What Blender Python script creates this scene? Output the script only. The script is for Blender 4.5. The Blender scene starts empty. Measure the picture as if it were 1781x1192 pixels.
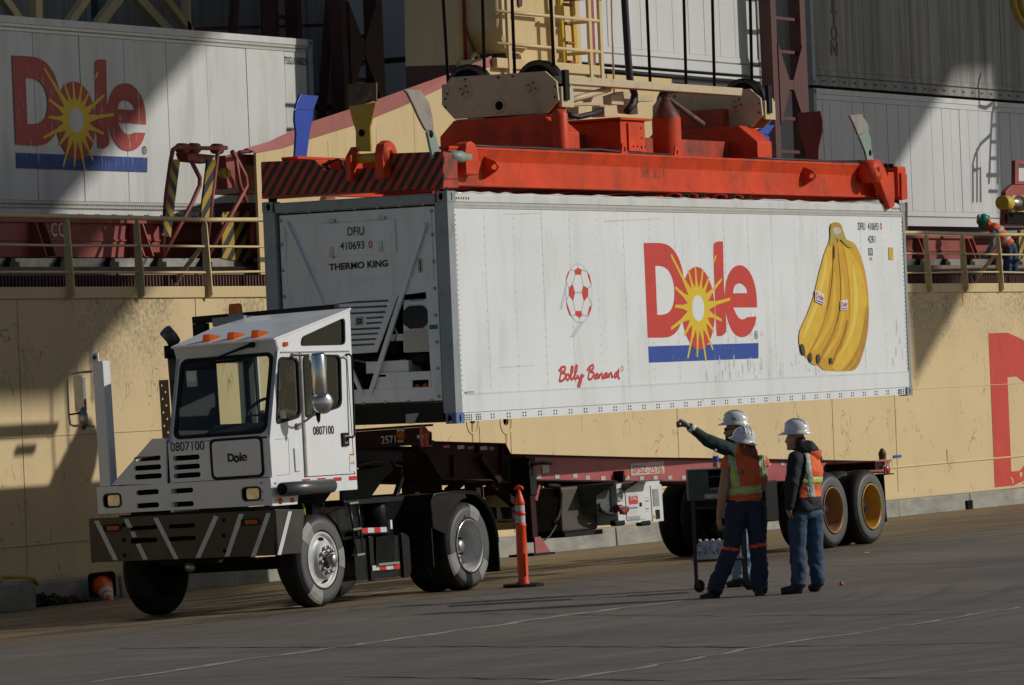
import bpy, bmesh, math, random
from mathutils import Vector, Matrix
from mathutils.geometry import tessellate_polygon
random.seed(7)
scene = bpy.context.scene
COL = scene.collection
V = Vector

# ------------------------------------------------------------------ camera
cam = bpy.data.cameras.new('camera')
cam.sensor_width = 36.0
cam.lens = 159.768
cam.clip_start = 0.5
cam.clip_end = 2000
camo = bpy.data.objects.new('camera', cam)
COL.objects.link(camo)
_r, _u, _d = V((492.598,-869.288,-41.048))/1000, V((15.607,-38.335,999.143))/1000, V((870.117,492.817,5.317))/1000
camo.matrix_world = Matrix(((_r.x, _u.x, -_d.x, -43.619), (_r.y, _u.y, -_d.y, -25.458), (_r.z, _u.z, -_d.z, 0.607), (0, 0, 0, 1)))
scene.camera = camo

# ------------------------------------------------------------------ sky and sun
TOSUN = V((.62, -1.0, .61)).normalized()
world = bpy.data.worlds.new('World')
scene.world = world
world.use_nodes = True
_nt = world.node_tree
_sky = _nt.nodes.new('ShaderNodeTexSky')
_sky.sky_type = 'NISHITA'
_sky.sun_disc = False
_sky.sun_elevation = math.asin(TOSUN.z)
_sky.sun_rotation = math.atan2(TOSUN.x, TOSUN.y)
_sky.air_density = 1.0
_sky.dust_density = 0.6
_bg = _nt.nodes['Background']
_bg.inputs['Strength'].default_value = 0.05
_nt.links.new(_sky.outputs[0], _bg.inputs['Color'])
sl = bpy.data.lights.new('sun', 'SUN')
sl.energy = 3.0
sl.angle = math.radians(.53)
sl.color = (1.0, .955, .89)
so = bpy.data.objects.new('sun', sl)
COL.objects.link(so)
so.rotation_euler = (-TOSUN).to_track_quat('-Z', 'Y').to_euler()
scene.view_settings.view_transform = 'Standard'
scene.view_settings.look = 'None'
scene.view_settings.exposure = -0.25
scene.view_settings.gamma = 1.0
scene.view_settings.use_curve_mapping = False

# ------------------------------------------------------------------ materials
def mat(name, col, rough=.5, metal=0.0, var=.12, sc=1.6, dirt=None, dirt_amt=0.0, streak=(1, 1, 1), dsc=2.0, spec=.5, bump=0.0, bsc=40.0, lo=.5, hi=.75, coat=0.0, emit=None):
    m = bpy.data.materials.new(name)
    m.use_nodes = True
    nt = m.node_tree; N = nt.nodes; L = nt.links
    b = N['Principled BSDF']
    b.inputs['Roughness'].default_value = rough
    b.inputs['Metallic'].default_value = metal
    b.inputs['Specular IOR Level'].default_value = spec
    if coat:
        b.inputs['Coat Weight'].default_value = coat
        b.inputs['Coat Roughness'].default_value = .08
    geo = N.new('ShaderNodeNewGeometry')
    n1 = N.new('ShaderNodeTexNoise'); n1.inputs['Scale'].default_value = sc; n1.inputs['Detail'].default_value = 5
    L.new(geo.outputs['Position'], n1.inputs['Vector'])
    r1 = N.new('ShaderNodeMapRange'); r1.inputs['From Min'].default_value = .3; r1.inputs['From Max'].default_value = .7
    r1.inputs['To Min'].default_value = 1 - var; r1.inputs['To Max'].default_value = 1 + var * .6
    L.new(n1.outputs['Fac'], r1.inputs['Value'])
    mx = N.new('ShaderNodeMix'); mx.data_type = 'RGBA'; mx.blend_type = 'MULTIPLY'; mx.inputs[0].default_value = 1
    mx.inputs[6].default_value = (*col, 1)
    L.new(r1.outputs[0], mx.inputs[7])
    out = mx.outputs[2]
    if dirt:
        mp = N.new('ShaderNodeMapping'); mp.inputs['Scale'].default_value = streak
        L.new(geo.outputs['Position'], mp.inputs['Vector'])
        n2 = N.new('ShaderNodeTexNoise'); n2.inputs['Scale'].default_value = dsc; n2.inputs['Detail'].default_value = 8; n2.inputs['Roughness'].default_value = .65
        L.new(mp.outputs[0], n2.inputs['Vector'])
        r2 = N.new('ShaderNodeMapRange'); r2.inputs['From Min'].default_value = lo; r2.inputs['From Max'].default_value = hi
        r2.inputs['To Min'].default_value = 0; r2.inputs['To Max'].default_value = dirt_amt
        L.new(n2.outputs['Fac'], r2.inputs['Value'])
        m2 = N.new('ShaderNodeMix'); m2.data_type = 'RGBA'
        L.new(r2.outputs[0], m2.inputs[0]); L.new(out, m2.inputs[6]); m2.inputs[7].default_value = (*dirt, 1)
        out = m2.outputs[2]
    L.new(out, b.inputs['Base Color'])
    if bump:
        n3 = N.new('ShaderNodeTexNoise'); n3.inputs['Scale'].default_value = bsc; n3.inputs['Detail'].default_value = 4
        L.new(geo.outputs['Position'], n3.inputs['Vector'])
        bp = N.new('ShaderNodeBump'); bp.inputs['Strength'].default_value = bump; bp.inputs['Distance'].default_value = .02
        L.new(n3.outputs['Fac'], bp.inputs['Height']); L.new(bp.outputs[0], b.inputs['Normal'])
    return m

def glass(name, tint, refl=.06):
    m = bpy.data.materials.new(name); m.use_nodes = True
    nt = m.node_tree; N = nt.nodes; L = nt.links
    N.remove(N['Principled BSDF'])
    t = N.new('ShaderNodeBsdfTransparent'); t.inputs[0].default_value = (*tint, 1)
    gl = N.new('ShaderNodeBsdfGlossy'); gl.inputs['Roughness'].default_value = .03
    fr = N.new('ShaderNodeFresnel')
    gb = N.new('ShaderNodeNewGeometry'); ma = N.new('ShaderNodeMath'); ma.operation = 'MULTIPLY_ADD'; ma.inputs[1].default_value = -.8333; ma.inputs[2].default_value = 1.5
    L.new(gb.outputs['Backfacing'], ma.inputs[0]); L.new(ma.outputs[0], fr.inputs[0])
    mx = N.new('ShaderNodeMixShader')
    L.new(fr.outputs[0], mx.inputs[0]); L.new(t.outputs[0], mx.inputs[1]); L.new(gl.outputs[0], mx.inputs[2])
    L.new(mx.outputs[0], N['Material Output'].inputs['Surface'])
    return m

def stripes(name, c1, c2, period, direc, duty=.5, rough=.6, dirt=.35):
    """two-colour painted warning stripes, with worn edges"""
    m = mat(name, c1, rough, var=.25, sc=5, dirt=(.03, .02, .015), dirt_amt=dirt, dsc=4, lo=.5, hi=.8)
    nt = m.node_tree; N = nt.nodes; L = nt.links
    geo = N.new('ShaderNodeNewGeometry')
    dt = N.new('ShaderNodeVectorMath'); dt.operation = 'DOT_PRODUCT'; dt.inputs[1].default_value = direc
    L.new(geo.outputs['Position'], dt.inputs[0])
    dv = N.new('ShaderNodeMath'); dv.operation = 'DIVIDE'; dv.inputs[1].default_value = period
    L.new(dt.outputs['Value'], dv.inputs[0])
    fr = N.new('ShaderNodeMath'); fr.operation = 'FRACT'; L.new(dv.outputs[0], fr.inputs[0])
    gt = N.new('ShaderNodeMath'); gt.operation = 'GREATER_THAN'; gt.inputs[1].default_value = duty; L.new(fr.outputs[0], gt.inputs[0])
    mul = [n for n in N if n.bl_idname == 'ShaderNodeMix' and n.blend_type == 'MULTIPLY'][0]
    mx = N.new('ShaderNodeMix'); mx.data_type = 'RGBA'
    L.new(gt.outputs[0], mx.inputs[0]); mx.inputs[6].default_value = (*c1, 1); mx.inputs[7].default_value = (*c2, 1)
    L.new(mx.outputs[2], mul.inputs[6])
    return m

M = {}
GR = (.16, .15, .13)
M['white'] = mat('white_panel_paint', (.78, .80, .80), .42, var=.05, sc=.8, dirt=(.42, .41, .38), dirt_amt=.5, streak=(2.2, 2.2, .5), dsc=1.3, lo=.5, hi=.85, bump=.25, bsc=1.6)
M['oldwhite'] = mat('weathered_white_paint', (.66, .67, .64), .5, var=.07, sc=.9, dirt=(.36, .33, .28), dirt_amt=.6, streak=(2.4, 2.4, .35), dsc=1.3, lo=.48, hi=.8)
M['shipwhite'] = mat('ship_container_white', (.62, .63, .62), .5, var=.06, sc=.7, dirt=(.42, .41, .38), dirt_amt=.3, streak=(3, 3, .2), dsc=1.0, lo=.5, hi=.8)
M['grey_dirt_shade'] = mat('dirty_grey_and_shade_paint', (.30, .29, .27), .6, var=.15, sc=.8, dirt=(.08, .07, .06), dirt_amt=.8, streak=(3.5, 3.5, .12), dsc=1.2, lo=.42, hi=.7)  # real dirty grey paint, also painted shade on the second container row
M['alu'] = mat('bare_aluminium_rail', (.58, .57, .53), .42, .35, var=.15, sc=3, dirt=(.22, .2, .17), dirt_amt=.5, dsc=3)
M['steelgrey'] = mat('grey_frame_paint', (.30, .33, .34), .5, var=.12, sc=2, dirt=(.1, .08, .06), dirt_amt=.5, dsc=4)
M['bluecast'] = mat('blue_casting_paint', (.10, .17, .36), .55, var=.2, sc=6, dirt=(.25, .25, .25), dirt_amt=.5, dsc=8)
M['unit'] = mat('reefer_unit_paint', (.76, .77, .76), .45, var=.05, sc=1.5, dirt=(.36, .33, .28), dirt_amt=.45, streak=(3, 3, .8), dsc=2, lo=.5, hi=.8)
M['dark'] = mat('dark_recess', (.010, .009, .009), .8, var=.4, sc=6, spec=.1)
M['black'] = mat('black_gloss_paint', (.008, .009, .010), .28, spec=.3, var=.2, sc=4, dirt=(.03, .027, .024), dirt_amt=.3, dsc=3)
M['blackmat'] = mat('black_satin', (.010, .010, .010), .6, var=.25, sc=6, spec=.2)
M['print'] = mat('black_print', (.025, .022, .022), .6, var=.2, sc=10)
M['rubber'] = mat('tyre_rubber', (.020, .019, .019), .7, spec=.25, var=.3, sc=5, dirt=(.07, .065, .055), dirt_amt=.5, dsc=4, bump=.15, bsc=60)
M['rubberworn'] = mat('scuffed_tyre_rubber', (.30, .29, .27), .5, var=.35, sc=9, dirt=(.06, .06, .06), dirt_amt=.8, dsc=9)
M['rubbermid'] = mat('dusty_sidewall_rubber', (.095, .093, .09), .55, var=.3, sc=6, dirt=(.035, .035, .035), dirt_amt=.7, dsc=6)
M['cab'] = mat('cab_white_paint', (.78, .79, .79), .3, var=.03, sc=1, dirt=(.42, .39, .34), dirt_amt=.35, streak=(2, 2, .6), dsc=2, lo=.52, hi=.85, coat=.15)
M['chrome'] = mat('chrome', (.66, .66, .66), .22, 1.0, var=.05)
M['steel'] = mat('dull_steel', (.42, .41, .39), .4, .8, var=.2, sc=8)
M['wheelw'] = mat('white_wheel_paint', (.62, .62, .6), .38, var=.1, sc=6, dirt=(.2, .17, .14), dirt_amt=.5, dsc=7)
M['wheely'] = mat('amber_wheel_paint', (.56, .30, .04), .4, var=.15, sc=6, dirt=(.12, .07, .03), dirt_amt=.5, dsc=6)
M['wheelbr'] = mat('brown_wheel_paint', (.36, .19, .07), .5, var=.2, sc=6, dirt=(.06, .04, .03), dirt_amt=.7, dsc=6)
M['amber'] = mat('amber_lens', (.75, .22, .02), .25, var=.08, sc=20, coat=.5)
M['rivet'] = mat('dull_rivet', (.30, .30, .29), .5)
M['redlens'] = mat('red_lens', (.5, .03, .02), .25, coat=.5)
M['redtape'] = mat('red_reflective_tape', (.55, .02, .025), .35)
M['whitetape'] = mat('white_reflective_tape', (.62, .63, .62), .35, dirt=(.3, .28, .25), dirt_amt=.5, dsc=8)
M['greytape'] = mat('faded_reflective_tape', (.50, .47, .42), .45, dirt=(.3, .25, .22), dirt_amt=.5, dsc=8)
M['orange'] = mat('orange_spreader_paint', (.70, .062, .012), .5, spec=.3, var=.16, sc=2.5, dirt=(.16, .045, .025), dirt_amt=.75, dsc=3.2, lo=.48, hi=.74)
M['orangedk'] = mat('scuffed_orange_paint', (.46, .05, .018), .5, var=.25, sc=4, dirt=(.04, .025, .02), dirt_amt=.8, dsc=3, lo=.45, hi=.7)
M['hazard'] = stripes('orange_black_stripes', (.48, .045, .012), (.018, .018, .018), .101, (0, .81, .58), .5)
M['yhazard'] = stripes('yellow_black_stripes', (.42, .27, .02), (.015, .015, .014), .2, (.7, 0, -.72), .5)
M['yhazard2'] = stripes('yellow_black_stripes_steep', (.42, .27, .02), (.015, .015, .014), .2, (.75, 0, .66), .5)
M['cream'] = mat('cream_steel_paint', (.66, .50, .25), .45, var=.06, sc=1.2, dirt=(.34, .22, .1), dirt_amt=.35, streak=(3, 3, .3), dsc=1.5, lo=.52, hi=.8)
M['beige'] = mat('beige_headblock_paint', (.60, .48, .30), .5, var=.08, sc=3, dirt=(.2, .13, .07), dirt_amt=.55, dsc=3, lo=.52, hi=.75)
M['shipred'] = mat('ship_red_oxide', (.33, .065, .05), .55, var=.18, sc=2, dirt=(.08, .03, .025), dirt_amt=.6, dsc=2.5)
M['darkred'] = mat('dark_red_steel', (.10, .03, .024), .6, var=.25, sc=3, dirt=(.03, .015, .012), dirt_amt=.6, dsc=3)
M['chassis'] = mat('maroon_chassis_paint', (.40, .085, .085), .5, var=.1, sc=3, dirt=(.12, .04, .035), dirt_amt=.5, dsc=2, streak=(1, 1, 2))
M['chassis_shade'] = mat('shaded_maroon_chassis', (.032, .009, .008), .7, spec=.2, var=.25, sc=4, dirt=(.02, .01, .01), dirt_amt=.7, dsc=3)  # chassis maroon darkened with the shade under the container
M['logored'] = mat('red_logo_print', (.60, .045, .030), .5, var=.08, sc=2, dirt=(.72, .66, .62), dirt_amt=.75, streak=(6, 6, 1.5), dsc=7, lo=.66, hi=.72)
M['logoyel'] = mat('yellow_logo_print', (.74, .52, .015), .5, var=.05, sc=3)
M['logoblue'] = mat('blue_logo_print', (.02, .07, .34), .5, var=.1, sc=3, dirt=(.66, .66, .66), dirt_amt=.8, streak=(8, 8, 1.2), dsc=6, lo=.64, hi=.70)
M['logowhite'] = mat('white_logo_print', (.76, .77, .76), .45, var=.04)
M['logored2'] = mat('weathered_red_print', (.42, .06, .045), .55, var=.15, sc=2, dirt=(.55, .5, .46), dirt_amt=.8, streak=(5, 5, 1), dsc=3, lo=.58, hi=.68)
M['logoblue2'] = mat('weathered_blue_print', (.02, .06, .24), .55, var=.15, sc=3, dirt=(.5, .5, .5), dirt_amt=.8, streak=(9, 9, .7), dsc=4, lo=.6, hi=.68)
M['hullred'] = mat('hull_letter_red', (.62, .06, .035), .5, var=.12, sc=2, dirt=(.40, .05, .03), dirt_amt=.5, streak=(3, 3, .4), dsc=2)
M['redprint'] = mat('red_print', (.58, .05, .04), .5)
M['ban1'] = mat('banana_yellow_print', (.74, .46, .035), .5, var=.10, sc=5)
M['ban2'] = mat('banana_deep_yellow_print', (.64, .34, .018), .5, var=.10, sc=5)
M['ban3'] = mat('banana_light_print', (.80, .60, .10), .5, var=.06, sc=5)
M['ban4'] = mat('banana_brown_print', (.50, .25, .02), .55, var=.2, sc=8)
M['ban5'] = mat('banana_tip_print', (.06, .05, .035), .6, var=.4, sc=20)
M['ban6'] = mat('banana_stem_print', (.42, .36, .06), .5, var=.15, sc=8)
M['ballgrey'] = mat('grey_seam_print', (.42, .44, .46), .5)
M['concrete'] = mat('weathered_concrete', (.36, .34, .28), .8, var=.2, sc=2.5, dirt=(.14, .14, .14), dirt_amt=.75, streak=(.8, .8, 2.5), dsc=1.6, lo=.45, hi=.7, bump=.3, bsc=25)
M['blue'] = mat('blue_guide_paint', (.02, .07, .42), .4, var=.1, sc=4, dirt=(.08, .08, .1), dirt_amt=.4, dsc=5)
M['yguide'] = mat('yellow_guide_paint', (.52, .31, .012), .42, var=.15, sc=4, dirt=(.08, .05, .03), dirt_amt=.6, dsc=4)
M['rust'] = mat('rusty_worn_steel', (.10, .065, .04), .7, var=.4, sc=7, dirt=(.35, .24, .05), dirt_amt=.5, dsc=9, lo=.55, hi=.65)
M['worngreen'] = mat('scraped_green_guide', (.33, .28, .24), .5, .3, var=.25, sc=6, dirt=(.18, .27, .22), dirt_amt=.7, dsc=3)
M['green'] = mat('grey_green_paint', (.24, .33, .27), .5, var=.15, sc=5)
M['redguide'] = mat('dark_red_guide_paint', (.20, .028, .022), .5, var=.2, sc=4)
M['rope'] = mat('greased_wire_rope', (.014, .013, .013), .55)
M['skin'] = mat('skin', (.42, .22, .14), .5, var=.08, sc=8)
M['hair'] = mat('red_brown_hair', (.22, .065, .02), .5, var=.35, sc=40)
M['hairdk'] = mat('dark_hair', (.02, .015, .012), .5)
M['vest'] = mat('orange_vest_cloth', (.78, .13, .025), .75, var=.12, sc=9, bump=.3, bsc=18)
M['lime'] = mat('lime_vest_tape', (.50, .66, .06), .5, var=.1, sc=10)
M['silver'] = mat('silver_vest_tape', (.46, .47, .46), .4, var=.1, sc=20)
M['hat'] = mat('white_hard_hat', (.72, .72, .70), .3, var=.04, coat=.3)
M['greenhat'] = mat('green_hard_hat', (.02, .25, .12), .3, coat=.3)
M['hoodie'] = mat('black_sweatshirt', (.014, .014, .018), .8, var=.3, sc=10, bump=.3, bsc=15)
M['dgreen'] = mat('dark_green_sweater', (.012, .035, .022), .8, var=.3, sc=10, bump=.3, bsc=15)
M['jeans'] = mat('blue_denim', (.030, .062, .115), .85, var=.3, sc=6, dirt=(.10, .16, .24), dirt_amt=.55, dsc=7, bump=.4, bsc=12)
M['ljeans'] = mat('pale_denim', (.25, .35, .45), .8, var=.2, sc=8, bump=.3, bsc=14)
M['navy'] = mat('navy_work_trousers', (.017, .024, .05), .8, var=.25, sc=8, bump=.4, bsc=12)
M['boot'] = mat('black_boot_leather', (.014, .013, .012), .5)
M['glove'] = mat('grey_work_glove', (.22, .19, .22), .7)
M['cart'] = mat('dark_grey_enamel', (.075, .085, .08), .5, var=.15, sc=5, dirt=(.14, .12, .1), dirt_amt=.4, dsc=5)
M['rustbar'] = mat('rusty_cart_frame', (.05, .032, .024), .6, var=.3, sc=9)
M['paper'] = mat('white_paper', (.7, .72, .7), .6)
M['coneo'] = mat('orange_cone_plastic', (.80, .075, .012), .4, var=.08, sc=6, dirt=(.4, .06, .02), dirt_amt=.4, dsc=5)
M['conew'] = mat('reflective_collar', (.52, .54, .55), .35, var=.08)
M['yellowpl'] = mat('yellow_paint', (.6, .42, .03), .5, var=.15, sc=6)
M['debris'] = mat('dark_debris', (.05, .042, .035), .85, var=.5, sc=20)
M['labelb'] = mat('blue_label', (.03, .08, .45), .4)
M['labelr'] = mat('red_white_label', (.55, .12, .08), .4)
M['talred'] = mat('red_sticker', (.60, .05, .04), .45)
M['greenl'] = mat('green_label', (.02, .16, .07), .5)
M['creamlbl'] = mat('cream_label', (.55, .52, .42), .6, dirt=(.2, .19, .16), dirt_amt=.5, streak=(2, 2, 9), dsc=9, lo=.5, hi=.6)
M['wood'] = mat('worn_deck_beam', (.20, .14, .09), .7, var=.3, sc=5)
M['yhose'] = mat('yellow_hose_rubber', (.40, .26, .03), .5)
M['seat'] = mat('dark_seat_vinyl', (.03, .03, .032), .6)
def wrapmat():
    m = bpy.data.materials.new('crinkled_shrink_wrap'); m.use_nodes = True
    nt = m.node_tree; N = nt.nodes; L = nt.links
    t = N.new('ShaderNodeBsdfTransparent'); mx = N.new('ShaderNodeMixShader')
    b = N['Principled BSDF']; b.inputs['Base Color'].default_value = (.7, .74, .76, 1); b.inputs['Roughness'].default_value = .2
    n = N.new('ShaderNodeTexNoise'); n.inputs['Scale'].default_value = 30; g_ = N.new('ShaderNodeNewGeometry'); L.new(g_.outputs['Position'], n.inputs['Vector'])
    r = N.new('ShaderNodeMapRange'); r.inputs['From Min'].default_value = .35; r.inputs['From Max'].default_value = .65; r.inputs['To Min'].default_value = .1; r.inputs['To Max'].default_value = .7
    L.new(n.outputs['Fac'], r.inputs['Value']); L.new(r.outputs[0], mx.inputs[0]); L.new(t.outputs[0], mx.inputs[1]); L.new(b.outputs[0], mx.inputs[2])
    L.new(mx.outputs[0], N['Material Output'].inputs['Surface'])
    return m
M['wrap'] = wrapmat()
M['tank_shade'] = mat('shaded_brown_tank', (.075, .062, .045), .6, var=.25, sc=3, dirt=(.03, .025, .02), dirt_amt=.6, dsc=3)  # shade on the tank front put into a dark brown
M['lining'] = mat('dark_cab_lining', (.030, .032, .033), .7, var=.2)
M['clearpl'] = glass('clear_plastic', (.86, .90, .92))
M['cabglass'] = glass('tinted_cab_glass', (.84, .89, .85))
M['darkglass'] = glass('dark_cab_glass', (.74, .79, .76))

def lens(key, col):
    """coloured plastic lens: lets sunlight glow through"""
    nt = M[key].node_tree; N = nt.nodes; L = nt.links
    b = N['Principled BSDF']; t = N.new('ShaderNodeBsdfTranslucent'); t.inputs[0].default_value = (*col, 1)
    mx = N.new('ShaderNodeMixShader'); mx.inputs[0].default_value = .65
    L.new(b.outputs[0], mx.inputs[1]); L.new(t.outputs[0], mx.inputs[2]); L.new(mx.outputs[0], N['Material Output'].inputs['Surface'])
lens('amber', (.95, .32, .03))

# ------------------------------------------------------------------ mesh helpers
OFF = {}
def thing(name, label, cat, loc=(0, 0, 0), rot=None, group=None):
    o = bpy.data.objects.new(name, None); COL.objects.link(o)
    o.empty_display_size = .2
    if rot is None:
        o.location = loc; OFF[o] = V(loc)
    else:
        o.matrix_world = Matrix.Translation(V(loc)) @ rot.to_4x4(); OFF[o] = V((0, 0, 0))
    o['label'] = label; o['category'] = cat
    if group: o['group'] = group
    return o

def tag(o, label, cat, group=None):
    o['label'] = label; o['category'] = cat
    if group: o['group'] = group
    return o

class MB:
    def __init__(s): s.v = []; s.f = []; s.mi = []; s.cur = 0; s.sm = []; s.smooth = False
    def add(s, vs, fs):
        n = len(s.v); s.v += [V(p) for p in vs]
        for fc in fs:
            s.f.append([i + n for i in fc]); s.mi.append(s.cur); s.sm.append(s.smooth)
        return s
    def box(s, x0, x1, y0, y1, z0, z1):
        vs = [(x, y, z) for x in (x0, x1) for y in (y0, y1) for z in (z0, z1)]
        return s.add(vs, [(0, 1, 3, 2), (4, 6, 7, 5), (0, 4, 5, 1), (2, 3, 7, 6), (0, 2, 6, 4), (1, 5, 7, 3)])
    def obox(s, c, u, v, w):
        """box from centre and three half-axis vectors"""
        c, u, v, w = V(c), V(u), V(v), V(w)
        vs = [c + a * u + b * v + d * w for a in (-1, 1) for b in (-1, 1) for d in (-1, 1)]
        return s.add(vs, [(0, 1, 3, 2), (4, 6, 7, 5), (0, 4, 5, 1), (2, 3, 7, 6), (0, 2, 6, 4), (1, 5, 7, 3)])
    def bar(s, p0, p1, w, h, up=(0, 0, 1)):
        p0, p1 = V(p0), V(p1); d = (p1 - p0); l = d.length; d.normalize()
        a = d.cross(V(up))
        if a.length < 1e-4: a = d.cross(V((1, 0, 0)))
        a.normalize(); b = a.cross(d)
        return s.obox((p0 + p1) / 2, d * l / 2, a * w / 2, b * h / 2)
    def sheet(s, loops, fn, ext):
        """solid panel: 2D loops (outer first, then holes) mapped by fn, thickened by ext"""
        ext = V(ext)
        L3 = [[V((a, b, 0)) for a, b in lp] for lp in loops]
        tri = tessellate_polygon(L3)
        flat = [p for lp in loops for p in lp]
        n = len(flat)
        P = [V(fn(*p)) for p in flat]
        fs = [list(t) for t in tri] + [[i + n for i in reversed(t)] for t in tri]
        k = 0
        for lp in loops:
            m = len(lp)
            for i in range(m):
                a, b = k + i, k + (i + 1) % m
                fs.append([a, b, b + n, a + n])
            k += m
        return s.add(P + [p + ext for p in P], fs)
    def face(s, loops, fn):
        L3 = [[V((a, b, 0)) for a, b in lp] for lp in loops]
        tri = tessellate_polygon(L3)
        return s.add([fn(*p) for lp in loops for p in lp], [list(t) for t in tri])
    def tube(s, pts, r, n=8, cap=True):
        pts = [V(p) for p in pts]
        rr = r if isinstance(r, (list, tuple)) else [r] * len(pts)
        base = len(s.v); ref = None
        for i, p in enumerate(pts):
            d = (pts[min(i + 1, len(pts) - 1)] - pts[max(i - 1, 0)])
            if d.length < 1e-9: d = V((0, 0, 1))
            d.normalize()
            if ref is None:
                ref = d.orthogonal().normalized()
            a = ref - d * ref.dot(d)
            a = a.normalized() if a.length > 1e-6 else d.orthogonal().normalized()
            ref = a; b = d.cross(a)
            for k in range(n):
                t = 2 * math.pi * k / n
                s.v.append(p + (a * math.cos(t) + b * math.sin(t)) * rr[i])
        for i in range(len(pts) - 1):
            for k in range(n):
                q = [base + i * n + k, base + i * n + (k + 1) % n, base + (i + 1) * n + (k + 1) % n, base + (i + 1) * n + k]
                s.f.append(q); s.mi.append(s.cur); s.sm.append(True)
        if cap:
            for i, rev in ((0, True), (len(pts) - 1, False)):
                q = [base + i * n + k for k in range(n)]
                if rev: q.reverse()
                s.f.append(q); s.mi.append(s.cur); s.sm.append(False)
        return s
    def lathe(s, prof, c, ax, n=24, smooth=True):
        """profile of (radius, height along ax) about an axis through c"""
        c = V(c); ax = V(ax).normalized(); a = ax.orthogonal().normalized(); b = ax.cross(a)
        base = len(s.v)
        for r, h in prof:
            for k in range(n):
                t = 2 * math.pi * k / n
                s.v.append(c + ax * h + (a * math.cos(t) + b * math.sin(t)) * r)
        for i in range(len(prof) - 1):
            for k in range(n):
                s.f.append([base + i * n + k, base + i * n + (k + 1) % n, base + (i + 1) * n + (k + 1) % n, base + (i + 1) * n + k])
                s.mi.append(s.cur); s.sm.append(smooth)
        return s
    def ell(s, c, rx, ry, rz, n=12, m=8, R=None):
        c = V(c); base = len(s.v)
        for i in range(m + 1):
            ph = math.pi * i / m
            for k in range(n):
                t = 2 * math.pi * k / n
                p = V((rx * math.sin(ph) * math.cos(t), ry * math.sin(ph) * math.sin(t), rz * math.cos(ph)))
                if R: p = R @ p
                s.v.append(c + p)
        for i in range(m):
            for k in range(n):
                s.f.append([base + i * n + k, base + (i + 1) * n + k, base + (i + 1) * n + (k + 1) % n, base + i * n + (k + 1) % n])
                s.mi.append(s.cur); s.sm.append(True)
        return s
    def build(s, name, material, parent=None, bevel=0.0, label=None, kind=None, root=None):
        me = bpy.data.meshes.new(name)
        rt = parent
        while rt is not None and rt.parent is not None: rt = rt.parent
        off = OFF.get(rt, V((0, 0, 0)))
        me.from_pydata([tuple(p - off) for p in s.v], [], s.f)
        ms = material if isinstance(material, (list, tuple)) else [material]
        for m_ in ms: me.materials.append(M[m_] if isinstance(m_, str) else m_)
        for p, i, q in zip(me.polygons, s.mi, s.sm):
            p.material_index = i; p.use_smooth = q
        bm = bmesh.new(); bm.from_mesh(me)
        bmesh.ops.remove_doubles(bm, verts=bm.verts, dist=1e-5)
        bmesh.ops.recalc_face_normals(bm, faces=bm.faces)
        bm.to_mesh(me); bm.free()
        o = bpy.data.objects.new(name, me); COL.objects.link(o)
        if parent is not None: o.parent = parent
        if bevel:
            b = o.modifiers.new('bevel', 'BEVEL'); b.width = bevel; b.segments = 2; b.limit_method = 'ANGLE'
        if label: o['label'] = label
        if kind: o['kind'] = kind
        return o

def clone(o, parent, shift):
    """linked copy of a part with its sub-parts, moved by shift"""
    c = o.copy(); COL.objects.link(c); c.parent = parent
    c.location = V(o.location) + V(shift)
    for ch in list(o.children):
        d_ = ch.copy(); COL.objects.link(d_); d_.parent = c
    return c

def clone_thing(t, loc, label, group=None):
    r_ = t.copy(); COL.objects.link(r_); r_.location = loc; r_['label'] = label
    if group: r_['group'] = group
    for ch in list(t.children): clone(ch, r_, (0, 0, 0))
    return r_

def rrect(x0, z0, x1, z1, r, n=4):
    out = []
    for cx, cz, a0 in ((x1 - r, z1 - r, 0), (x0 + r, z1 - r, 90), (x0 + r, z0 + r, 180), (x1 - r, z0 + r, 270)):
        for i in range(n + 1):
            t = math.radians(a0 + 90 * i / n); out.append((cx + r * math.cos(t), cz + r * math.sin(t)))
    return out
def circ(cx, cz, r, n=16, rz=None):
    rz = rz or r
    return [(cx + r * math.cos(2 * math.pi * i / n), cz + rz * math.sin(2 * math.pi * i / n)) for i in range(n)]
def smoothloop(pts, it=2):
    for _ in range(it):
        q = []
        for i in range(len(pts)):
            a, b = pts[i], pts[(i + 1) % len(pts)]
            q += [(a[0] * .75 + b[0] * .25, a[1] * .75 + b[1] * .25), (a[0] * .25 + b[0] * .75, a[1] * .25 + b[1] * .75)]
        pts = q
    return pts
def softloop(pts, it=2, lim=42):
    """rounds gentle turns and keeps real corners"""
    for _ in range(it):
        n = len(pts); q = []
        keep = []
        for i in range(n):
            a, b, c = V(pts[i - 1]), V(pts[i]), V(pts[(i + 1) % n])
            u, w = (b - a), (c - b)
            keep.append(u.length > 1e-9 and w.length > 1e-9 and math.degrees(u.angle(w)) > lim)
        for i in range(n):
            b = V(pts[i])
            if keep[i]: q.append(tuple(b)); continue
            a, c = V(pts[i - 1]), V(pts[(i + 1) % n])
            q += [tuple(b.lerp(a, .25)), tuple(b.lerp(c, .25))]
        pts = q
    return pts
def roundpoly(pts, r, n=4):
    out = []
    for i in range(len(pts)):
        a, b, c = V(pts[i - 1]), V(pts[i]), V(pts[(i + 1) % len(pts)])
        k = min(r, (a - b).length * .45, (c - b).length * .45)
        p, q = b + (a - b).normalized() * k, b + (c - b).normalized() * k
        for t in [j / n for j in range(n + 1)]: out.append(tuple(p * (1 - t) ** 2 + b * 2 * t * (1 - t) + q * t * t))
    return out
def bb(pts):
    xs_ = [p[0] for p in pts]; zs_ = [p[1] for p in pts]
    return min(xs_), max(xs_), min(zs_), max(zs_)

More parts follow.
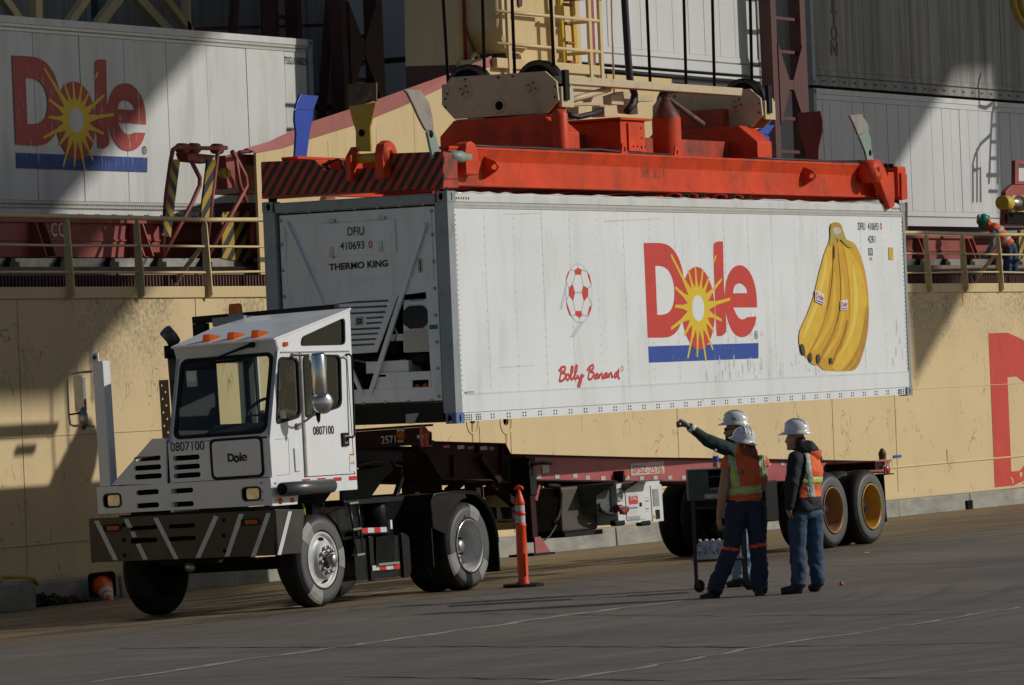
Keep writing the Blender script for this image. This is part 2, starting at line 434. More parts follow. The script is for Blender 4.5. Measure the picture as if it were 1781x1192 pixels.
_tc = {}
def text(s, o, ux, uz, w, h, material, parent, name='lettering', label=None, bold=.008):
    """lettering stretched to width w and height h from lower-left o along ux, uz"""
    if (s, bold) not in _tc:
        cu = bpy.data.curves.new('t', 'FONT'); cu.body = s
        cu.resolution_u = 3; cu.offset = bold
        to = bpy.data.objects.new('t', cu); COL.objects.link(to)
        dg = bpy.context.evaluated_depsgraph_get()
        me = bpy.data.meshes.new_from_object(to.evaluated_get(dg))
        _tc[s, bold] = ([tuple(v.co) for v in me.vertices], [tuple(p.vertices) for p in me.polygons])
        bpy.data.objects.remove(to); bpy.data.meshes.remove(me)
    vs, fs = _tc[s, bold]
    x0, x1 = min(v[0] for v in vs), max(v[0] for v in vs); y0, y1 = min(v[1] for v in vs), max(v[1] for v in vs)
    o, ux, uz = V(o), V(ux), V(uz)
    mb = MB(); mb.add([o + ux * ((v[0] - x0) / (x1 - x0) * w) + uz * ((v[1] - y0) / (y1 - y0) * h) for v in vs], fs)
    return mb.build(name, material, parent, label=label)

# ================================================================== the quay
def gz(x, y): return -1.8965 - .0055 * x - (.032 if y > .45 else .02) * (y - .45)

def ground_mat():
    m = mat('asphalt', (.200, .170, .138), .8, var=.2, sc=.35, bump=.35, bsc=70, spec=.25)
    nt = m.node_tree; N = nt.nodes; L = nt.links; b = N['Principled BSDF']
    geo = N.new('ShaderNodeNewGeometry')
    sep = N.new('ShaderNodeSeparateXYZ'); L.new(geo.outputs['Position'], sep.inputs[0])
    last = b.inputs['Base Color'].links[0].from_socket
    def layer(last, scale, nsc, lo, hi, amt, col, ymask=None, det=6):
        mp = N.new('ShaderNodeMapping'); mp.inputs['Scale'].default_value = scale
        L.new(geo.outputs['Position'], mp.inputs['Vector'])
        n = N.new('ShaderNodeTexNoise'); n.inputs['Scale'].default_value = nsc; n.inputs['Detail'].default_value = det
        L.new(mp.outputs[0], n.inputs['Vector'])
        r = N.new('ShaderNodeMapRange'); r.inputs['From Min'].default_value = lo; r.inputs['From Max'].default_value = hi
        r.inputs['To Max'].default_value = amt; L.new(n.outputs['Fac'], r.inputs['Value'])
        fac = r.outputs[0]
        if ymask:
            q = N.new('ShaderNodeMapRange'); q.inputs['From Min'].default_value = ymask[0]; q.inputs['From Max'].default_value = ymask[1]
            L.new(sep.outputs['Y'], q.inputs['Value'])
            mu = N.new('ShaderNodeMath'); mu.operation = 'MULTIPLY'; L.new(fac, mu.inputs[0]); L.new(q.outputs[0], mu.inputs[1]); fac = mu.outputs[0]
        x = N.new('ShaderNodeMix'); x.data_type = 'RGBA'
        L.new(fac, x.inputs[0]); L.new(last, x.inputs[6]); x.inputs[7].default_value = (*col, 1)
        return x.outputs[2], fac
    last, _ = layer(last, (.22, 1.6, 1), .9, .46, .7, .55, (.11, .10, .092))              # tyre streaks along the quay
    last, _ = layer(last, (.5, 5.0, 1), 2.2, .45, .72, .45, (.12, .105, .09))
    last, _ = layer(last, (5.0, .6, 1), 1.4, .5, .75, .35, (.27, .24, .20))
    last, _ = layer(last, (2.0, .25, 1), .8, .5, .75, .4, (.25, .235, .21))               # sweeping scuffs across it
    def across(last, a_, b_, nsc, lo, hi, amt, col, det=6):
        # long streaks running square to the quay camera's line, as sweepers leave them
        d1 = N.new('ShaderNodeVectorMath'); d1.operation = 'DOT_PRODUCT'; d1.inputs[1].default_value = (.49 * a_, -.87 * a_, 0); L.new(geo.outputs['Position'], d1.inputs[0])
        d2 = N.new('ShaderNodeVectorMath'); d2.operation = 'DOT_PRODUCT'; d2.inputs[1].default_value = (.87 * b_, .49 * b_, 0); L.new(geo.outputs['Position'], d2.inputs[0])
        c_ = N.new('ShaderNodeCombineXYZ'); L.new(d1.outputs['Value'], c_.inputs[0]); L.new(d2.outputs['Value'], c_.inputs[1])
        n = N.new('ShaderNodeTexNoise'); n.inputs['Scale'].default_value = nsc; n.inputs['Detail'].default_value = det; n.inputs['Roughness'].default_value = .65; L.new(c_.outputs[0], n.inputs['Vector'])
        r = N.new('ShaderNodeMapRange'); r.inputs['From Min'].default_value = lo; r.inputs['From Max'].default_value = hi; r.inputs['To Max'].default_value = amt; L.new(n.outputs['Fac'], r.inputs['Value'])
        x = N.new('ShaderNodeMix'); x.data_type = 'RGBA'; L.new(r.outputs[0], x.inputs[0]); L.new(last, x.inputs[6]); x.inputs[7].default_value = (*col, 1)
        return x.outputs[2]
    last = across(last, .25, 1.6, 1.0, .5, .72, .6, (.105, .09, .075))
    last = across(last, .5, 3.2, 1.3, .54, .72, .5, (.29, .255, .21))
    last = across(last, 1.2, 2.4, 1.6, .58, .66, .5, (.085, .072, .06))
    # arcs left by turning tyres
    sb = N.new('ShaderNodeVectorMath'); sb.operation = 'SUBTRACT'; sb.inputs[1].default_value = (-9, 9, 0); L.new(geo.outputs['Position'], sb.inputs[0])
    s2 = N.new('ShaderNodeVectorMath'); s2.operation = 'MULTIPLY'; s2.inputs[1].default_value = (1, 1, 0); L.new(sb.outputs[0], s2.inputs[0])
    le = N.new('ShaderNodeVectorMath'); le.operation = 'LENGTH'; L.new(s2.outputs[0], le.inputs[0])
    cb = N.new('ShaderNodeCombineXYZ'); L.new(le.outputs['Value'], cb.inputs[0])
    na = N.new('ShaderNodeTexNoise'); na.inputs['Scale'].default_value = 3.2; na.inputs['Detail'].default_value = 6; L.new(cb.outputs[0], na.inputs['Vector'])
    ra = N.new('ShaderNodeMapRange'); ra.inputs['From Min'].default_value = .5; ra.inputs['From Max'].default_value = .68; ra.inputs['To Max'].default_value = .75; L.new(na.outputs['Fac'], ra.inputs['Value'])
    nb = N.new('ShaderNodeTexNoise'); nb.inputs['Scale'].default_value = .16; nb.inputs['Detail'].default_value = 2; L.new(geo.outputs['Position'], nb.inputs['Vector'])
    rb2 = N.new('ShaderNodeMapRange'); rb2.inputs['From Min'].default_value = .42; rb2.inputs['From Max'].default_value = .58; L.new(nb.outputs['Fac'], rb2.inputs['Value'])
    mm = N.new('ShaderNodeMath'); mm.operation = 'MULTIPLY'; L.new(ra.outputs[0], mm.inputs[0]); L.new(rb2.outputs[0], mm.inputs[1])
    xa_ = N.new('ShaderNodeMix'); xa_.data_type = 'RGBA'; L.new(mm.outputs[0], xa_.inputs[0]); L.new(last, xa_.inputs[6]); xa_.inputs[7].default_value = (.095, .083, .07, 1); last = xa_.outputs[2]
    last, _ = layer(last, (1, 1, 1), 26, .5, .8, .5, (.10, .09, .085), det=2)             # aggregate
    last, fw = layer(last, (.18, 1.3, 1), 1.1, .36, .56, .85, (.27, .18, .075), (-.8, 1.6))   # golden glow off the hull, painted as brown by the ship
    last, fw2 = layer(last, (.25, 2.2, 1), 1.6, .47, .60, .85, (.045, .034, .022), (-.6, 1.2))   # wet patches, with dark under-truck shadow painted in
    L.new(last, b.inputs['Base Color'])
    rr = N.new('ShaderNodeMapRange'); rr.inputs['To Min'].default_value = .72; rr.inputs['To Max'].default_value = .3
    L.new(fw2, rr.inputs['Value']); L.new(rr.outputs[0], b.inputs['Roughness'])
    return m
M['asphalt'] = ground_mat()
mb = MB()
xs_ = [-90, -40, -20, 0, 20, 60, 160]; ys_ = [-160, -60, -20, .45, 4, 8.26]
for i in range(len(xs_) - 1):
    for j in range(len(ys_) - 1):
        mb.add([(x, y, gz(x, y)) for x, y in ((xs_[i], ys_[j]), (xs_[i + 1], ys_[j]), (xs_[i + 1], ys_[j + 1]), (xs_[i], ys_[j + 1]))], [(0, 1, 2, 3)])
mb.build('ground', 'asphalt', kind='structure')
mb = MB(); mb.add([(-2000, -2000, -9), (2000, -2000, -9), (2000, 2000, -9), (-2000, 2000, -9)], [(0, 1, 2, 3)])
M['water'] = mat('harbour_water', (.02, .035, .035), .08, var=.2, bump=.3, bsc=.6)
mb.build('water', 'water', kind='structure')

# repaired joints and cracks in the asphalt: thin ragged sheets lying on it
def ragged(pts, w, jit, name, material, seg=.25):
    mb = MB(); line = []
    for (a, b) in zip(pts[:-1], pts[1:]):
        n = max(2, int((V(b) - V(a)).length / seg))
        for i in range(n): line.append(V(a).lerp(V(b), i / n))
    line.append(V(pts[-1]))
    L_, R_ = [], []
    for i, p in enumerate(line):
        d = (line[min(i + 1, len(line) - 1)] - line[max(i - 1, 0)]).normalized(); q = V((-d.y, d.x))
        o_ = q * random.uniform(-jit, jit); ww = w * random.uniform(.35, 1.3)
        for lst, sg in ((L_, 1), (R_, -1)):
            e = p + o_ + q * ww * sg * .5; lst.append((e.x, e.y, gz(e.x, e.y) + .004))
    for i in range(len(line) - 1): mb.add([L_[i], L_[i + 1], R_[i + 1], R_[i]], [(0, 1, 2, 3)])
    return mb.build(name, material, kind='structure')
M['sealant'] = mat('pale_joint_filler', (.40, .37, .32), .8, var=.4, sc=14)
M['crack'] = mat('dark_crack', (.045, .04, .036), .9, var=.3, sc=9)
ragged([(-14.671,-5.179), (-11.603,-4.937), (-8.798,-4.847), (-7.143,-4.734), (-5.74,-4.663), (-3.827,-4.686)], .13, .06, 'joint', 'sealant')
ragged([(-16.129,-9.934), (-14.78,-10.008), (-12.622,-9.852), (-10.63,-9.884), (-7.283,-9.853)], .08, .05, 'joint', 'sealant')
ragged([(-2.628,0.792), (4.708,2.788), (6.276,1.213), (10.43,0.007), (13.781,-0.853)], .09, .07, 'joint', 'sealant')
ragged([(-9.589,-1.92), (-11.012,-6.374), (-12.308,-9.695), (-12.732,-12.182)], .05, .04, 'crack', 'crack')
ragged([(-5.074,-3.044), (-6.034,-4.731), (-7.171,-6.833), (-8.234,-9.833)], .035, .05, 'crack', 'crack')
ragged([(-14.783,-7.577), (-16.205,-11.122), (-16.458,-12.871), (-15.946,-13.555)], .04, .05, 'crack', 'crack')
ragged([(-5.103,2.624), (-5.661,0.088), (-2.084,-0.029), (-0.147,-0.775)], .04, .05, 'crack', 'crack')
ragged([(4.105,-2.521), (3.562,-3.939), (3.773,-5.129)], .05, .04, 'crack', 'crack')

# ------------------------------------------------------------------ concrete kerb at the quay edge
kerb = thing('quay_kerb', 'long weathered concrete kerb between the asphalt and the cream hull', 'kerb', (0, 8.1, -2))
x = -14.0; i = 0
while x < 75:
    ln = [2.4, 3.1, 2.7, 2.1, 3.3][i % 5]
    j = random.uniform(-.012, .012)
    mb = MB()
    zt = .285
    mb.add([(x + .012, 8.1 + j, gz(x, 8.1) - .1), (x + ln - .012, 8.1 + j, gz(x + ln, 8.1) - .1), (x + ln - .012, 8.46, gz(x + ln, 8.1) - .1), (x + .012, 8.46, gz(x, 8.1) - .1),
            (x + .012, 8.12 + j, gz(x, 8.1) + zt), (x + ln - .012, 8.12 + j, gz(x + ln, 8.1) + zt), (x + ln - .012, 8.46, gz(x + ln, 8.1) + zt), (x + .012, 8.46, gz(x, 8.1) + zt)],
           [(0, 1, 5, 4), (1, 2, 6, 5), (2, 3, 7, 6), (3, 0, 4, 7), (4, 5, 6, 7)])
    mb.build('kerb_block', 'concrete', kerb, bevel=.015)
    x += ln; i += 1
mb = MB(); mb.box(-14, 75, 8.2, 8.45, -2.6, -2.05); mb.build('joint_backing', 'crack', kerb)
mb = MB(); _dx = 32.194
mb.box(_dx - .12, _dx + .12, 8.07, 8.2, gz(_dx, 8.1) - .02, gz(_dx, 8.1) + .16); mb.build('drain_opening', 'dark', kerb)

# ------------------------------------------------------------------ ship hull
def hull_mat():
    m = mat('cream_hull_paint', (.70, .535, .285), .55, var=.05, sc=.5, dirt=(.40, .33, .2), dirt_amt=.35, streak=(1.6, 1.6, .25), dsc=.9, lo=.5, hi=.8, bump=.3, bsc=2.2)
    nt = m.node_tree; N = nt.nodes; L = nt.links; b = N['Principled BSDF']
    geo = N.new('ShaderNodeNewGeometry'); sep = N.new('ShaderNodeSeparateXYZ'); L.new(geo.outputs['Position'], sep.inputs[0])
    last = b.inputs['Base Color'].links[0].from_socket
    # grimy speckle below the sheer strake
    n = N.new('ShaderNodeTexNoise'); n.inputs['Scale'].default_value = 14; n.inputs['Detail'].default_value = 6; L.new(geo.outputs['Position'], n.inputs['Vector'])
    n2 = N.new('ShaderNodeTexNoise'); n2.inputs['Scale'].default_value = .9; L.new(geo.outputs['Position'], n2.inputs['Vector'])
    a = N.new('ShaderNodeMath'); a.operation = 'MULTIPLY'; L.new(n.outputs['Fac'], a.inputs[0]); L.new(n2.outputs['Fac'], a.inputs[1])
    r = N.new('ShaderNodeMapRange'); r.inputs['From Min'].default_value = .24; r.inputs['From Max'].default_value = .42; r.inputs['To Max'].default_value = .75; L.new(a.outputs[0], r.inputs['Value'])
    q = N.new('ShaderNodeMapRange'); q.inputs['From Min'].default_value = .2; q.inputs['From Max'].default_value = 1.5; L.new(sep.outputs['Z'], q.inputs['Value'])
    mu = N.new('ShaderNodeMath'); mu.operation = 'MULTIPLY'; L.new(r.outputs[0], mu.inputs[0]); L.new(q.outputs[0], mu.inputs[1])
    x = N.new('ShaderNodeMix'); x.data_type = 'RGBA'; L.new(mu.outputs[0], x.inputs[0]); L.new(last, x.inputs[6]); x.inputs[7].default_value = (.20, .17, .11, 1)
    # hair cracks in the paint
    mp = N.new('ShaderNodeMapping'); mp.inputs['Scale'].default_value = (1.1, 1, .55); L.new(geo.outputs['Position'], mp.inputs['Vector'])
    wn = N.new('ShaderNodeTexNoise'); wn.inputs['Scale'].default_value = 2.5; L.new(mp.outputs[0], wn.inputs['Vector'])
    ad = N.new('ShaderNodeVectorMath'); ad.operation = 'ADD'; L.new(mp.outputs[0], ad.inputs[0]); L.new(wn.outputs['Color'], ad.inputs[1])
    vo = N.new('ShaderNodeTexVoronoi'); vo.feature = 'DISTANCE_TO_EDGE'; vo.inputs['Scale'].default_value = 1.9; L.new(ad.outputs[0], vo.inputs['Vector'])
    lt = N.new('ShaderNodeMath'); lt.operation = 'LESS_THAN'; lt.inputs[1].default_value = .012; L.new(vo.outputs['Distance'], lt.inputs[0])
    n4 = N.new('ShaderNodeTexNoise'); n4.inputs['Scale'].default_value = 2.2; n4.inputs['Detail'].default_value = 3; L.new(geo.outputs['Position'], n4.inputs['Vector'])
    g4 = N.new('ShaderNodeMapRange'); g4.inputs['From Min'].default_value = .53; g4.inputs['From Max'].default_value = .6; g4.inputs['To Max'].default_value = .75; L.new(n4.outputs['Fac'], g4.inputs['Value'])
    m3 = N.new('ShaderNodeMath'); m3.operation = 'MULTIPLY'; L.new(lt.outputs[0], m3.inputs[0]); L.new(g4.outputs[0], m3.inputs[1])
    x2 = N.new('ShaderNodeMix'); x2.data_type = 'RGBA'; L.new(m3.outputs[0], x2.inputs[0]); L.new(x.outputs[2], x2.inputs[6]); x2.inputs[7].default_value = (.24, .15, .07, 1)
    L.new(x2.outputs[2], b.inputs['Base Color'])
    return m
M['hull'] = hull_mat()
def dk(x): return 1.885 - .0027 * x          # deck edge height along the ship
HY = 8.5
ship = thing('ship_hull', 'cream painted ship side with a big red letter D at its right end', 'ship', (0, HY, -2))
mb = MB(); XY = lambda a, b: (a, HY, b)
holes = [circ((15.047,-0.182)[0], (15.049,-0.165)[1], .085, 14, .062), circ((16.053,-0.204)[0], (16.053,-0.204)[1], .085, 14, .075)]
mb.sheet([[(-30, dk(-30)), (-30, -8), (110, -8), (110, dk(110))]] + holes, XY, (0, .05, 0)); mb.build('hull_plate', 'hull', ship)
mb = MB(); mb.box(10, 22, 8.75, 8.8, -1, .4); mb.build('hull_lining', 'dark', ship)
for cx, cz in (((15.047,-0.182)), ((16.052,-0.213))):
    mb = MB(); mb.sheet([circ(cx, cz, .19, 20, .2), circ(cx, cz, .155, 20, .165)], lambda a, b: (a, HY - .012, b), (0, .012, 0)); mb.build('scupper_rim', 'hull', ship)
M['ruststain'] = mat('rust_run', (.46, .20, .035), .7, var=.3, sc=9)
for (px, z0, z1, w) in ((15.029,-0.225,-0.516,0.05), (16.033,-0.378,-0.707,0.035), (30.057,-0.429,-1.072,0.05), (32.217,-1.223,-1.473,0.05), (33.209,1.599,1.388,0.05)):
    mb = MB(); mb.face([[(px - w / 2, z0), (px + w / 2, z0), (px + w * .2, z1), (px - w * .25, z1)]], lambda a, b: (a, HY - .004, b)); mb.build('rust_run', 'ruststain', ship)
# sheer strake, long weld seam and upright plate seams
mb = MB(); mb.sheet([[(-30, dk(-30) + .003), (-30, dk(-30) - .135), (110, dk(110) - .19), (110, dk(110) + .003)]], lambda a, b: (a, HY - .03, b), (0, .028, 0)); mb.build('sheer_strake', 'cream', ship, bevel=.008)
mb = MB(); mb.tube([(-30, HY, -1.409 + .09), (3.029, HY, -1.409), (35.753, HY, -1.47), (110, HY, -1.7)], .018, 6); mb.build('weld_seam', 'hull', ship)
mb = MB(); mb.tube([(-30, HY, .03), (110, HY, -.25)], .008, 5); mb.build('weld_seam', 'hull', ship)
for px in (835, 889, 1559, 1450, 1180, 350, 40):
    X = {835: 15.244, 889: 16.184, 1559: 30.047, 1450: 27.47, 1180: 21.661, 350: 7.712, 40: 3.614}[px]
    mb = MB(); mb.bar((X, HY, -1.9), (X, HY, 1.75), .018, .018); mb.build('plate_seam', 'hull', ship)
mb = MB(); mb.box(*(29.883,30.199), HY - .02, HY + .01, *(-1.286,-1.245)); mb.build('draught_mark', 'labelb', ship)
# the red letter D (its right part runs out of view)
Dl, Dr = 34.319, 35.119
Dt, Db = 0.864, -2.005
Dit, Dib = 0.032, -1.742
wd = 2.75
out = [(Dl, Dt), (Dl + .9, Dt), (Dl + 1.6, Dt - .14), (Dl + 2.2, Dt - .5), (Dl + wd, Dt - 1.1), (Dl + wd, Db + 1.0), (Dl + 2.2, Db + .42), (Dl + 1.6, Db + .1), (Dl + .9, Db), (Dl, Db)]
ih = [(Dr, Dit), (Dr + .45, Dit), (Dr + .8, Dit - .12), (Dr + 1.1, Dit - .5), (Dr + 1.15, (Dit + Dib) / 2), (Dr + 1.1, Dib + .5), (Dr + .75, Dib + .14), (Dr + .4, Dib), (Dr, Dib)]
chip1 = [(35.065,-1.851), (35.13,-1.844), (35.209,-1.877), (35.225,-1.967), (35.173,-1.982), (35.143,-1.9)]
chip2 = [(35.521,-1.776), (35.632,-1.762), (35.666,-1.807), (35.575,-1.88), (35.508,-1.839)]
mb = MB(); mb.face([out, ih, chip1, chip2], lambda a, b: (a, HY - .005, b)); mb.build('hull_letter', 'hullred', ship)

# ship deck
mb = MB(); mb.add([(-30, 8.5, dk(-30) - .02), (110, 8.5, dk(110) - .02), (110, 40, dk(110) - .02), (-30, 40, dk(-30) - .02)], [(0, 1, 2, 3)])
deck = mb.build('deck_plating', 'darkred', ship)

# ------------------------------------------------------------------ deck railing
rail = thing('deck_railing', 'cream tubular railing with flat posts along the ship deck edge', 'railing', (0, HY - .03, 1.8))
RH = (.915, .545, .20)
RP = [-13.2, -9.6, -6.0, -2.1, 1.2, 4.729, 6.338, 7.968, 9.9, 12.6, 15.3, 18.0, 20.7, 23.4, 26.1, 28.8, 31.622, 33.234, 34.876, 36.7, 39.8, 43, 46, 49]
for hgt_, rad in zip(RH, (.032, .017, .017)):
    mb = MB(); mb.tube([(x, HY - .03 + random.uniform(-.008, .008), dk(x) + hgt_ + random.uniform(-.012, .012)) for x in [-14] + RP + [50]], rad, 8); mb.build('rail', 'cream', rail)
for i, x in enumerate(RP):
    w = .055
    mb = MB(); mb.sheet([[(HY - .12, dk(x) - .1), (HY - .06, dk(x) - .17), (HY + .02, dk(x) - .1), (HY + .02, dk(x) + .80), (HY - .03, dk(x) + .915), (HY - .07, dk(x) + .84)]], lambda a, b: (x - .012, a, b), (.024, 0, 0)); mb.build('post', 'cream', rail)
for x in (7.968, 34.876, 18.0):
    mb = MB(); mb.sheet([[(0, .52), (.05, .55), (.62, 0), (.5, 0)]], lambda a, b: (x - .03, HY + a, dk(x) + b), (.02, 0, 0)); mb.build('stay', 'cream', rail)

# ------------------------------------------------------------------ deck edge clutter: grating, beams, rails with clips
gt = thing('deck_grating', 'dark comb like grating behind the railing foot', 'grating', (0, 8.9, 1.85))
mb = MB(); 
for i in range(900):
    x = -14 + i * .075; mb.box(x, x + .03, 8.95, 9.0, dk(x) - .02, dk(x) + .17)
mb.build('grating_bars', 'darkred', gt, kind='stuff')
mb = MB(); mb.box(-14, 60, 9.1, 9.14, 1.5, 2.05); mb.build('grating_backing', 'dark', gt)
tr_ = thing('hatch_rail', 'low steel rail on a rusty beam with bolted clips along the deck', 'rail', (0, 9.6, 1.9))
mb = MB(); mb.box(-14, 60, 9.5, 9.8, 1.6, 2.18); mb.build('beam', 'wood', tr_)
mb = MB(); mb.box(-14, 60, 9.62, 9.72, 2.18, 2.30); mb.build('rail_head', 'steel', tr_)
for i in range(62):
    x = -13.5 + i * 1.15
    mb = MB(); mb.box(x, x + .22, 9.52, 9.62, 2.18, 2.25); mb.box(x + .06, x + .16, 9.54, 9.62, 2.25, 2.30); mb.build('clip', 'black', tr_)

# ------------------------------------------------------------------ hatch coamings (dark red) under the deck containers
def coaming(x0, x1, label, letters):
    t = thing('hatch_coaming', label, 'hatch', ((x0 + x1) / 2, 10.5, 1.9))
    mb = MB(); mb.box(x0, x1, 10.5, 11.2, dk(x0) + .45, dk(x0) + .97); mb.build('coaming_plate', 'shipred', t, bevel=.01)
    mb = MB(); mb.box(x0, x1, 10.44, 10.52, dk(x0) + .93, dk(x0) + .985); mb.build('top_flange', 'shipred', t)
    mb = MB(); mb.box(x0, x1, 10.48, 10.56, dk(x0) + .68, dk(x0) + .705); mb.build('stiffener', 'shipred', t)
    mb = MB(); mb.box(x0, x1, 10.55, 11.2, dk(x0), dk(x0) + .46); mb.build('lower_plate', 'dark', t)
    x = x0 + 1.0
    while x < x1 - .4:
        for dx in (0, .22):
            mb = MB(); mb.sheet([[(10.5, dk(x0) + .46), (10.24, dk(x0) + .46), (10.4, dk(x0) + .92), (10.5, dk(x0) + .95)]], lambda a, b: (x + dx, a, b), (.025, 0, 0)); mb.build('bracket', 'shipred', t)
        x += 2.35
    if letters:
        p = letters
        [text('C', (p[0] + q_, 10.492, p[1]), (1, 0, 0), (0, 0, 1), .13, .20, 'whitetape', t) for q_ in (0, .17)]
    return t
coaming(-6, 11.6, 'red oxide hatch coaming lettered CC below the left white container', ((7.243,2.636)))
coaming(27.5, 45, 'red oxide hatch coaming behind the right railing, by the bending worker', None)

# ------------------------------------------------------------------ containers on the deck
def deck_container(x0, x1, z0, z1, label, edges, material, y=12.0, post=True, group=None, cat='container', depth=2.44):
    t = thing('deck_container', label, cat, ((x0 + x1) / 2, y + depth / 2, z0), group=group or 'containers stacked on the ship deck')
    zt, zb = z1 - .21, z0 + .30
    for a, b in zip(edges[:-1], edges[1:]):
        mb = MB(); mb.box(a + .007, b - .007, y + random.uniform(-.004, .004), y + .05, zb, zt); mb.build('side_panel', material, t, bevel=.004)
    mb = MB(); mb.box(x0, x1, y + .03, y + depth, z0 + .02, z1 - .02); mb.build('box', material, t)
    mb = MB(); mb.box(x0, x1, y - .025, y + .06, z1 - .10, z1); mb.build('top_rail', material if material != 'shipwhite' else 'oldwhite', t)
    mb = MB(); mb.box(x0, x1, y - .012, y + .05, zt + .004, z1 - .104); mb.build('rivet_strip', 'alu' if material == 'oldwhite' else material, t)
    mb = MB(); mb.box(x0, x1, y - .012, y + .05, zb - .10, zb - .004); mb.build('rivet_strip', 'alu' if material == 'oldwhite' else material, t)
    mb = MB(); mb.box(x0, x1, y - .025, y + .06, z0, z0 + .17); mb.build('bottom_rail', material, t)
    if post:
        for a, b in ((x0 - .12, x0 - .002), (x1 + .002, x1 + .12)):
            mb = MB(); mb.box(a, b, y - .03, y + .16, z0 + .12, z1 - .12); mb.build('corner_post', 'steelgrey', t)
            for za in (z0, z1 - .118):
                mb = MB(); mb.sheet([[(a, za), (b, za), (b, za + .118), (a, za + .118)], circ((a + b) / 2, za + .06, .028, 8, .042)], lambda u, v: (u, y - .04, v), (0, .2, 0)); mb.build('corner_casting', 'steelgrey', t)
    return t
def rivets(t, x0, x1, z, y, step, material='print', r=.009, two=False):
    mb = MB(); x = x0
    while x < x1:
        mb.box(x - r, x + r, y - .006, y + .004, z - r * 1.6, z + r * 1.6)
        if two: mb.box(x + .07 - r, x + .07 + r, y - .006, y + .004, z - r * 1.6, z + r * 1.6)
        x += step
    return mb.build('rivets', material, t, kind='stuff')

CLT, CLB = 5.806 + .02, 5.806 - 2.87
ce = [2.0, 4.6, 7.0, 9.107, 10.245, 11.368, 12.479, 13.57, 14.666, 15.758, 16.395]
cl = deck_container(ce[0], ce[-1] + .02, CLB, CLT, 'long white refrigerated container with a red logo half in shade, upper left on deck', ce, 'oldwhite')
rivets(cl, 5, ce[-1], CLT - .155, 11.985, .055, 'print', .007)
rivets(cl, 5, ce[-1], CLB + .245, 11.985, .055, 'print', .007)
rivets(cl, 5, ce[-1], CLB + .09, 11.97, .42, 'print', .016, True)
text('TSGU106823 4', (15.747, 11.988, 5.422), (1, 0, 0), (0, 0, 1), 0.717, .115, 'print', cl)

# right side: dirty grey container above a white one
re_ = []
for uu in ():
    pass
RX0 = 34.608
re_ = [RX0, 34.918, 35.222, 35.721, 36.255, 36.779, 37.302, 37.831, 38.35, 38.867, 39.411, 39.939, 40.472, 40.902, 41.328, 41.774, 42.302, 42.843, 43.382]
while re_[-1] < RX0 + 11.6: re_.append(re_[-1] + .55)
CRT = 5.67; CRB = CRT - 2.6
cr = deck_container(RX0, re_[-1], CRB, CRT, 'clean white container on the right with narrow upright panels, lit behind the bending worker', re_, 'shipwhite')
ge = [RX0, RX0 + 12.0]
cg = deck_container(RX0, RX0 + 11.9, CRT + .06, CRT + 2.66, 'dirty grey container stacked on the white one, faded letters down its left end', [RX0] + [RX0 + .9 * i for i in range(1, 14)], 'grey_dirt_shade')
rivets(cg, RX0 + .3, RX0 + 11.8, CRT + .15, 11.97, .47, 'print', .011, True)
M['fadedred'] = mat('faded_red_letters', (.19, .11, .105), .7, var=.2, sc=9)
for ch, v0, v1 in (('I', 5, 70), ('T', 88, 165), ('O', 185, 260), ('N', 280, 355)):
    p = {'I': (35.513,7.185), 'T': (35.437,6.903), 'O': (35.409,6.613), 'N': (35.382,6.325)}[ch]
    text(ch, (p[0], 11.985, p[1]), (1, 0, 0), (0, 0, 1), .12 if ch == 'I' else .30, .29, 'fadedred', cg)
# middle pair behind the cream tower
MT = 5.792
MX1 = 32.221
me_ = [MX1 - .28 - .62 * i for i in range(18)][::-1] + [MX1]
cm1 = deck_container(me_[0], MX1, MT + .03, MT + 2.63, 'sunlit white container above, behind the headblock ropes', me_, 'shipwhite', group=None)
cm2 = deck_container(me_[0], MX1, MT - 2.62, MT - .03, 'sunlit white container below, behind the headblock and its hose', me_, 'shipwhite')
mb = MB(); mb.tube([(25.754, 11.9, 5.677), (32.021, 11.9, 5.66)], .045, 8); tag(mb.build('lashing_bar', 'blackmat'), 'black horizontal bar across the lower sunlit white container', 'bar')

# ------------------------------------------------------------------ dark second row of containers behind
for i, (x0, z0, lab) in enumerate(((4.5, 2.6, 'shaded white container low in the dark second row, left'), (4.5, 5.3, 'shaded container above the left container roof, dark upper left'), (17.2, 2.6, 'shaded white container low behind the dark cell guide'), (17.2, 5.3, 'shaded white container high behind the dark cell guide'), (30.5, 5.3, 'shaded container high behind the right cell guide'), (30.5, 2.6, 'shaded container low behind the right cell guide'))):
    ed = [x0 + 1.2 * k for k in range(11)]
    t = deck_container(x0, x0 + 12, z0, z0 + 2.6, lab, ed, 'grey_dirt_shade', y=16.2)  # the row's shade is put into this darker grey

# ------------------------------------------------------------------ lattice and cell guides
def lattice(name, label, x0, x1, y, z0, z1, material, step=.75, gusset=None, w=.16):
    t = thing(name, label, 'lattice', ((x0 + x1) / 2, y, z0), group='cell guides between the containers')
    for x in (x0, x1):
        mb = MB(); mb.box(x - w / 2, x + w / 2, y - .12, y + .12, z0, z1); mb.build('upright', material, t)
    z = z0 + .5
    while z < z1:
        mb = MB(); mb.box(x0 + w / 2 + .003, x1 - w / 2 - .003, y - .03, y + .03, z, z + .06); mb.build('rung', material, t); z += step
    if gusset:
        for s_, x in ((1, x0 + w / 2), (-1, x1 - w / 2)):
            mb = MB(); mb.sheet([[(x, gusset - .75), (x, gusset + .75), (x + s_ * .42, gusset + .1), (x + s_ * .42, gusset - .1)]], lambda a, b: (a, y - .14, b), (0, .04, 0)); mb.build('gusset', material, t)
        mb = MB(); mb.box(x0 + w / 2, x1 - w / 2, y - .135, y + .1, gusset - .09, gusset + .09); mb.build('tie', material, t)
    return t
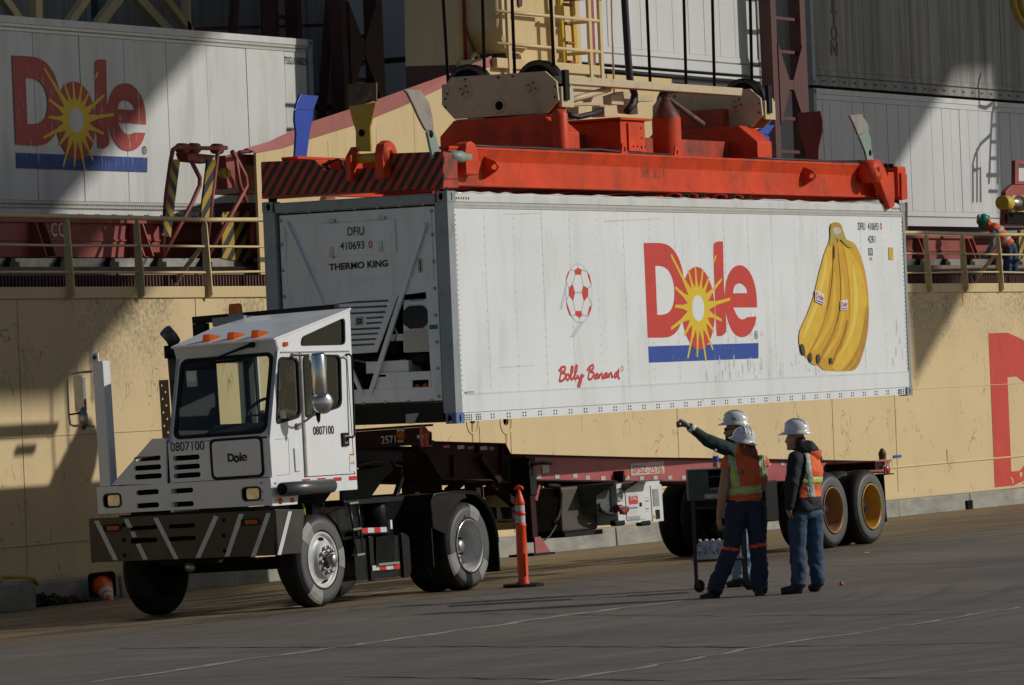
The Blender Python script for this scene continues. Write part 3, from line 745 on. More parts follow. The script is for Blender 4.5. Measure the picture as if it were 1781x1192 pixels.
lattice('cell_guide', 'dark red ladder like cell guide between the middle and right containers', *(31.89,33.132), 11.6, 2.0, 9.5, 'darkred', .62, 5.628, .22)
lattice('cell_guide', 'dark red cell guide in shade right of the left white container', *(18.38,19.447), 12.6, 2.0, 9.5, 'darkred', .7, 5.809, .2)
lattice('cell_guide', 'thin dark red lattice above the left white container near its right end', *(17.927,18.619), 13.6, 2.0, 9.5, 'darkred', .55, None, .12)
lb = thing('lashing_bridge', 'cream braced lashing frame in the dark above the left container roof', 'frame', (10, 15, 5))
for p0, p1, w in (((13.464,6.613), (13.442,5.928), .17), ((17.625,6.826), (17.586,5.917), .11), ((14.866,6.684), (14.199,6.11), .13), ((15.774,6.731), (14.903,6.081), .16), ((16.127,6.749), (17.235,6.09), .16), ((16.897,6.788), (17.855,6.116), .12), ((12.531,6.565), (13.099,6.091), .13)):
    mb = MB(); mb.bar((p0[0], 15, p0[1]), (p1[0], 15, p1[1]), w, .12, (0, 1, 0)); mb.build('brace', 'cream', lb)
mb = MB(); mb.bar((17.563, 14.8, 6.246), (21.657, 14.8, 6.493), .05, .05); mb.build('stringer', 'darkred', lb)
for u0 in range(5):
    x = 17.893 + u0 * 1.45
    mb = MB(); mb.bar((x, 14.6, 4), (x + (.0 if u0 % 2 else .9), 14.6, 8.5), .11, .11); mb.build('upright', 'darkred', lb)

# ------------------------------------------------------------------ cream ship tower with sloped bulwark
TY = 9.6
tw = thing('ship_tower', 'cream steel ship tower with dark red skirt behind the spreader', 'tower', (20, 10.5, 2))
X1, X2 = 17.477, 21.498
zs = 5.326
yA, zA = 10.824, 5.366
mb = MB(); mb.add([(X1 - .05, yA, zA), (X1 + .35, yA, 14), (X1 + .35, 9.9, 14), (X1 - .05, 9.9, zs)], [(0, 1, 2, 3)]); mb.add([(X1 - .05, 9.9, zs), (X1 + .35, 9.9, 14), (X2, 9.9, 14), (X2, 9.9, zs)], [(0, 1, 2, 3)])
mb.add([(X1 - .05, yA, zA), (X1 + .35, yA, 14), (X2, yA, 14), (X2, yA, zA)], [(0, 1, 2, 3)]); mb.add([(X2, 9.9, zs), (X2, 9.9, 14), (X2, yA, 14), (X2, yA, zs)], [(0, 1, 2, 3)])
mb.build('tower_wall', 'cream', tw)
mb = MB(); mb.add([(X1 - .05, yA, zA - .8), (X1 - .05, yA, zA - .003), (X1 - .05, 9.9, zs - .003), (X1 - .05, 9.9, zs - .8)], [(0, 1, 2, 3)]); mb.build('skirt', 'darkred', tw)
mb = MB(); mb.add([(X1 - .05, 9.9, zs - 4), (X1 - .05, 9.9, zs), (X2, 9.9, zs), (X2, 9.9, zs - 4)], [(0, 1, 2, 3)]); mb.build('lower_wall', 'cream', tw)
mb = MB(); mb.tube([(X1 + .2, 9.88, zs), (X1 + .45, 9.88, 14)], .03, 6); mb.build('edge_trim', 'shipred', tw)
mb = MB(); mb.box(X1 - .4, 26.3, 9.2, 9.7, 7.7, 11.5); mb.build('added_shade_box', 'cream', tw)  # unseen box added to keep sun off the second container row
# rounded fairing with an opening
fx0, fx1 = 17.74, 18.971
fzb = 5.48
mb = MB(); mb.sheet([[(fx0 + .25, fzb), (fx1 - .5, fzb), (fx1 - .25, fzb + .12), (fx1, fzb + .5), (fx1 + .1, 10), (fx0, 10), (fx0 - .05, fzb + .4)]], lambda a, b: (a, 9.3, b), (0, .59, 0)); mb.build('fairing', 'cream', tw, bevel=.12)
mb = MB(); mb.sheet([rrect(fx1 - .62, fzb + .75, fx1 - .50, fzb + 1.25, .05)], lambda a, b: (a, 9.27, b), (0, .02, 0)); mb.build('slot', 'darkred', tw)
mb = MB(); mb.box(fx0 + .25, fx1 - .5, 9.33, 9.85, fzb - .09, fzb - .005); mb.build('fairing_base', 'darkred', tw)
# sloped bulwark with broad red cap
BY = 9.3
top = [(10.4,3.843), (11.011,3.954), (12.112,4.254), (13.404,4.508), (14.743,4.797), (16.306,5.129)]
low = [(10.62,3.782), (11.309,3.862), (12.173,4.031), (13.384,4.254), (14.724,4.564), (16.293,4.979)]
ext_t = [(top[-1][0] + 1.2, top[-1][1] + .3)]; ext_l = [(low[-1][0] + 1.2, low[-1][1] + .3)]
bw = thing('bulwark', 'sloping cream bulwark plate with broad red capping above the orange spreader', 'bulwark', (13, BY, 2))
lo_ = low + ext_l
mb = MB(); mb.sheet([lo_ + [(lo_[-1][0] + 6, lo_[-1][1]), (lo_[-1][0] + 6, 1.6), (lo_[0][0], 1.6)]], lambda a, b: (a, BY, b), (0, .04, 0)); mb.build('bulwark_plate', 'cream', bw)
mb = MB()
tt = top + ext_t
for i in range(len(tt) - 1):
    mb.add([(lo_[i][0], BY - .012, lo_[i][1]), (lo_[i + 1][0], BY - .012, lo_[i + 1][1]), (tt[i + 1][0], BY + .02, tt[i + 1][1]), (tt[i][0], BY + .02, tt[i][1]), (tt[i + 1][0], BY + .3, tt[i + 1][1] - .1), (tt[i][0], BY + .3, tt[i][1] - .1)], [(0, 1, 2, 3), (3, 2, 4, 5)])
mb.build('capping', 'shipred', bw)
for p in ((12.567,4.039), (13.94,4.285), (15.044,4.573)):
    mb = MB(); mb.bar((p[0], BY + .002, 2.0), (p[0], BY + .002, p[1] - .05), .012, .012); mb.build('plate_seam', 'cream', bw)
mb = MB(); mb.sheet([[(12.366,3.232), (12.49,3.234), (12.554,3.141), (12.27,3.128)]], lambda a, b: (a, 9.2, b), (0, .04, 0)); mb.build('bracket', 'shipred', bw)

# platform with railing and yellow ladder
pf = thing('access_platform', 'small cream platform with railing and ladder beside the ship tower', 'platform', (22, 9.4, 5))
PYv = 9.2
px0, px1 = 17.469, 20.859
pz1, pz0 = 5.393, 5.236
mb = MB(); mb.box(px0, px1, PYv, 10.2, pz0, pz1); mb.build('platform_deck', 'cream', pf, bevel=.01)
mb = MB(); mb.box(px0 + .6, px1, PYv + .05, 10.1, pz0 - .25, pz0 - .002); mb.build('platform_edge', 'cream', pf)
for u in (17.863, 19.292, 20.514, 20.878):
    mb = MB(); mb.box(u - .045, u + .045, PYv - .02, PYv + .03, pz1 - .3, pz1 + 1.14); mb.build('post', 'cream', pf)
mb = MB(); mb.box(21.752 - .05, 21.752 + .05, 9.8, 9.86, pz1, pz1 + 1.2); mb.build('post', 'shipred', pf)
for k, (hh, mt) in enumerate(((1.10, 'shipred'), (.72, 'cream'), (.22, 'cream'))):
    mb = MB(); mb.tube([(px0, PYv, pz1 + hh), (px1 - .05, PYv, pz1 + hh)], .03, 7); mb.build('rail', mt, pf)
    mb = MB(); mb.tube([(px1 - .05, PYv, pz1 + hh), (px1 - .05, 10.2, pz1 + hh)], .03, 7); mb.build('rail', mt, pf)
mb = MB(); mb.lathe([(.0, 0), (.26, 0), (.26, .09), (.0, .09)], (px1 + .1, PYv + .1, pz1 + 1.13), (0, 0, 1), 14); mb.build('lamp_bracket', 'cream', pf)
mb = MB(); mb.tube([(21.305, PYv, pz1 + 1.1), (21.255, PYv, pz0 - .3)], .018, 6); mb.build('conduit', 'cream', pf)
la = thing('ladder', 'yellow steel ladder with red rungs standing on the cream platform', 'ladder', (22, 9.7, 5))
l0, l1, l2, l3 = (20.493,6.425), (20.875,6.444), (20.551,5.488), (20.934,5.503)
for a, b in ((l0, l2), (l1, l3)):
    mb = MB(); mb.bar((a[0] - .04, 9.7, a[1] + 1.0), (b[0], 9.7, b[1] - .1), .10, .05, (0, 1, 0)); mb.build('stile', 'yellowpl', la)
for k in range(4):
    f_ = .02 + k * .33; z = l0[1] * (1 - f_) + l2[1] * f_
    mb = MB(); mb.tube([(l0[0] * (1 - f_) + l2[0] * f_, 9.7, z), (l1[0] * (1 - f_) + l3[0] * f_, 9.7, z)], .028, 7); mb.build('rung', 'shipred', la)
mb = MB()
mb.tube([(17.645, 9.75, 5.266), (17.659, 9.75, 5.439), (17.74, 9.75, 5.499), (17.852, 9.75, 5.465), (17.817, 9.75, 5.273)], .035, 8)
tag(mb.build('hand_hoop', 'cream'), 'small cream hoop rail on the tower ledge left of the fairing', 'hoop')

# ------------------------------------------------------------------ red hatch gear on the left deck
hg = thing('hatch_gear', 'red tubular hatch gear with two yellow and black striped guards, left deck', 'machinery', (9, 9.4, 1.9))
GY = 9.35
def gp(p): return (p[0], GY, p[1])
for pts, r_ in (([(8.22,2.352), (8.377,3.148), (8.526,3.629), (8.595,3.79), (8.698,3.827), (8.812,3.818)], .032),
                ([(9.044,3.631), (9.231,3.409), (9.223,3.304), (9.001,3.044), (8.23,2.304)], .032),
                ([(9.334,2.464), (9.532,3.16), (9.708,3.746), (9.789,3.837), (9.937,3.84)], .032),
                ([(10.082,3.794), (10.401,3.449), (10.422,3.318), (10.21,3.103), (9.336,2.303)], .035),
                ([(8.887,3.812), (9.763,3.831)], .03), ([(10.15,3.783), (10.237,3.343), (10.397,3.083)], .03), ([(10.729,3.696), (11.065,3.504)], .032),
                ([(10.261,3.781), (10.839,3.835), (11.177,3.85)], .03)):
    mb = MB(); mb.tube([gp(p) for p in pts], r_, 9); mb.build('tube', 'shipred', hg)
for c in ((9.191,3.821), (9.778,3.826), (8.901,3.812)):
    mb = MB(); mb.lathe([(.03, -.08), (.075, -.08), (.075, .08), (.03, .08)], (c[0], GY + .05, c[1]), (1, 0, 0), 12); mb.build('bearing', 'shipred', hg)
for pts in ([(9.135,3.77), (9.91,3.745), (9.724,3.628), (9.199,3.65)], [(10.449,3.773), (11.516,3.778), (11.506,3.645), (10.527,3.618)], [(10.145,3.747), (10.37,3.752), (10.366,3.293), (10.155,3.274)]):
    mb = MB(); mb.sheet([pts], lambda a, b: (a, GY + .15, b), (0, .18, 0)); mb.build('arm_plate', 'shipred', hg, bevel=.01)
mb = MB(); mb.sheet([[(8.51,3.649), (8.719,3.653), (8.403,2.573), (8.206,2.604)]], lambda a, b: (a, GY - .03, b), (0, .03, 0)); mb.build('striped_guard', 'yhazard2', hg)
mb = MB(); mb.sheet([[(9.361,3.663), (9.567,3.667), (9.33,2.848), (9.126,2.847)]], lambda a, b: (a, GY - .06, b), (0, .03, 0)); mb.build('striped_guard', 'yhazard', hg)
mb = MB(); mb.sheet([[(10.152,2.955), (10.921,2.971), (10.866,2.236), (10.104,2.301)]], lambda a, b: (a, 9.6, b), (0, .03, 0)); mb.build('striped_plate', 'yhazard', hg)
mb = MB(); mb.sheet([[(10.495,3.095), (11.439,3.106), (11.371,2.207), (10.429,2.208)]], lambda a, b: (a, 9.7, b), (0, .25, 0)); mb.build('gear_box', 'darkred', hg)
mb = MB(); mb.lathe([(0, 0), (.26, 0), (.26, .08), (0, .08)], (10.918, 9.5, 2.592), (0, -1, 0), 20); mb.build('flange', 'shipred', hg)
c = (11.116,3.486)
mb = MB(); mb.box(c[0] - .3, c[0] + .35, 9.75, 10.2, c[1] - .25, c[1] + .2); mb.build('cream_bracket', 'cream', hg)
c = (10.192,3.495)
mb = MB(); mb.lathe([(0, 0), (.08, 0), (.08, .1), (0, .1)], (c[0], 9.6, c[1]), (-.4, -1, 0), 12); mb.build('yellow_cap', 'yellowpl', hg)

# red gear with yellow ram, right deck
hr = thing('hatch_ram', 'dark red hatch ram housing with a yellow capped cylinder, right deck edge', 'machinery', (42, 9.8, 1.9))
RYv = 9.9
mb = MB(); mb.sheet([[(38.683,3.635), (38.878,3.724), (39.102,3.789), (41.104,3.818), (41.015,2.987), (38.551,2.97)]], lambda a, b: (a, RYv, b), (0, .12, 0)); mb.build('housing', 'shipred', hr, bevel=.02)
mb = MB(); mb.sheet([[(39.151,4.259), (41.155,4.298), (41.104,3.818), (39.102,3.789)], [(39.331,4.188), (39.296,3.853), (40.981,3.879), (41.018,4.22)]], lambda a, b: (a, RYv - .02, b), (0, .08, 0)); mb.build('window_frame', 'shipred', hr)
mb = MB(); mb.sheet([[(39.406,4.205), (41.204,4.239), (41.164,3.867), (39.367,3.84)]], lambda a, b: (a, RYv + .1, b), (0, .05, 0)); mb.build('pale_plate', 'oldwhite', hr)
mb = MB(); mb.sheet([[(38.708,3.556), (40.84,3.583), (40.805,3.256), (38.674,3.236)]], lambda a, b: (a, 9.78, b), (0, .1, 0)); mb.build('yellow_plate', 'cream', hr)
c = (38.256,3.403)
mb = MB(); mb.tube([(c[0] + .1, 9.72, c[1]), (c[0] + .75, 9.72, c[1])], .10, 14); mb.build('cylinder', 'steel', hr)
mb = MB(); mb.tube([(c[0] - .22, 9.72, c[1]), (c[0] + .1, 9.72, c[1])], .14, 14); mb.build('cylinder_cap', 'yellowpl', hr)
mb = MB(); mb.tube([(c[0] + .62, 9.72, c[1]), (c[0] + .72, 9.72, c[1])], .16, 14); mb.build('collar', 'cream', hr)
mb = MB(); mb.box(38.598, 40.683, 9.86, 9.9, 3.011, 3.208); mb.build('recess', 'dark', hr)
mb = MB(); mb.sheet([[(38.828,2.883), (40.886,2.895), (40.804,2.129), (38.749,2.132)]], lambda a, b: (a, 9.72, b), (0, .04, 0)); mb.build('striped_plate', 'yhazard', hr)
mb = MB(); mb.sheet([[(36.716,2.999), (36.795,3.111), (37.244,3.479), (37.328,3.494), (37.266,2.89), (36.699,2.831)]], lambda a, b: (a, 11.4, b), (0, .05, 0)); mb.build('fin', 'darkred', hr)

# yellow hoses hanging in the upper right corner
for k, (off, lab) in enumerate(((0, 'outer yellow hose curving through the top right corner'), (.35, 'inner yellow hose curving through the top right corner'))):
    pts = [(37.956,7.5), (38.038,7.202), (38.207,6.999), (38.459,6.844), (38.941,6.668)]
    mb = MB(); mb.tube([(p[0] + off, 9.3, p[1] + off * .1) for p in pts], .07, 9); tag(mb.build('hose', 'yhose'), lab, 'hose', None)

# ------------------------------------------------------------------ caged ladder on the ship, just right of the view: its shadow falls on the white container
cl_ = thing('cage_ladder', 'caged access ladder on the ship at the right, known here by its shadow', 'ladder', (44.6, 9.2, 2))
def shp(p): s_ = 12 - 9.2; return (p[0] + .62 * s_, 9.2, p[1] + .61 * s_)
lad = [shp((43.077,5.691)), shp((43.318,5.698)), shp((42.7,3.983)), shp((43.156,3.99))]
for a, b in ((0, 2), (1, 3)):
    mb = MB(); mb.tube([lad[a], lad[b]], .05, 6); mb.build('stile', 'darkred', cl_)
for k in range(6):
    f_ = .1 + k * .2
    mb = MB(); mb.tube([V(lad[0]).lerp(V(lad[2]), f_), V(lad[1]).lerp(V(lad[3]), f_)], .035, 6); mb.build('rung', 'darkred', cl_)
for pts in ([(42.883,4.979), (42.345,4.775), (42.045,4.546), (41.907,4.352), (41.973,4.226), (42.294,4.28), (42.223,3.593)], [(42.161,4.675), (42.049,3.591)], [(41.907,4.352), (41.845,3.589)], [(42.597,4.141), (43.48,4.156)], [(42.494,6.216), (42.308,5.954), (42.305,5.54), (42.66,5.518), (42.99,5.624)]):
    mb = MB(); mb.tube([shp(p) for p in pts], .04, 6); mb.build('cage_bar', 'darkred', cl_)

# ------------------------------------------------------------------ quay crane standing right of the view, its braces shade the ship
ck = thing('quay_crane', 'big braced quay crane standing outside the picture on the right', 'crane', (55, -20, -2))
CYp = -20.0
def up(p, y): s_ = y - CYp; return (p[0] + .62 * s_, p[1] + .61 * s_)
def line(a, b, x): return a[1] + (b[1] - a[1]) * (x - a[0]) / (b[0] - a[0])
LA, LB = (22.08, 17.79), (33.29, 25.1)
mb = MB(); mb.sheet([[(14, 17.79), LA, LB, (40, line(LA, LB, 40)), (40, line(LA, LB, 40) + 6.5), (14, line(LA, LB, 14) + 12)]], lambda a, b: (a, CYp, b), (0, 1.0, 0)); mb.build('left_brace', 'cream', ck)
RA, RB = (48.6, 17.6), (61.0, 25.62)
mb = MB(); mb.sheet([[(48.6, 17.4), (61.0, 25.72), (62.95, 25.85), (63.1, 14), (66, 14), (66, 36), (55.0, 28.2), (53.2, 26.9), (53.2, 23.5), (48.4, 19.6)]], lambda a, b: (a, CYp, b), (0, 1.0, 0)); mb.build('right_brace', 'cream', ck)
for x in (64.5,):
    mb = MB(); mb.box(x - .9, x + .9, CYp - .5, CYp + .5, -2.4, 14); mb.build('leg', 'cream', ck)
mb = MB(); mb.box(12, 68, CYp + 1.2, CYp + 3, 36.5, 39); mb.build('girder', 'cream', ck)

# ================================================================== the container hanging from the spreader
CLn, CWd, CHt = 12.192, 2.438, 2.591
box = thing('reefer_container', 'white refrigerated container with red logo and banana bunch, hanging under the orange spreader', 'container', (CLn / 2, CWd / 2, 0))
P = lambda a, b, dy=0.0: (a, dy, b)
def side(loops, name, material, lift, par=None, label=None):
    mb = MB(); mb.face(loops, lambda a, b: (a, .012 - lift, b)); return mb.build(name, material, par or box, label=label)
# side panels with riveted joints
xs0, xs1 = .165, CLn - .085
zt, zb = 2.431, 0.136
zt = 2.40; zb = .33
np_ = 18; pw = (xs1 - xs0) / np_
for i in range(np_):
    a = xs0 + i * pw
    mb = MB(); mb.box(a + .0015, a + pw - .0015, .012 + random.uniform(-.0008, .0008), .05, zb, zt); mb.build('side_panel', 'white', box)
mb = MB(); mb.box(.52, CLn - .06, .03, CWd - .03, .06, CHt - .06); mb.build('box', 'oldwhite', box)
for y0_, y1_ in ((.03, .16), (CWd - .16, CWd - .03)):
    mb = MB(); mb.box(.13, .515, y0_, y1_, .06, CHt - .06); mb.build('side_wall', 'oldwhite', box)
mb = MB(); mb.box(.08, .5, .17, CWd - .17, CHt - .14, CHt - .07); mb.build('unit_head', 'oldwhite', box)
mb = MB()
for i in range(1, np_):
    a = xs0 + i * pw
    for k in range(19): mb.box(a - .017, a - .008, .008, .013, zb + .07 + k * .105, zb + .080 + k * .105)
mb.build('rivets', 'rivet', box, kind='stuff')
mb = MB()
for i in range(200):
    a = xs0 + .03 + i * .06; mb.box(a, a + .012, .001, .012, zt + .022, zt + .04)
    mb.box(a, a + .012, .003, .012, zb - .02, zb - .006)
for k in range(36): mb.box(xs0 + .01, xs0 + .022, .006, .013, zb + .03 + k * .056, zb + .042 + k * .056); mb.box(xs1 - .03, xs1 - .018, .006, .013, zb + .03 + k * .056, zb + .045 + k * .056)
mb.build('rivets', 'rivet', box, kind='stuff')
mb = MB(); mb.box(.155, CLn - .08, -.002, .06, 2.47, 2.562); mb.build('top_rail', 'oldwhite', box, bevel=.006)
mb = MB(); mb.box(.155, CLn - .08, .004, .06, zt + .003, 2.467); mb.build('rivet_strip', 'alu', box)
mb = MB(); mb.box(.155, CLn - .08, .003, .06, .115, zb - .002); mb.build('lower_rail', 'white', box, bevel=.006)
mb = MB(); mb.box(.155, CLn - .08, .012, .06, .018, .112); mb.build('bottom_rail', 'white', box)
mb = MB()
for i in range(31):
    a = .8 + i * .365
    for dx in (0, .06):
        for dz in (.045, .08): mb.box(a + dx, a + dx + .014, .006, .014, dz - .009, dz + .009)
for i in range(4):
    for dz in (.03, .055, .08): mb.box(.2 + i * .05, .218 + i * .05, .006, .014, dz, dz + .014); mb.box(CLn - .42 + i * .07, CLn - .39 + i * .07, .006, .014, dz, dz + .014)
for i in range(3):
    for dz in (.03, .055, .08): mb.box(.46 + i * .045, .477 + i * .045, .006, .014, dz, dz + .014)
for i in range(6): mb.box(.19 + i * .055, .203 + i * .055, -.008, 0, 2.50, 2.525); mb.box(CLn - .42 + i * .05, CLn - .405 + i * .05, -.008, 0, 2.50, 2.525)
mb.build('rivets', 'print', box, kind='stuff')
mb = MB(); mb.box(.05, CLn - .05, .01, CWd - .01, 2.50, 2.575); mb.build('roof', 'oldwhite', box)
# crumpled sealing strip on the roof edge
mb = MB(); pts = [(.17 + i * .2, .02 + random.uniform(-.006, .008), 2.572 + random.uniform(-.014, .012)) for i in range(60)]
mb.tube(pts, .016, 5); mb.build('roof_strip', 'alu', box)
# corner posts
def cpost(x0, x1, y0, y1):
    mb = MB(); mb.box(x0, x1, y0, y1, .118, CHt - .118); mb.build('corner_post', 'steelgrey', box, bevel=.006)
cpost(0.002, .15, 0, .16); cpost(0.002, .15, CWd - .16, CWd); cpost(CLn - .08, CLn - .002, 0.002, .12); cpost(CLn - .08, CLn - .002, CWd - .12, CWd - .002)
def casting(xa, xb, ya, yb, z0, z1, material, near, front):
    t = MB()
    cx, cz = (xa + xb) / 2, (z0 + z1) / 2
    ynr = ya if near else yb; s_ = -1 if near else 1
    t.sheet([[(xa, z0), (xb, z0), (xb, z1), (xa, z1)], circ(cx, cz, .022, 10, .045)], lambda a, b: (a, ynr + s_ * .004, b), (0, -s_ * .03, 0))
    xf_ = xa if front else xb; q = -1 if front else 1
    cy = (ya + yb) / 2
    t.sheet([[(ya + .031, z0), (yb - .031, z0), (yb - .031, z1), (ya + .031, z1)], circ(cy, cz, .032, 10, .045)], lambda a, b: (xf_ + q * .004, a, b), (-q * .03, 0, 0))
    t.box(xa + .03, xb - .002, ya + .03, yb - .03, z1 - .02, z1); t.box(xa + .03, xb - .002, ya + .03, yb - .03, z0, z0 + .02)
    o = t.build('corner_casting', material, box)
    t = MB(); t.box(xa + .035, xb - .035, ya + .035, yb - .035, z0 + .025, z1 - .025); t.build('casting_bore', 'dark', o)
for near, ya, yb in ((True, 0, .162), (False, CWd - .162, CWd)):
    for front, xa, xb in ((True, 0, .178), (False, CLn - .178, CLn)):
        casting(xa, xb, ya, yb, 0, .118, 'bluecast' if (near and front) else 'steelgrey', near, front)
        casting(xa, xb, ya, yb, CHt - .118, CHt, 'steelgrey', near, front)
# front frame
mb = MB(); mb.box(.01, .12, .165, CWd - .165, 2.46, 2.565); mb.build('header', 'steelgrey', box, bevel=.006)
mb = MB(); mb.box(.012, .12, .165, CWd - .165, .02, .235); mb.build('sill', 'blackmat', box, bevel=.006)
mb = MB(); mb.sheet([[(0.65,0.126), (0.479,0.132), (0.551,0.016), (0.655,0.019)]], lambda a, b: (.004, a, b), (.006, 0, 0)); mb.build('sill_plate', 'steelgrey', box)
# refrigeration unit
F = lambda a, b: (a, b)
py0, py1, pz0, pz1 = .185, 2.235, .262, 2.432
rec = [(0.606,1.675), (0.303,1.666), (0.333,0.352), (1.03,0.375), (1.326,0.612), (1.52,0.666), (2.111,1.652), (1.897,1.662), (1.806,1.667)]
lower = [(py0 + .14, .42), (py1 - .16, .42), (py1 - .14, 1.36), (py0 + .16, 1.48)]
mb = MB(); mb.sheet([[(py0, pz0), (py1, pz0), (py1, pz1), (py0, pz1)], lower], lambda a, b: (.035, a, b), (.03, 0, 0)); unit = mb.build('reefer_unit', 'unit', box, bevel=.006)
mb = MB(); mb.box(.45, .48, py0 + .05, py1 - .05, .3, 1.6); mb.build('unit_back', 'dark', unit)
mb = MB(); mb.box(.066, .45, py0 + .05, py1 - .05, .38, .42); mb.build('unit_floor', 'unit', unit)
mb = MB(); mb.box(.066, .45, py0 + .05, py1 - .05, 1.5, 1.54); mb.build('unit_roof', 'unit', unit)
mb = MB(); mb.sheet([[(py0 + .045, 1.62), (py1 - .045, 1.62), (py1 - .045, pz1 - .05), (py0 + .045, pz1 - .05)], [(py0 + .075, 1.65), (py1 - .075, 1.65), (py1 - .075, pz1 - .085), (py0 + .075, pz1 - .085)]], lambda a, b: (.026, a, b), (.009, 0, 0)); mb.build('bead', 'unit', unit)
mb = MB()
for uu, vv in ((133, 135), (240, 130), (347, 123), (452, 117), (560, 110), (668, 103), (775, 96), (812, 128), (817, 240), (823, 367), (828, 493), (833, 620), (838, 745), (843, 870), (848, 1000), (104, 175), (109, 285), (115, 408), (120, 532)):
    pass
BOLTS = [(2.128,2.461), (1.824,2.457), (1.521,2.458), (1.226,2.457), (0.924,2.458), (0.624,2.458), (0.328,2.459), (0.23,2.378), (0.229,2.113), (0.227,1.812), (0.227,1.513), (0.228,1.213), (0.228,0.917), (0.229,0.621), (0.23,0.313), (2.215,2.369), (2.214,2.103), (2.211,1.806), (2.211,1.507), (1.216,0.261), (0.923,0.264), (0.626,0.266), (0.322,0.269)]
for b_ in BOLTS:
    mb = MB(); mb.lathe([(0, 0), (.019, 0), (.019, .014), (.012, .02), (0, .02)], (.035, *b_), (-1, 0, 0), 8); mb.build('bolt', 'steel', unit)
# hatch with hinges and latches, lettering
hq = [(1.72,2.307), (0.703,2.308), (0.698,1.934), (1.707,1.934)]
mb = MB(); mb.sheet([hq], lambda a, b: (.012, a, b), (.023, 0, 0)); hatch = mb.build('hatch', 'unit', unit, bevel=.004)
for c in ((1.532,2.327), (0.871,2.331)):
    mb = MB(); mb.box(.004, .034, c[0] - .045, c[0] + .045, c[1] - .012, c[1] + .02); mb.build('hinge', 'steel', hatch)
for c in ((1.544,1.963), (0.892,2.003)):
    mb = MB(); mb.box(0, .034, c[0] - .022, c[0] + .022, c[1] - .05, c[1] + .07); mb.build('latch', 'steel', hatch)
def ftext(s, bl, br, top, material, par, lift=.004, x=.01, bold=.008):
    """lettering on a front-facing (-x) surface; bl, br lower corners, top = upper z at left"""
    ux = V((0, br[0] - bl[0], br[1] - bl[1])); w = ux.length
    return text(s, (x - lift, bl[0], bl[1]), ux / w, (0, 0, 1), w, top - bl[1], material, par, bold=bold)
ftext('DFIU', (1.318,2.153), (1.102,2.152), 2.251, 'print', hatch)
ftext('410693', (1.424,1.998), (1.107,1.999), 2.088, 'print', hatch)
ftext('0', (1.048,1.999), (0.998,1.998), 2.087, 'redprint', hatch)
ftext('THERMO KING', (1.596,1.773), (0.82,1.785), 1.852, 'print', unit, x=.033, bold=.03)
# brace tubes
for p0, p1, w in (((2.136,2.353), (1.22,0.369), .045), ((0.303,2.24), (1.116,0.366), .055)):
    mb = MB(); mb.bar((.005, *p0), (.02, *p1), w, .04, (1, 0, 0)); mb.build('brace', 'unit', unit, bevel=.008)
# louvred grille
gr = [(1.812,1.658), (0.613,1.661), (1.02,0.832), (1.435,0.824)]
SL = [((1.671,1.476),(0.808,1.477),(0.803,1.455),(1.669,1.452)), ((1.603,1.418),(0.841,1.417),(0.837,1.393),(1.599,1.394)), ((1.578,1.359),(0.864,1.356),(0.859,1.332),(1.573,1.335)), ((1.525,1.295),(0.889,1.292),(0.884,1.268),(1.52,1.271)), ((1.149,1.231),(0.917,1.234),(0.912,1.212),(1.144,1.21)), ((1.151,1.174),(0.942,1.175),(0.937,1.154),(1.147,1.15)), ((1.449,1.114),(0.967,1.114),(0.963,1.09),(1.444,1.09)), ((1.438,1.052),(0.995,1.053),(0.991,1.032),(1.433,1.03)), ((1.432,0.991),(1.026,0.995),(1.021,0.971),(1.428,0.967)), ((1.424,0.934),(1.051,0.936),(1.046,0.912),(1.419,0.909))]
mb = MB(); mb.sheet([gr] + SL, lambda a, b: (.045, a, b), (.02, 0, 0)); gp_ = mb.build('grille', 'unit', unit)
for s_ in SL:
    y_a, y_b, z_a, z_b = bb(s_)
    mb = MB(); mb.bar((.075, y_a, z_a + .02), (.075, y_b, z_b - .01), .05, .012, (.6, 0, 1)); mb.build('louvre', 'steelgrey', gp_)
e = [(1.282,1.232), (1.179,1.235), (1.183,1.147), (1.284,1.144)]
mb = MB(); mb.face([e], lambda a, b: (.042, a, b)); em = mb.build('emblem', 'print', gp_)
ya, yb, za, zb_ = bb(e)
mb = MB(); mb.face([[(ya + .006, za + .006), (yb - .006, za + .006), (yb - .006, zb_ - .006), (ya + .006, zb_ - .006)], [(ya + .016, za + .016), (yb - .016, za + .016), (yb - .016, zb_ - .016), (ya + .016, zb_ - .016)]], lambda a, b: (.041, a, b)); mb.build('emblem_border', 'creamlbl', em)
ftext('TK', (yb - .03, za + .032), (ya + .03, za + .032), zb_ - .032, 'creamlbl', em, lift=.0, x=.0405)
mb = MB(); mb.sheet([[(1.342,1.589), (1.14,1.59), (1.139,1.551), (1.338,1.551)]], lambda a, b: (.041, a, b), (.004, 0, 0)); mb.build('notice', 'creamlbl', gp_)
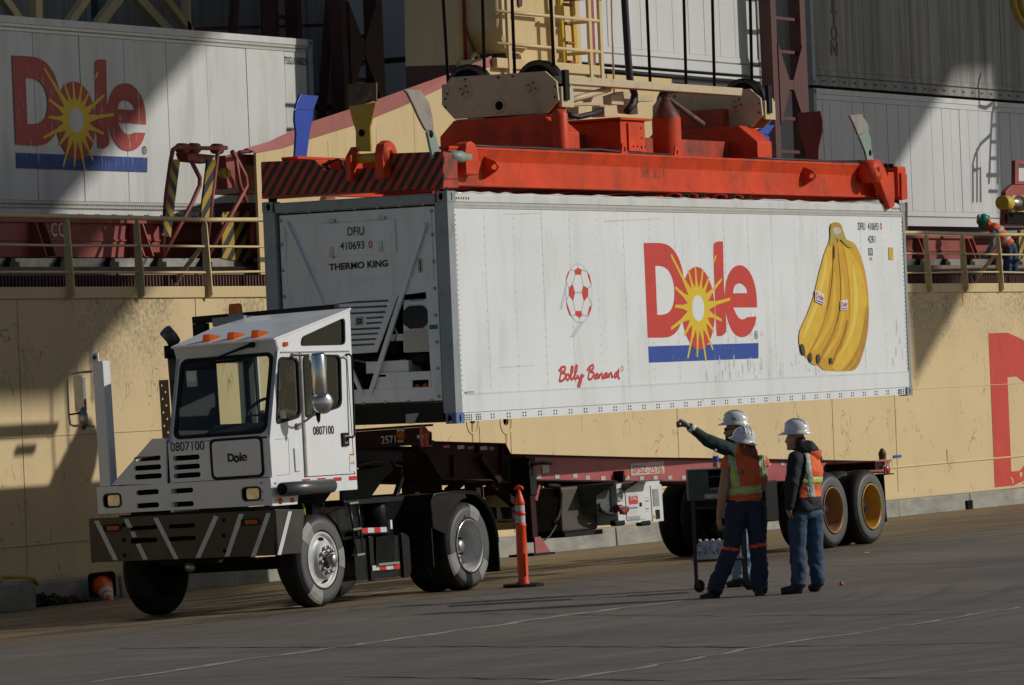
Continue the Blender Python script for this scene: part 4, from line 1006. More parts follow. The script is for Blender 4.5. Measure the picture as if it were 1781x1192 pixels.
# control box and gear in the recess
mb = MB(); mb.sheet([[(0.659,1.402), (0.341,1.407), (0.347,0.814), (0.684,0.815)]], lambda a, b: (.06, a, b), (.3, 0, 0)); cb = mb.build('control_box', 'unit', unit, bevel=.01)
mb = MB(); mb.sheet([smoothloop([(0.667,1.331), (0.327,1.335), (0.333,1.08), (0.657,1.074)], 1)], lambda a, b: (.03, a, b), (.029, 0, 0)); mb.build('display', 'black', cb, bevel=.008)
mb = MB(); mb.sheet([[(0.658,1.059), (0.338,1.063), (0.344,0.819), (0.67,0.819)]], lambda a, b: (.054, a, b), (.005, 0, 0)); mb.build('instruction_label', 'creamlbl', cb)
ftext('MICROGUARD', (0.565,1.381), (0.383,1.385), 1.4, 'print', cb, x=.058)
mb = MB(); mb.sheet([[(1.053,0.597), (0.338,0.596), (0.338,0.363), (1.064,0.364)], [(0.577,0.502), (0.364,0.502), (0.365,0.383), (0.583,0.381)]], lambda a, b: (.05, a, b), (.02, 0, 0)); lp = mb.build('lower_plate', 'unit', unit)
mb = MB(); mb.sheet([[(0.598,0.527), (0.341,0.525), (0.349,0.364), (0.606,0.363)]], lambda a, b: (.12, a, b), (.01, 0, 0)); mb.build('socket_recess', 'dark', lp)
for c in ((0.534,0.422), (0.428,0.43)):
    mb = MB(); mb.lathe([(0, 0), (.032, 0), (.032, .05), (.02, .06), (0, .06)], (.12, *c), (-1, 0, 0), 12); mb.build('socket_cap', 'amber', lp)
mb = MB(); mb.sheet([rrect(0.915, 0.552, 1.01, 0.577, .008)], lambda a, b: (.046, a, b), (.005, 0, 0)); mb.build('slot', 'dark', lp)
for c, r_ in (((0.592,1.655), .05), ((0.542,1.581), .07), ((0.964,0.906), .09), ((1.221,0.748), .07), ((0.552,0.748), .09), ((1,0.693), .05)):
    mb = MB(); mb.lathe([(0, -.12), (r_, -.12), (r_, .12), (0, .12)], (.25, *c), (0, 1, .1), 12); mb.build('compressor_part', 'blackmat', unit)
for pts in ([(0.602,1.644), (0.477,1.65), (0.398,1.575), (0.376,1.456)], [(0.866,1.166), (0.788,1.043), (0.82,0.949)], [(1.359,0.754), (1.081,0.696), (0.689,0.73)]):
    mb = MB(); mb.tube([(.12, *p) for p in pts], .014, 6); mb.build('hose', 'steel', unit)
mb = MB(); mb.box(.12, .4, *(0.714,0.894), *(0.95,1.026)); mb.build('shelf', 'unit', unit)
mb = MB(); mb.box(.1, .4, *(0.647,1.203), *(0.597,0.728)); mb.build('lower_housing', 'unit', unit)
mb = MB(); mb.sheet([[(2.017,1.542), (1.863,1.542), (2.024,1.4)]], lambda a, b: (.10, a, b), (.003, 0, 0)); mb.build('blue_sticker', 'labelb', unit)
mb = MB(); mb.sheet([[(2.121,1.628), (1.879,1.63), (1.749,1.383), (1.764,1.083), (2.132,1.097)]], lambda a, b: (.104, a, b), (.02, 0, 0)); mb.build('left_cover', 'unit', unit)
mb = MB(); mb.sheet([[(0.315,1.11), (0.208,1.112), (0.208,1.063), (0.315,1.06)]], lambda a, b: (.031, a, b), (.003, 0, 0)); mb.build('green_label', 'greenl', unit)
mb = MB(); mb.sheet([[(0.431,1.857), (0.371,1.859), (0.37,1.698), (0.431,1.696)]], lambda a, b: (.031, a, b), (.003, 0, 0)); gl_ = mb.build('gauge_label', 'creamlbl', unit)
mb = MB(); mb.sheet([[(0.407,1.842), (0.393,1.843), (0.391,1.713), (0.405,1.711)]], lambda a, b: (.028, a, b), (.002, 0, 0)); mb.build('gauge_tube', 'print', gl_)

# ------------------------------------------------------------------ prints on the side
def poly(conv_pts): return conv_pts
LG = {
 'D': [((4.653,2.025),(5.114,2.031),(5.314,1.999),(5.457,1.93),(5.572,1.826),(5.655,1.662),(5.69,1.446),(5.65,1.201),(5.557,1.058),(5.427,0.948),(5.268,0.895),(5.113,0.881),(4.657,0.887)), ((4.928,1.751),(5.081,1.75),(5.231,1.72),(5.347,1.632),(5.409,1.489),(5.386,1.326),(5.296,1.208),(5.138,1.161),(4.928,1.159))],
 'l': [((6.485,1.961),(6.514,2.027),(6.594,2.053),(6.764,2.053),(6.735,1.482),(6.767,1.023),(6.749,0.93),(6.643,0.879),(6.488,0.881),(6.475,1.048))],
 'e': [((7.636,1.224),(7.638,1.393),(7.59,1.541),(7.484,1.668),(7.345,1.74),(7.197,1.763),(7.018,1.736),(6.87,1.649),(6.774,1.503),(6.738,1.315),(6.765,1.148),(6.839,1.001),(6.964,0.895),(7.146,0.851),(7.335,0.869),(7.483,0.941),(7.567,1.035),(7.607,1.108),(7.343,1.111),(7.284,1.084),(7.167,1.077),(7.064,1.124),(6.971,1.23)), ((6.978,1.408),(7.008,1.481),(7.087,1.526),(7.194,1.532),(7.299,1.5),(7.361,1.458),(7.375,1.407))],
 'bar': [((4.66,0.783),(7.633,0.778),(7.615,0.584),(4.66,0.587))],
 'tips': [((5.356,1.881),(5.431,1.485),(5.411,1.26),(5.276,0.99),(5.619,0.906),(5.683,0.63),(5.935,0.638),(6.165,0.586),(6.359,0.722),(6.407,0.949),(6.625,1.077),(6.883,1.335),(6.675,1.582),(6.34,1.613),(6.18,1.708),(5.98,1.733),(5.792,1.692))][0],
 'reg': (7.571,0.876),
 'tip': ((6.487,1.774),(6.486,1.82),(6.533,1.878),(6.565,1.878),(6.558,1.857)),
}
for k_ in ('D', 'l', 'e'): LG[k_] = [softloop(q_) for q_ in LG[k_]]
c_o = (6.011,1.23); o_rx = 0.453; o_rz = 0.255 * 2.0
LG['o'] = [circ(c_o[0], c_o[1], o_rx, 32, o_rz)]
ray_w = []
def rays(c, rx, rz, tips, k=.055):
    """star: an oval with one tapering ray to every tip"""
    out = []
    for tp in tips:
        d = V(tp) - V(c); a = math.atan2(d.y / rz, d.x / rx)
        b = V((c[0] + rx * .92 * math.cos(a), c[1] + rz * .92 * math.sin(a)))
        e_ = V(tp); dd = (e_ - b).normalized(); q = V((-dd.y, dd.x))
        w0 = rx * .27; w1 = rx * .075; m_ = b.lerp(e_, .45)
        out.append([tuple(b - q * w0), tuple(m_ - q * w1 * 1.35), tuple(e_ - q * w1), tuple(e_ + dd * w1 * .8), tuple(e_ + q * w1), tuple(m_ + q * w1 * 1.35), tuple(b + q * w0)])
    return out
s_rx, s_rz = o_rx * .52, o_rz * .43
def logo(par, yv, tf, red, blue, lift=.0012, bar=True, yel='logoyel', white='logowhite', dark=False):
    fn = lambda L_: (lambda a, b: (*tf(a, b)[:1], yv - lift * L_, *tf(a, b)[1:]))
    if bar:
        mb = MB(); mb.face(LG['bar'], fn(1)); mb.build('logo_bar', blue, par)
    for ch in 'Dle':
        mb = MB(); mb.face(LG[ch], fn(1.3 if ch != 'e' else 1.35)); mb.build('logo_letter', red, par)
    mb = MB(); mb.face(LG['o'], fn(1.8)); mb.build('logo_letter', red, par)
    mb = MB()
    mb.face([circ(c_o[0], c_o[1], s_rx, 28, s_rz)], fn(2.4))
    for i_, rp in enumerate(rays(c_o, s_rx, s_rz, LG['tips'])): mb.face([rp], fn(2.05 + .018 * i_))
    mb.face([LG['tip']], fn(2.0))
    mb.build('logo_sun', yel, par)
    mb = MB(); mb.face([circ(c_o[0], c_o[1], s_rx * .70, 28, s_rz * .73)], fn(3.0)); mb.build('logo_sun_disc', white, par)
    if bar:
        cx, cz = LG['reg']
        mb = MB(); mb.face([circ(cx, cz, .055, 14), circ(cx, cz, .044, 14)], fn(1.2)); mb.build('registered_mark', 'print', par)
logo(box, .012, lambda a, b: (a, b), 'logored', 'logoblue')
text('R', (LG['reg'][0] - .022, .007, LG['reg'][1] - .03), (1, 0, 0), (0, 0, 1), .04, .06, 'print', box)
# the same logo, bigger and weathered, on the left deck container
m0, m1, m2 = LG['D'][0][0], LG['bar'][0][2], LG['bar'][0][3]
n0, n1, n2 = (8.581,5.268), (11.845,3.657), (8.588,3.684)
def tfl(a, b):
    fx = (a - m2[0]) / (m1[0] - m2[0]); fz = (b - m2[1]) / (m0[1] - m2[1])
    return (n2[0] + fx * (n1[0] - n2[0]), n2[1] + fz * (n0[1] - n2[1]))
logo(cl, 11.988, tfl, 'logored2', 'logoblue2', lift=.0012, white='oldwhite')
p = tfl(*LG['reg']); text('R', (p[0] - .03, 11.983, p[1] - .04), (1, 0, 0), (0, 0, 1), .055, .08, 'print', cl)

# banana bunch
BAN = [
 ('ban2', ((9.834,2.165),(10.126,2.189),(10.268,2.08),(10.574,2.048),(10.773,1.86),(10.918,1.528),(10.953,1.305),(10.916,0.973),(10.778,0.687),(10.492,0.405),(10.349,0.368),(9.91,0.371),(9.558,0.387),(9.28,0.46),(9.038,0.532),(8.896,0.593),(8.794,0.708),(8.768,0.795),(8.803,0.908),(9.05,1.125),(9.271,1.361),(9.453,1.653),(9.655,1.929),(9.799,2.067))),
 ('ban2', ((10.27,2.102),(10.422,2.08),(10.574,2.048),(10.68,1.971),(10.773,1.86),(10.862,1.705),(10.918,1.528),(10.953,1.305),(10.916,0.973),(10.848,0.819),(10.778,0.687),(10.602,0.48),(10.492,0.405),(10.349,0.368),(10.13,0.382),(10.069,0.435),(10.38,0.583),(10.521,0.978),(10.483,1.64))),
 ('ban4', ((10.951,1.283),(10.916,0.973),(10.848,0.819),(10.778,0.687),(10.602,0.48),(10.492,0.405),(10.349,0.368),(10.216,0.375),(10.419,0.45),(10.616,0.623),(10.767,0.842))),
 ('ban1', ((10.123,2.167),(10.218,2.189),(10.268,2.08),(10.372,1.981),(10.532,1.882),(10.662,1.783),(10.765,1.672),(10.845,1.528),(10.885,1.35),(10.877,1.106),(10.803,0.886),(10.707,0.754),(10.59,0.624),(10.452,0.527),(10.305,0.442),(10.13,0.379),(9.91,0.371),(9.761,0.402),(9.688,0.487),(9.683,0.541),(9.824,0.637),(10.037,0.743),(10.2,0.839),(10.306,0.98),(10.359,1.112),(10.369,1.42),(10.32,1.816))),
 ('ban3', ((10.472,1.794),(10.56,1.639),(10.61,1.463),(10.613,1.286),(10.558,1.088),(10.436,0.891),(10.239,0.717),(10.022,0.59),(9.917,0.548),(10.135,0.697),(10.303,0.848),(10.437,1.067),(10.49,1.287),(10.492,1.529))),
 ('ban4', ((10.878,1.284),(10.877,1.106),(10.803,0.886),(10.707,0.754),(10.59,0.624),(10.452,0.527),(10.305,0.442),(10.13,0.379),(10.002,0.373),(10.295,0.497),(10.515,0.647),(10.707,0.865))),
 ('ban2', ((10.029,2.133),(10.111,2.035),(10.186,1.86),(10.238,1.662),(10.286,1.464),(10.3,1.244),(10.275,1.091),(10.201,0.85),(10.058,0.698),(9.923,0.613),(9.769,0.485),(9.701,0.41),(9.558,0.387),(9.401,0.423),(9.318,0.494),(9.304,0.559),(9.424,0.665),(9.635,0.771),(9.849,0.898),(9.973,1.028),(10.037,1.159),(10.103,1.421),(10.088,1.794))),
 ('ban1', ((10.134,1.75),(10.19,1.531),(10.202,1.289),(10.163,1.092),(10.062,0.896),(9.885,0.745),(9.67,0.618),(9.539,0.555),(9.439,0.557),(9.679,0.705),(9.921,0.854),(10.039,1.027),(10.12,1.29))),
 ('ban2', ((9.926,2.122),(10.037,2.112),(10.047,1.794),(10.062,1.421),(10.025,1.246),(9.969,1.094),(9.845,0.855),(9.639,0.705),(9.493,0.599),(9.385,0.514),(9.28,0.46),(9.132,0.48),(9.038,0.532),(9.009,0.586),(9.026,0.661),(9.211,0.788),(9.504,0.979),(9.645,1.141),(9.735,1.292),(9.834,1.532),(9.911,1.86))),
 ('ban1', ((9.921,1.75),(9.946,1.488),(9.937,1.291),(9.858,1.095),(9.727,0.944),(9.511,0.794),(9.301,0.689),(9.173,0.648),(9.098,0.639),(9.31,0.776),(9.576,0.946),(9.744,1.118),(9.83,1.335))),
 ('ban1', ((9.834,2.165),(9.927,2.133),(9.893,1.991),(9.856,1.816),(9.805,1.598),(9.75,1.445),(9.654,1.184),(9.559,1.033),(9.471,0.943),(9.31,0.776),(9.123,0.645),(8.994,0.589),(8.873,0.61),(8.794,0.708),(8.768,0.795),(8.803,0.908),(8.921,1.019),(9.05,1.125),(9.182,1.264),(9.271,1.361),(9.354,1.501),(9.453,1.653),(9.558,1.805),(9.655,1.929),(9.799,2.067))),
 ('ban3', ((9.718,1.903),(9.686,1.729),(9.599,1.555),(9.492,1.381),(9.351,1.209),(9.185,1.037),(8.998,0.888),(8.916,0.803),(8.895,0.847),(9.035,1.017),(9.227,1.21),(9.367,1.382),(9.501,1.577),(9.62,1.772))),
 ('ban4', ((9.834,1.794),(9.78,1.554),(9.654,1.184),(9.559,1.033),(9.471,0.943),(9.31,0.776),(9.123,0.645),(9.02,0.597),(9.181,0.734),(9.397,0.905),(9.553,1.076),(9.665,1.293))),
 ('ban4', ((10.031,1.203),(9.969,1.094),(9.845,0.855),(9.639,0.705),(9.493,0.599),(9.385,0.514),(9.306,0.472),(9.445,0.622),(9.687,0.792),(9.863,0.942),(9.961,1.116))),
 ('ban4', ((10.275,1.091),(10.201,0.85),(10.058,0.698),(9.923,0.613),(9.769,0.485),(9.713,0.432),(9.82,0.593),(10.039,0.764),(10.184,0.938))),
 ('ban6', ((9.825,2.231),(9.856,2.286),(9.914,2.314),(10.046,2.313),(10.136,2.299),(10.193,2.251),(10.228,2.189),(10.32,2.08),(10.441,2.01),(10.543,1.992),(10.361,1.981),(10.214,2.047),(10.117,2.101),(10.051,2.046),(10.016,2.112),(9.944,2.1),(9.916,2.013),(9.869,2.056),(9.832,1.991),(9.784,2.012),(9.83,2.122))),
 ('creamlbl', ((9.884,2.209),(9.938,2.249),(10.056,2.254),(10.145,2.228),(10.156,2.185),(10.071,2.156),(9.945,2.159))),
 ('ban4', ((9.825,2.231),(9.856,2.286),(9.914,2.314),(10.046,2.313),(10.136,2.299),(10.193,2.251),(10.146,2.237),(10.051,2.263),(9.929,2.258),(9.874,2.214))),
 ('ban5', ((8.787,0.741),(8.862,0.75),(8.907,0.707),(8.934,0.631),(8.896,0.593),(8.816,0.633))),
 ('ban5', ((9.033,0.629),(9.102,0.632),(9.125,0.562),(9.099,0.498),(9.034,0.538))),
 ('ban5', ((9.268,0.603),(9.329,0.613),(9.364,0.558),(9.338,0.498),(9.281,0.473),(9.242,0.534))),
 ('ban5', ((9.644,0.553),(9.705,0.558),(9.72,0.508),(9.686,0.461),(9.638,0.488))),
 ('ban5', ((9.885,2.008),(9.927,2.024),(9.921,1.86),(9.874,1.794))),
]
for i, (m_, pp) in enumerate(BAN):
    mb = MB(); mb.face([smoothloop(pp, 1)], lambda a, b: (a, .012 - .0015 - .0011 * i, b)); mb.build('banana_print', m_, box)
for (bl, br, tp, rot) in (((9.294,1.296), (9.51,1.255), (9.306,1.415), 0), ((10.038,1.176), (10.218,1.19), (10.048,1.279), 0)):
    o_ = (bl[0], -.018, bl[1]); w = V((br[0] - bl[0], 0, br[1] - bl[1])); h = V((tp[0] - bl[0], 0, tp[1] - bl[1]))
    mb = MB(); q = [V(o_) + V((0, .003, 0)) - w * .1 - h * .12, V(o_) + V((0, .003, 0)) + w * 1.1 - h * .12, V(o_) + V((0, .003, 0)) + w * 1.1 + h * 1.1, V(o_) + V((0, .003, 0)) - w * .1 + h * 1.1]
    mb.add(q, [(0, 1, 2, 3)]); st = mb.build('fruit_sticker', 'logowhite', box)
    text('Dole', V(o_) + h * .25, w.normalized(), h.normalized(), w.length, h.length * .7, 'redprint', st)
    mb = MB(); mb.add([V(o_), V(o_) + w, V(o_) + w + h * .12, V(o_) + h * .12], [(0, 1, 2, 3)]); mb.build('sticker_bar', 'labelb', st)
# football
bc = (2.981,1.432); brx = 0.327; brz = 0.348
side([circ(bc[0], bc[1], brx, 32, brz)], 'ball_print', 'ballgrey', .0015)
side([circ(bc[0] , bc[1], brx * .965, 32, brz * .975)], 'ball_print', 'logowhite', .0026)
for pp in (((2.98,1.732),(3.073,1.707),(3.052,1.65),(2.904,1.647),(2.889,1.701)), ((2.737,1.497),(2.833,1.543),(2.886,1.441),(2.832,1.342),(2.73,1.412)), ((3.044,1.44),(3.094,1.523),(3.21,1.485),(3.202,1.399),(3.091,1.333)), ((2.878,1.225),(3.022,1.226),(3.038,1.176),(2.972,1.14),(2.861,1.181)), ((2.781,1.701),(2.743,1.646),(2.676,1.582),(2.697,1.63),(2.74,1.682)), ((3.207,1.684),(3.257,1.645),(3.3,1.533),(3.262,1.557),(3.216,1.629)), ((2.659,1.34),(2.7,1.292),(2.781,1.163),(2.73,1.182),(2.678,1.261)), ((3.28,1.294),(3.262,1.24),(3.181,1.154),(3.171,1.193),(3.218,1.272))):
    side([pp], 'ball_patch', 'redprint', .0038)
for ln in (((2.886,1.441),(3.044,1.44)), ((2.904,1.647),(2.833,1.543)), ((3.052,1.65),(3.094,1.523)), ((2.832,1.342),(2.878,1.225)), ((3.091,1.333),(3.022,1.226)), ((2.781,1.701),(2.889,1.701)), ((3.073,1.707),(3.207,1.684)), ((2.676,1.582),(2.737,1.497)), ((3.3,1.533),(3.21,1.485)), ((2.659,1.34),(2.73,1.412)), ((3.28,1.294),(3.202,1.399)), ((2.781,1.163),(2.861,1.181)), ((3.169,1.162),(3.038,1.176)), ((2.98,1.732),(2.977,1.773)), ((2.972,1.14),(2.968,1.093))):
    a, b = V(ln[0]), V(ln[1]); q = (b - a).normalized(); q = V((-q.y, q.x)) * .007
    side([[tuple(a - q), tuple(b - q), tuple(b + q), tuple(a + q)]], 'ball_seam', 'ballgrey', .0038)
M['motion'] = mat('pale_grey_print', (.56, .58, .59), .5, var=.05)
side([((2.654,1.513),(2.654,1.434),(2.566,1.246),(2.492,1.247))], 'motion_streak', 'motion', .0015); side([((2.967,1.085),(3.084,1.099),(2.839,0.929),(2.707,0.915))], 'motion_streak', 'motion', .0015)
# script lettering, written as pen strokes
STR = [((2.492,0.586),(2.466,0.511),(2.419,0.41)), ((2.416,0.528),(2.481,0.573),(2.563,0.579),(2.573,0.548),(2.492,0.51),(2.563,0.506),(2.569,0.462),(2.501,0.424),(2.432,0.415)), ((2.627,0.495),(2.592,0.469),(2.602,0.43),(2.648,0.436),(2.665,0.475),(2.634,0.495)), ((2.682,0.451),(2.747,0.521),(2.764,0.575),(2.725,0.568),(2.704,0.474),(2.713,0.43),(2.76,0.445),(2.769,0.473)), ((2.78,0.449),(2.845,0.526),(2.864,0.589),(2.823,0.574),(2.796,0.48),(2.805,0.433),(2.852,0.452),(2.861,0.479)), ((2.881,0.478),(2.89,0.439),(2.93,0.446),(2.967,0.484),(2.947,0.406),(2.888,0.336),(2.864,0.361),(2.922,0.422),(3.019,0.475)), ((3.186,0.575),(3.154,0.512),(3.113,0.418)), ((3.095,0.521),(3.169,0.567),(3.247,0.586),(3.257,0.554),(3.181,0.511),(3.253,0.502),(3.249,0.462),(3.2,0.429),(3.14,0.42)), ((3.361,0.484),(3.303,0.469),(3.28,0.433),(3.32,0.432),(3.364,0.479),(3.347,0.432),(3.388,0.443)), ((3.404,0.478),(3.393,0.427),(3.409,0.459),(3.458,0.482),(3.467,0.429),(3.501,0.444)), ((3.586,0.487),(3.524,0.469),(3.507,0.434),(3.548,0.437),(3.592,0.484),(3.581,0.436),(3.616,0.446)), ((3.639,0.483),(3.635,0.432),(3.651,0.466),(3.7,0.484),(3.709,0.436),(3.744,0.448)), ((3.856,0.494),(3.793,0.473),(3.783,0.435),(3.824,0.44),(3.886,0.521),(3.865,0.441),(3.903,0.41))]
for st_ in STR:
    mb = MB()
    sp = [V(p) for p in st_]
    fine = []
    for i in range(len(sp) - 1):
        p0, p1, p2, p3 = sp[max(i - 1, 0)], sp[i], sp[i + 1], sp[min(i + 2, len(sp) - 1)]
        for k in range(5):
            t = k / 5
            fine.append(.5 * ((2 * p1) + (p2 - p0) * t + (2 * p0 - 5 * p1 + 4 * p2 - p3) * t * t + (3 * p1 - p0 - 3 * p2 + p3) * t ** 3))
    fine.append(sp[-1])
    Lp, Rp = [], []
    for i, p in enumerate(fine):
        d_ = (fine[min(i + 1, len(fine) - 1)] - fine[max(i - 1, 0)]); d_ = d_.normalized() if d_.length > 1e-6 else V((1, 0))
        q = V((-d_.y, d_.x)) * .015; yy = .0088 - i * .00006
        Lp.append((p.x + q.x, yy, p.y + q.y)); Rp.append((p.x - q.x, yy, p.y - q.y))
    for i in range(len(fine) - 1): mb.add([Lp[i], Lp[i + 1], Rp[i + 1], Rp[i]], [(0, 1, 2, 3)])
    mb.build('script_letter', 'redprint', box)
cx, cz = (3.973,0.53)
side([circ(cx, cz, .035, 12), circ(cx, cz, .026, 12)], 'registered_mark', 'redprint', .0015)
# numbers at the far end
def stext(s, bl, tr, material='print'):
    return text(s, (bl[0], .0085, bl[1]), (1, 0, 0), (0, 0, 1), tr[0] - bl[0], tr[1] - bl[1], material, box)
stext('DFIU', (10.714,2.218), (10.932,2.317)); stext('410693', (11.011,2.218), (11.346,2.318)); stext('0', (11.395,2.224), (11.458,2.319), 'redprint'); stext('42R1', (11,2.051), (11.229,2.145))
a, b = (10.994,1.882), (11.134,1.98)
side([[(a[0], a[1]), (b[0], a[1]), (b[0], b[1]), (a[0], b[1])], [(a[0] + .02, a[1] + .015), (b[0] - .02, a[1] + .015), (b[0] - .02, b[1] - .015), (a[0] + .02, b[1] - .015)]], 'class_mark', 'print', .002)
stext('UC', (11.027,1.9), (11.106,1.958)); stext('61', (11.029,1.816), (11.102,1.864))
a, b = (11.632,1.825), (11.766,1.991)
mb = MB(); mb.box(a[0], b[0], .003, .011, a[1], b[1]); yp = mb.build('yellow_plate', 'yellowpl', box)
a, b = (0.233,0.308), (0.428,0.349)
mb = MB(); mb.box(a[0], b[0], .006, .011, a[1], b[1]); bl_ = mb.build('blue_plate', 'labelb', box)
mb = MB(); mb.box(a[0] + .015, b[0] - .01, .003, .0055, a[1] + .012, b[1] - .008); mb.build('plate_face', 'whitetape', bl_)
M['scuff'] = mat('grey_scuff_marks', (.60, .60, .59), .6, var=.2, sc=12)
random.seed(11)
for (cu, cv, n, w) in (((7.294,0.386) + (26, .5)), ((6.596,0.38) + (14, .28)), ((9.023,0.327) + (18, .6)), ((11.674,0.627) + (8, .2)), ((7.623,0.886) + (8, .2))):
    mb = MB()
    for k in range(n):
        x = cu + random.gauss(0, w); z = cv + random.gauss(0, .12); h = random.uniform(.02, .16); w_ = random.uniform(.008, .05)
        yy = .0112 - k * .00006; mb.add([(x, yy, z), (x + w_, yy, z + random.uniform(-.01, .01)), (x + w_, yy, z + h), (x + .003, yy, z + h)], [(0, 1, 2, 3)])
    mb.build('scuff_marks', 'scuff', box, kind='stuff')
for p0, p1 in (((3.672,2.273), (5.081,2.319)), ((1.31,2.334), (2.186,2.362)), ((1.034,0.594), (1.834,0.61))):
    mb = MB(); mb.add([(p0[0], .010, p0[1]), (p1[0], .010, p1[1]), (p1[0], .010, p1[1] + .006), (p0[0], .010, p0[1] + .012)], [(0, 1, 2, 3)]); mb.build('scratch', 'scuff', box)

# ================================================================== spreader
sp_ = thing('spreader', 'orange steel container spreader with six raised corner guides, on the hanging container', 'spreader', (6.1, 1.22, 2.6))
ZT, ZB = 3.10, 2.665
for yv in (.11, 2.33):
    s_ = 1 if yv < 1 else -1
    mb = MB(); mb.box(.30, 11.72, yv + (.05 if s_ > 0 else -.09), yv + (.09 if s_ > 0 else -.05), ZB + .03, ZT - .025); mb.build('main_beam', 'orange', sp_)
    mb = MB(); mb.box(.28, 11.74, min(yv, yv + s_ * .22), max(yv, yv + s_ * .22), ZT - .022, ZT + .004); mb.build('top_flange', 'orange', sp_)
    mb = MB(); mb.box(.28, 11.74, min(yv + s_ * .02, yv + s_ * .22), max(yv + s_ * .02, yv + s_ * .22), ZB, ZB + .028); mb.build('bottom_flange', 'orange', sp_)
    mb = MB(); mb.add([(.28, yv + s_ * .052, ZT - .16), (11.7, yv + s_ * .052, ZT - .16), (11.7, yv + s_ * .004, ZT - .022), (.28, yv + s_ * .004, ZT - .022)], [(0, 1, 2, 3)]); mb.build('flange_skirt', 'orange', sp_)
for xx in [1.2 + i * 1.35 for i in range(8)]:
    mb = MB(); mb.box(xx - .05, xx + .05, .35, 2.1, ZB + .05, ZT - .05); mb.build('cross_member', 'orangedk', sp_)
# end beams, the near one striped
ep = [(2.387,3.05), (1.687,3.032), (1.538,2.906), (0.874,2.897), (0.665,3.044), (-0.013,3.026), (0.007,2.611), (1.005,2.644), (2.397,2.662)]
mb = MB(); mb.sheet([ep], lambda a, b: (-.06, a, b), (.03, 0, 0)); mb.build('end_plate', 'hazard', sp_)
mb = MB(); mb.box(-.028, .30, .02, 2.42, 2.63, 2.72); mb.build('end_beam', 'orangedk', sp_)
mb = MB(); mb.box(-.028, .30, .02, .72, 2.723, 3.02); mb.build('end_box', 'orangedk', sp_, bevel=.01)
mb = MB(); mb.box(-.028, .30, 1.72, 2.42, 2.723, 3.04); mb.build('end_box', 'orange', sp_, bevel=.01)
mb = MB(); mb.box(.25, .32, .72, 1.72, 2.72, 3.02); mb.build('end_web', 'orange', sp_)
mb = MB(); mb.box(11.75, 12.15, .02, 2.42, 2.65, 3.0); mb.build('end_beam', 'orange', sp_, bevel=.01)
mb = MB(); mb.box(11.95, 12.22, -.03, .22, 2.66, 3.08); eb = mb.build('end_box', 'orange', sp_, bevel=.02)
for z in (2.62,):
    for x_, y_ in ((.09, .09), (.09, 2.35), (12.1, .09), (12.1, 2.35)):
        mb = MB(); mb.lathe([(.05, 0), (.05, .06), (0, .06)], (x_, y_, 2.592), (0, 0, 1), 10); mb.build('twistlock', 'blackmat', sp_)
# hinge hubs
def hub(c, ax, r, l, material='orange'):
    mb = MB(); mb.lathe([(0, 0), (r * .25, 0), (r * .25, .01), (r * .6, .01), (r * .62, 0), (r, 0), (r, -l), (0, -l)], c, ax, 24); return mb.build('hinge_hub', material, sp_)
c1 = (0.679,3.029)
mb = MB(); mb.sheet([[(.35 + 0, 0)] and [(-.16, -.27), (.16, -.27), (.16, .0), (.11, .12), (0, .165), (-.11, .12), (-.16, 0)]], lambda a, b: (-.06 + a, c1[0], c1[1] + b), (0, .11, 0)); mb.build('hinge_cheek', 'orange', sp_, bevel=.008)
hub((-.06, c1[0] - .002, c1[1]), (0, -1, 0), .15, .02)
mb = MB(); mb.sheet([[(-.13, -.27), (.13, -.27), (.13, .0), (0, .12), (-.13, 0)]], lambda a, b: (-.06 + a, c1[0] + .44, c1[1] + b), (0, .07, 0)); mb.build('hinge_cheek', 'orange', sp_, bevel=.008)
mb = MB(); mb.tube([(-.06, c1[0], c1[1] - .02), (-.06, c1[0] + .5, c1[1] - .02)], .055, 12); mb.build('hinge_pin', 'yguide', sp_)
# guides (bent flipper plates): profile of width along a, bending in b
def guide(name, base, wdir, lean, prof, material, label, holez=None, tipmat=None, tipz=9):
    """prof: (height, half width left, half width right, lean offset)"""
    base, wdir, lean = V(base), V(wdir).normalized(), V(lean).normalized()
    t = wdir.cross(V((0, 0, 1))).normalized() * .016
    def strip(pr, m_, nm, par):
        mb = MB()
        L1, R1, L2, R2 = [], [], [], []
        for (h, wl, wr, ln) in pr:
            c = base + V((0, 0, h)) + lean * ln
            L1.append(c - wdir * wl + t); R1.append(c + wdir * wr + t); L2.append(c - wdir * wl - t); R2.append(c + wdir * wr - t)
        n = len(pr)
        vs = L1 + R1 + L2 + R2; fs = []
        for i in range(n - 1):
            fs += [(i, n + i, n + i + 1, i + 1), (2 * n + i, 2 * n + i + 1, 3 * n + i + 1, 3 * n + i), (i, i + 1, 2 * n + i + 1, 2 * n + i), (n + i, 3 * n + i, 3 * n + i + 1, n + i + 1)]
        fs += [(0, 2 * n, 3 * n, n), (n - 1, 2 * n - 1, 4 * n - 1, 3 * n - 1)]
        mb.add(vs, fs); return mb.build(nm, m_, par, label=label if par is sp_ else None)
    lowp = [q for q in prof if q[0] <= tipz]
    g_ = strip(lowp, material, 'corner_guide', sp_)
    if tipmat:
        hi_ = [q for q in prof if q[0] >= tipz]; strip(hi_, tipmat, 'guide_tip', g_)
    if holez:
        h, ln = holez; c = base + V((0, 0, h)) + lean * ln
        tn = t.normalized()
        mb = MB(); mb.lathe([(0, -.021), (.04, -.021), (.04, .021), (0, .021)], c, tn, 14); mb.build('guide_hole', 'dark', g_)
    return g_
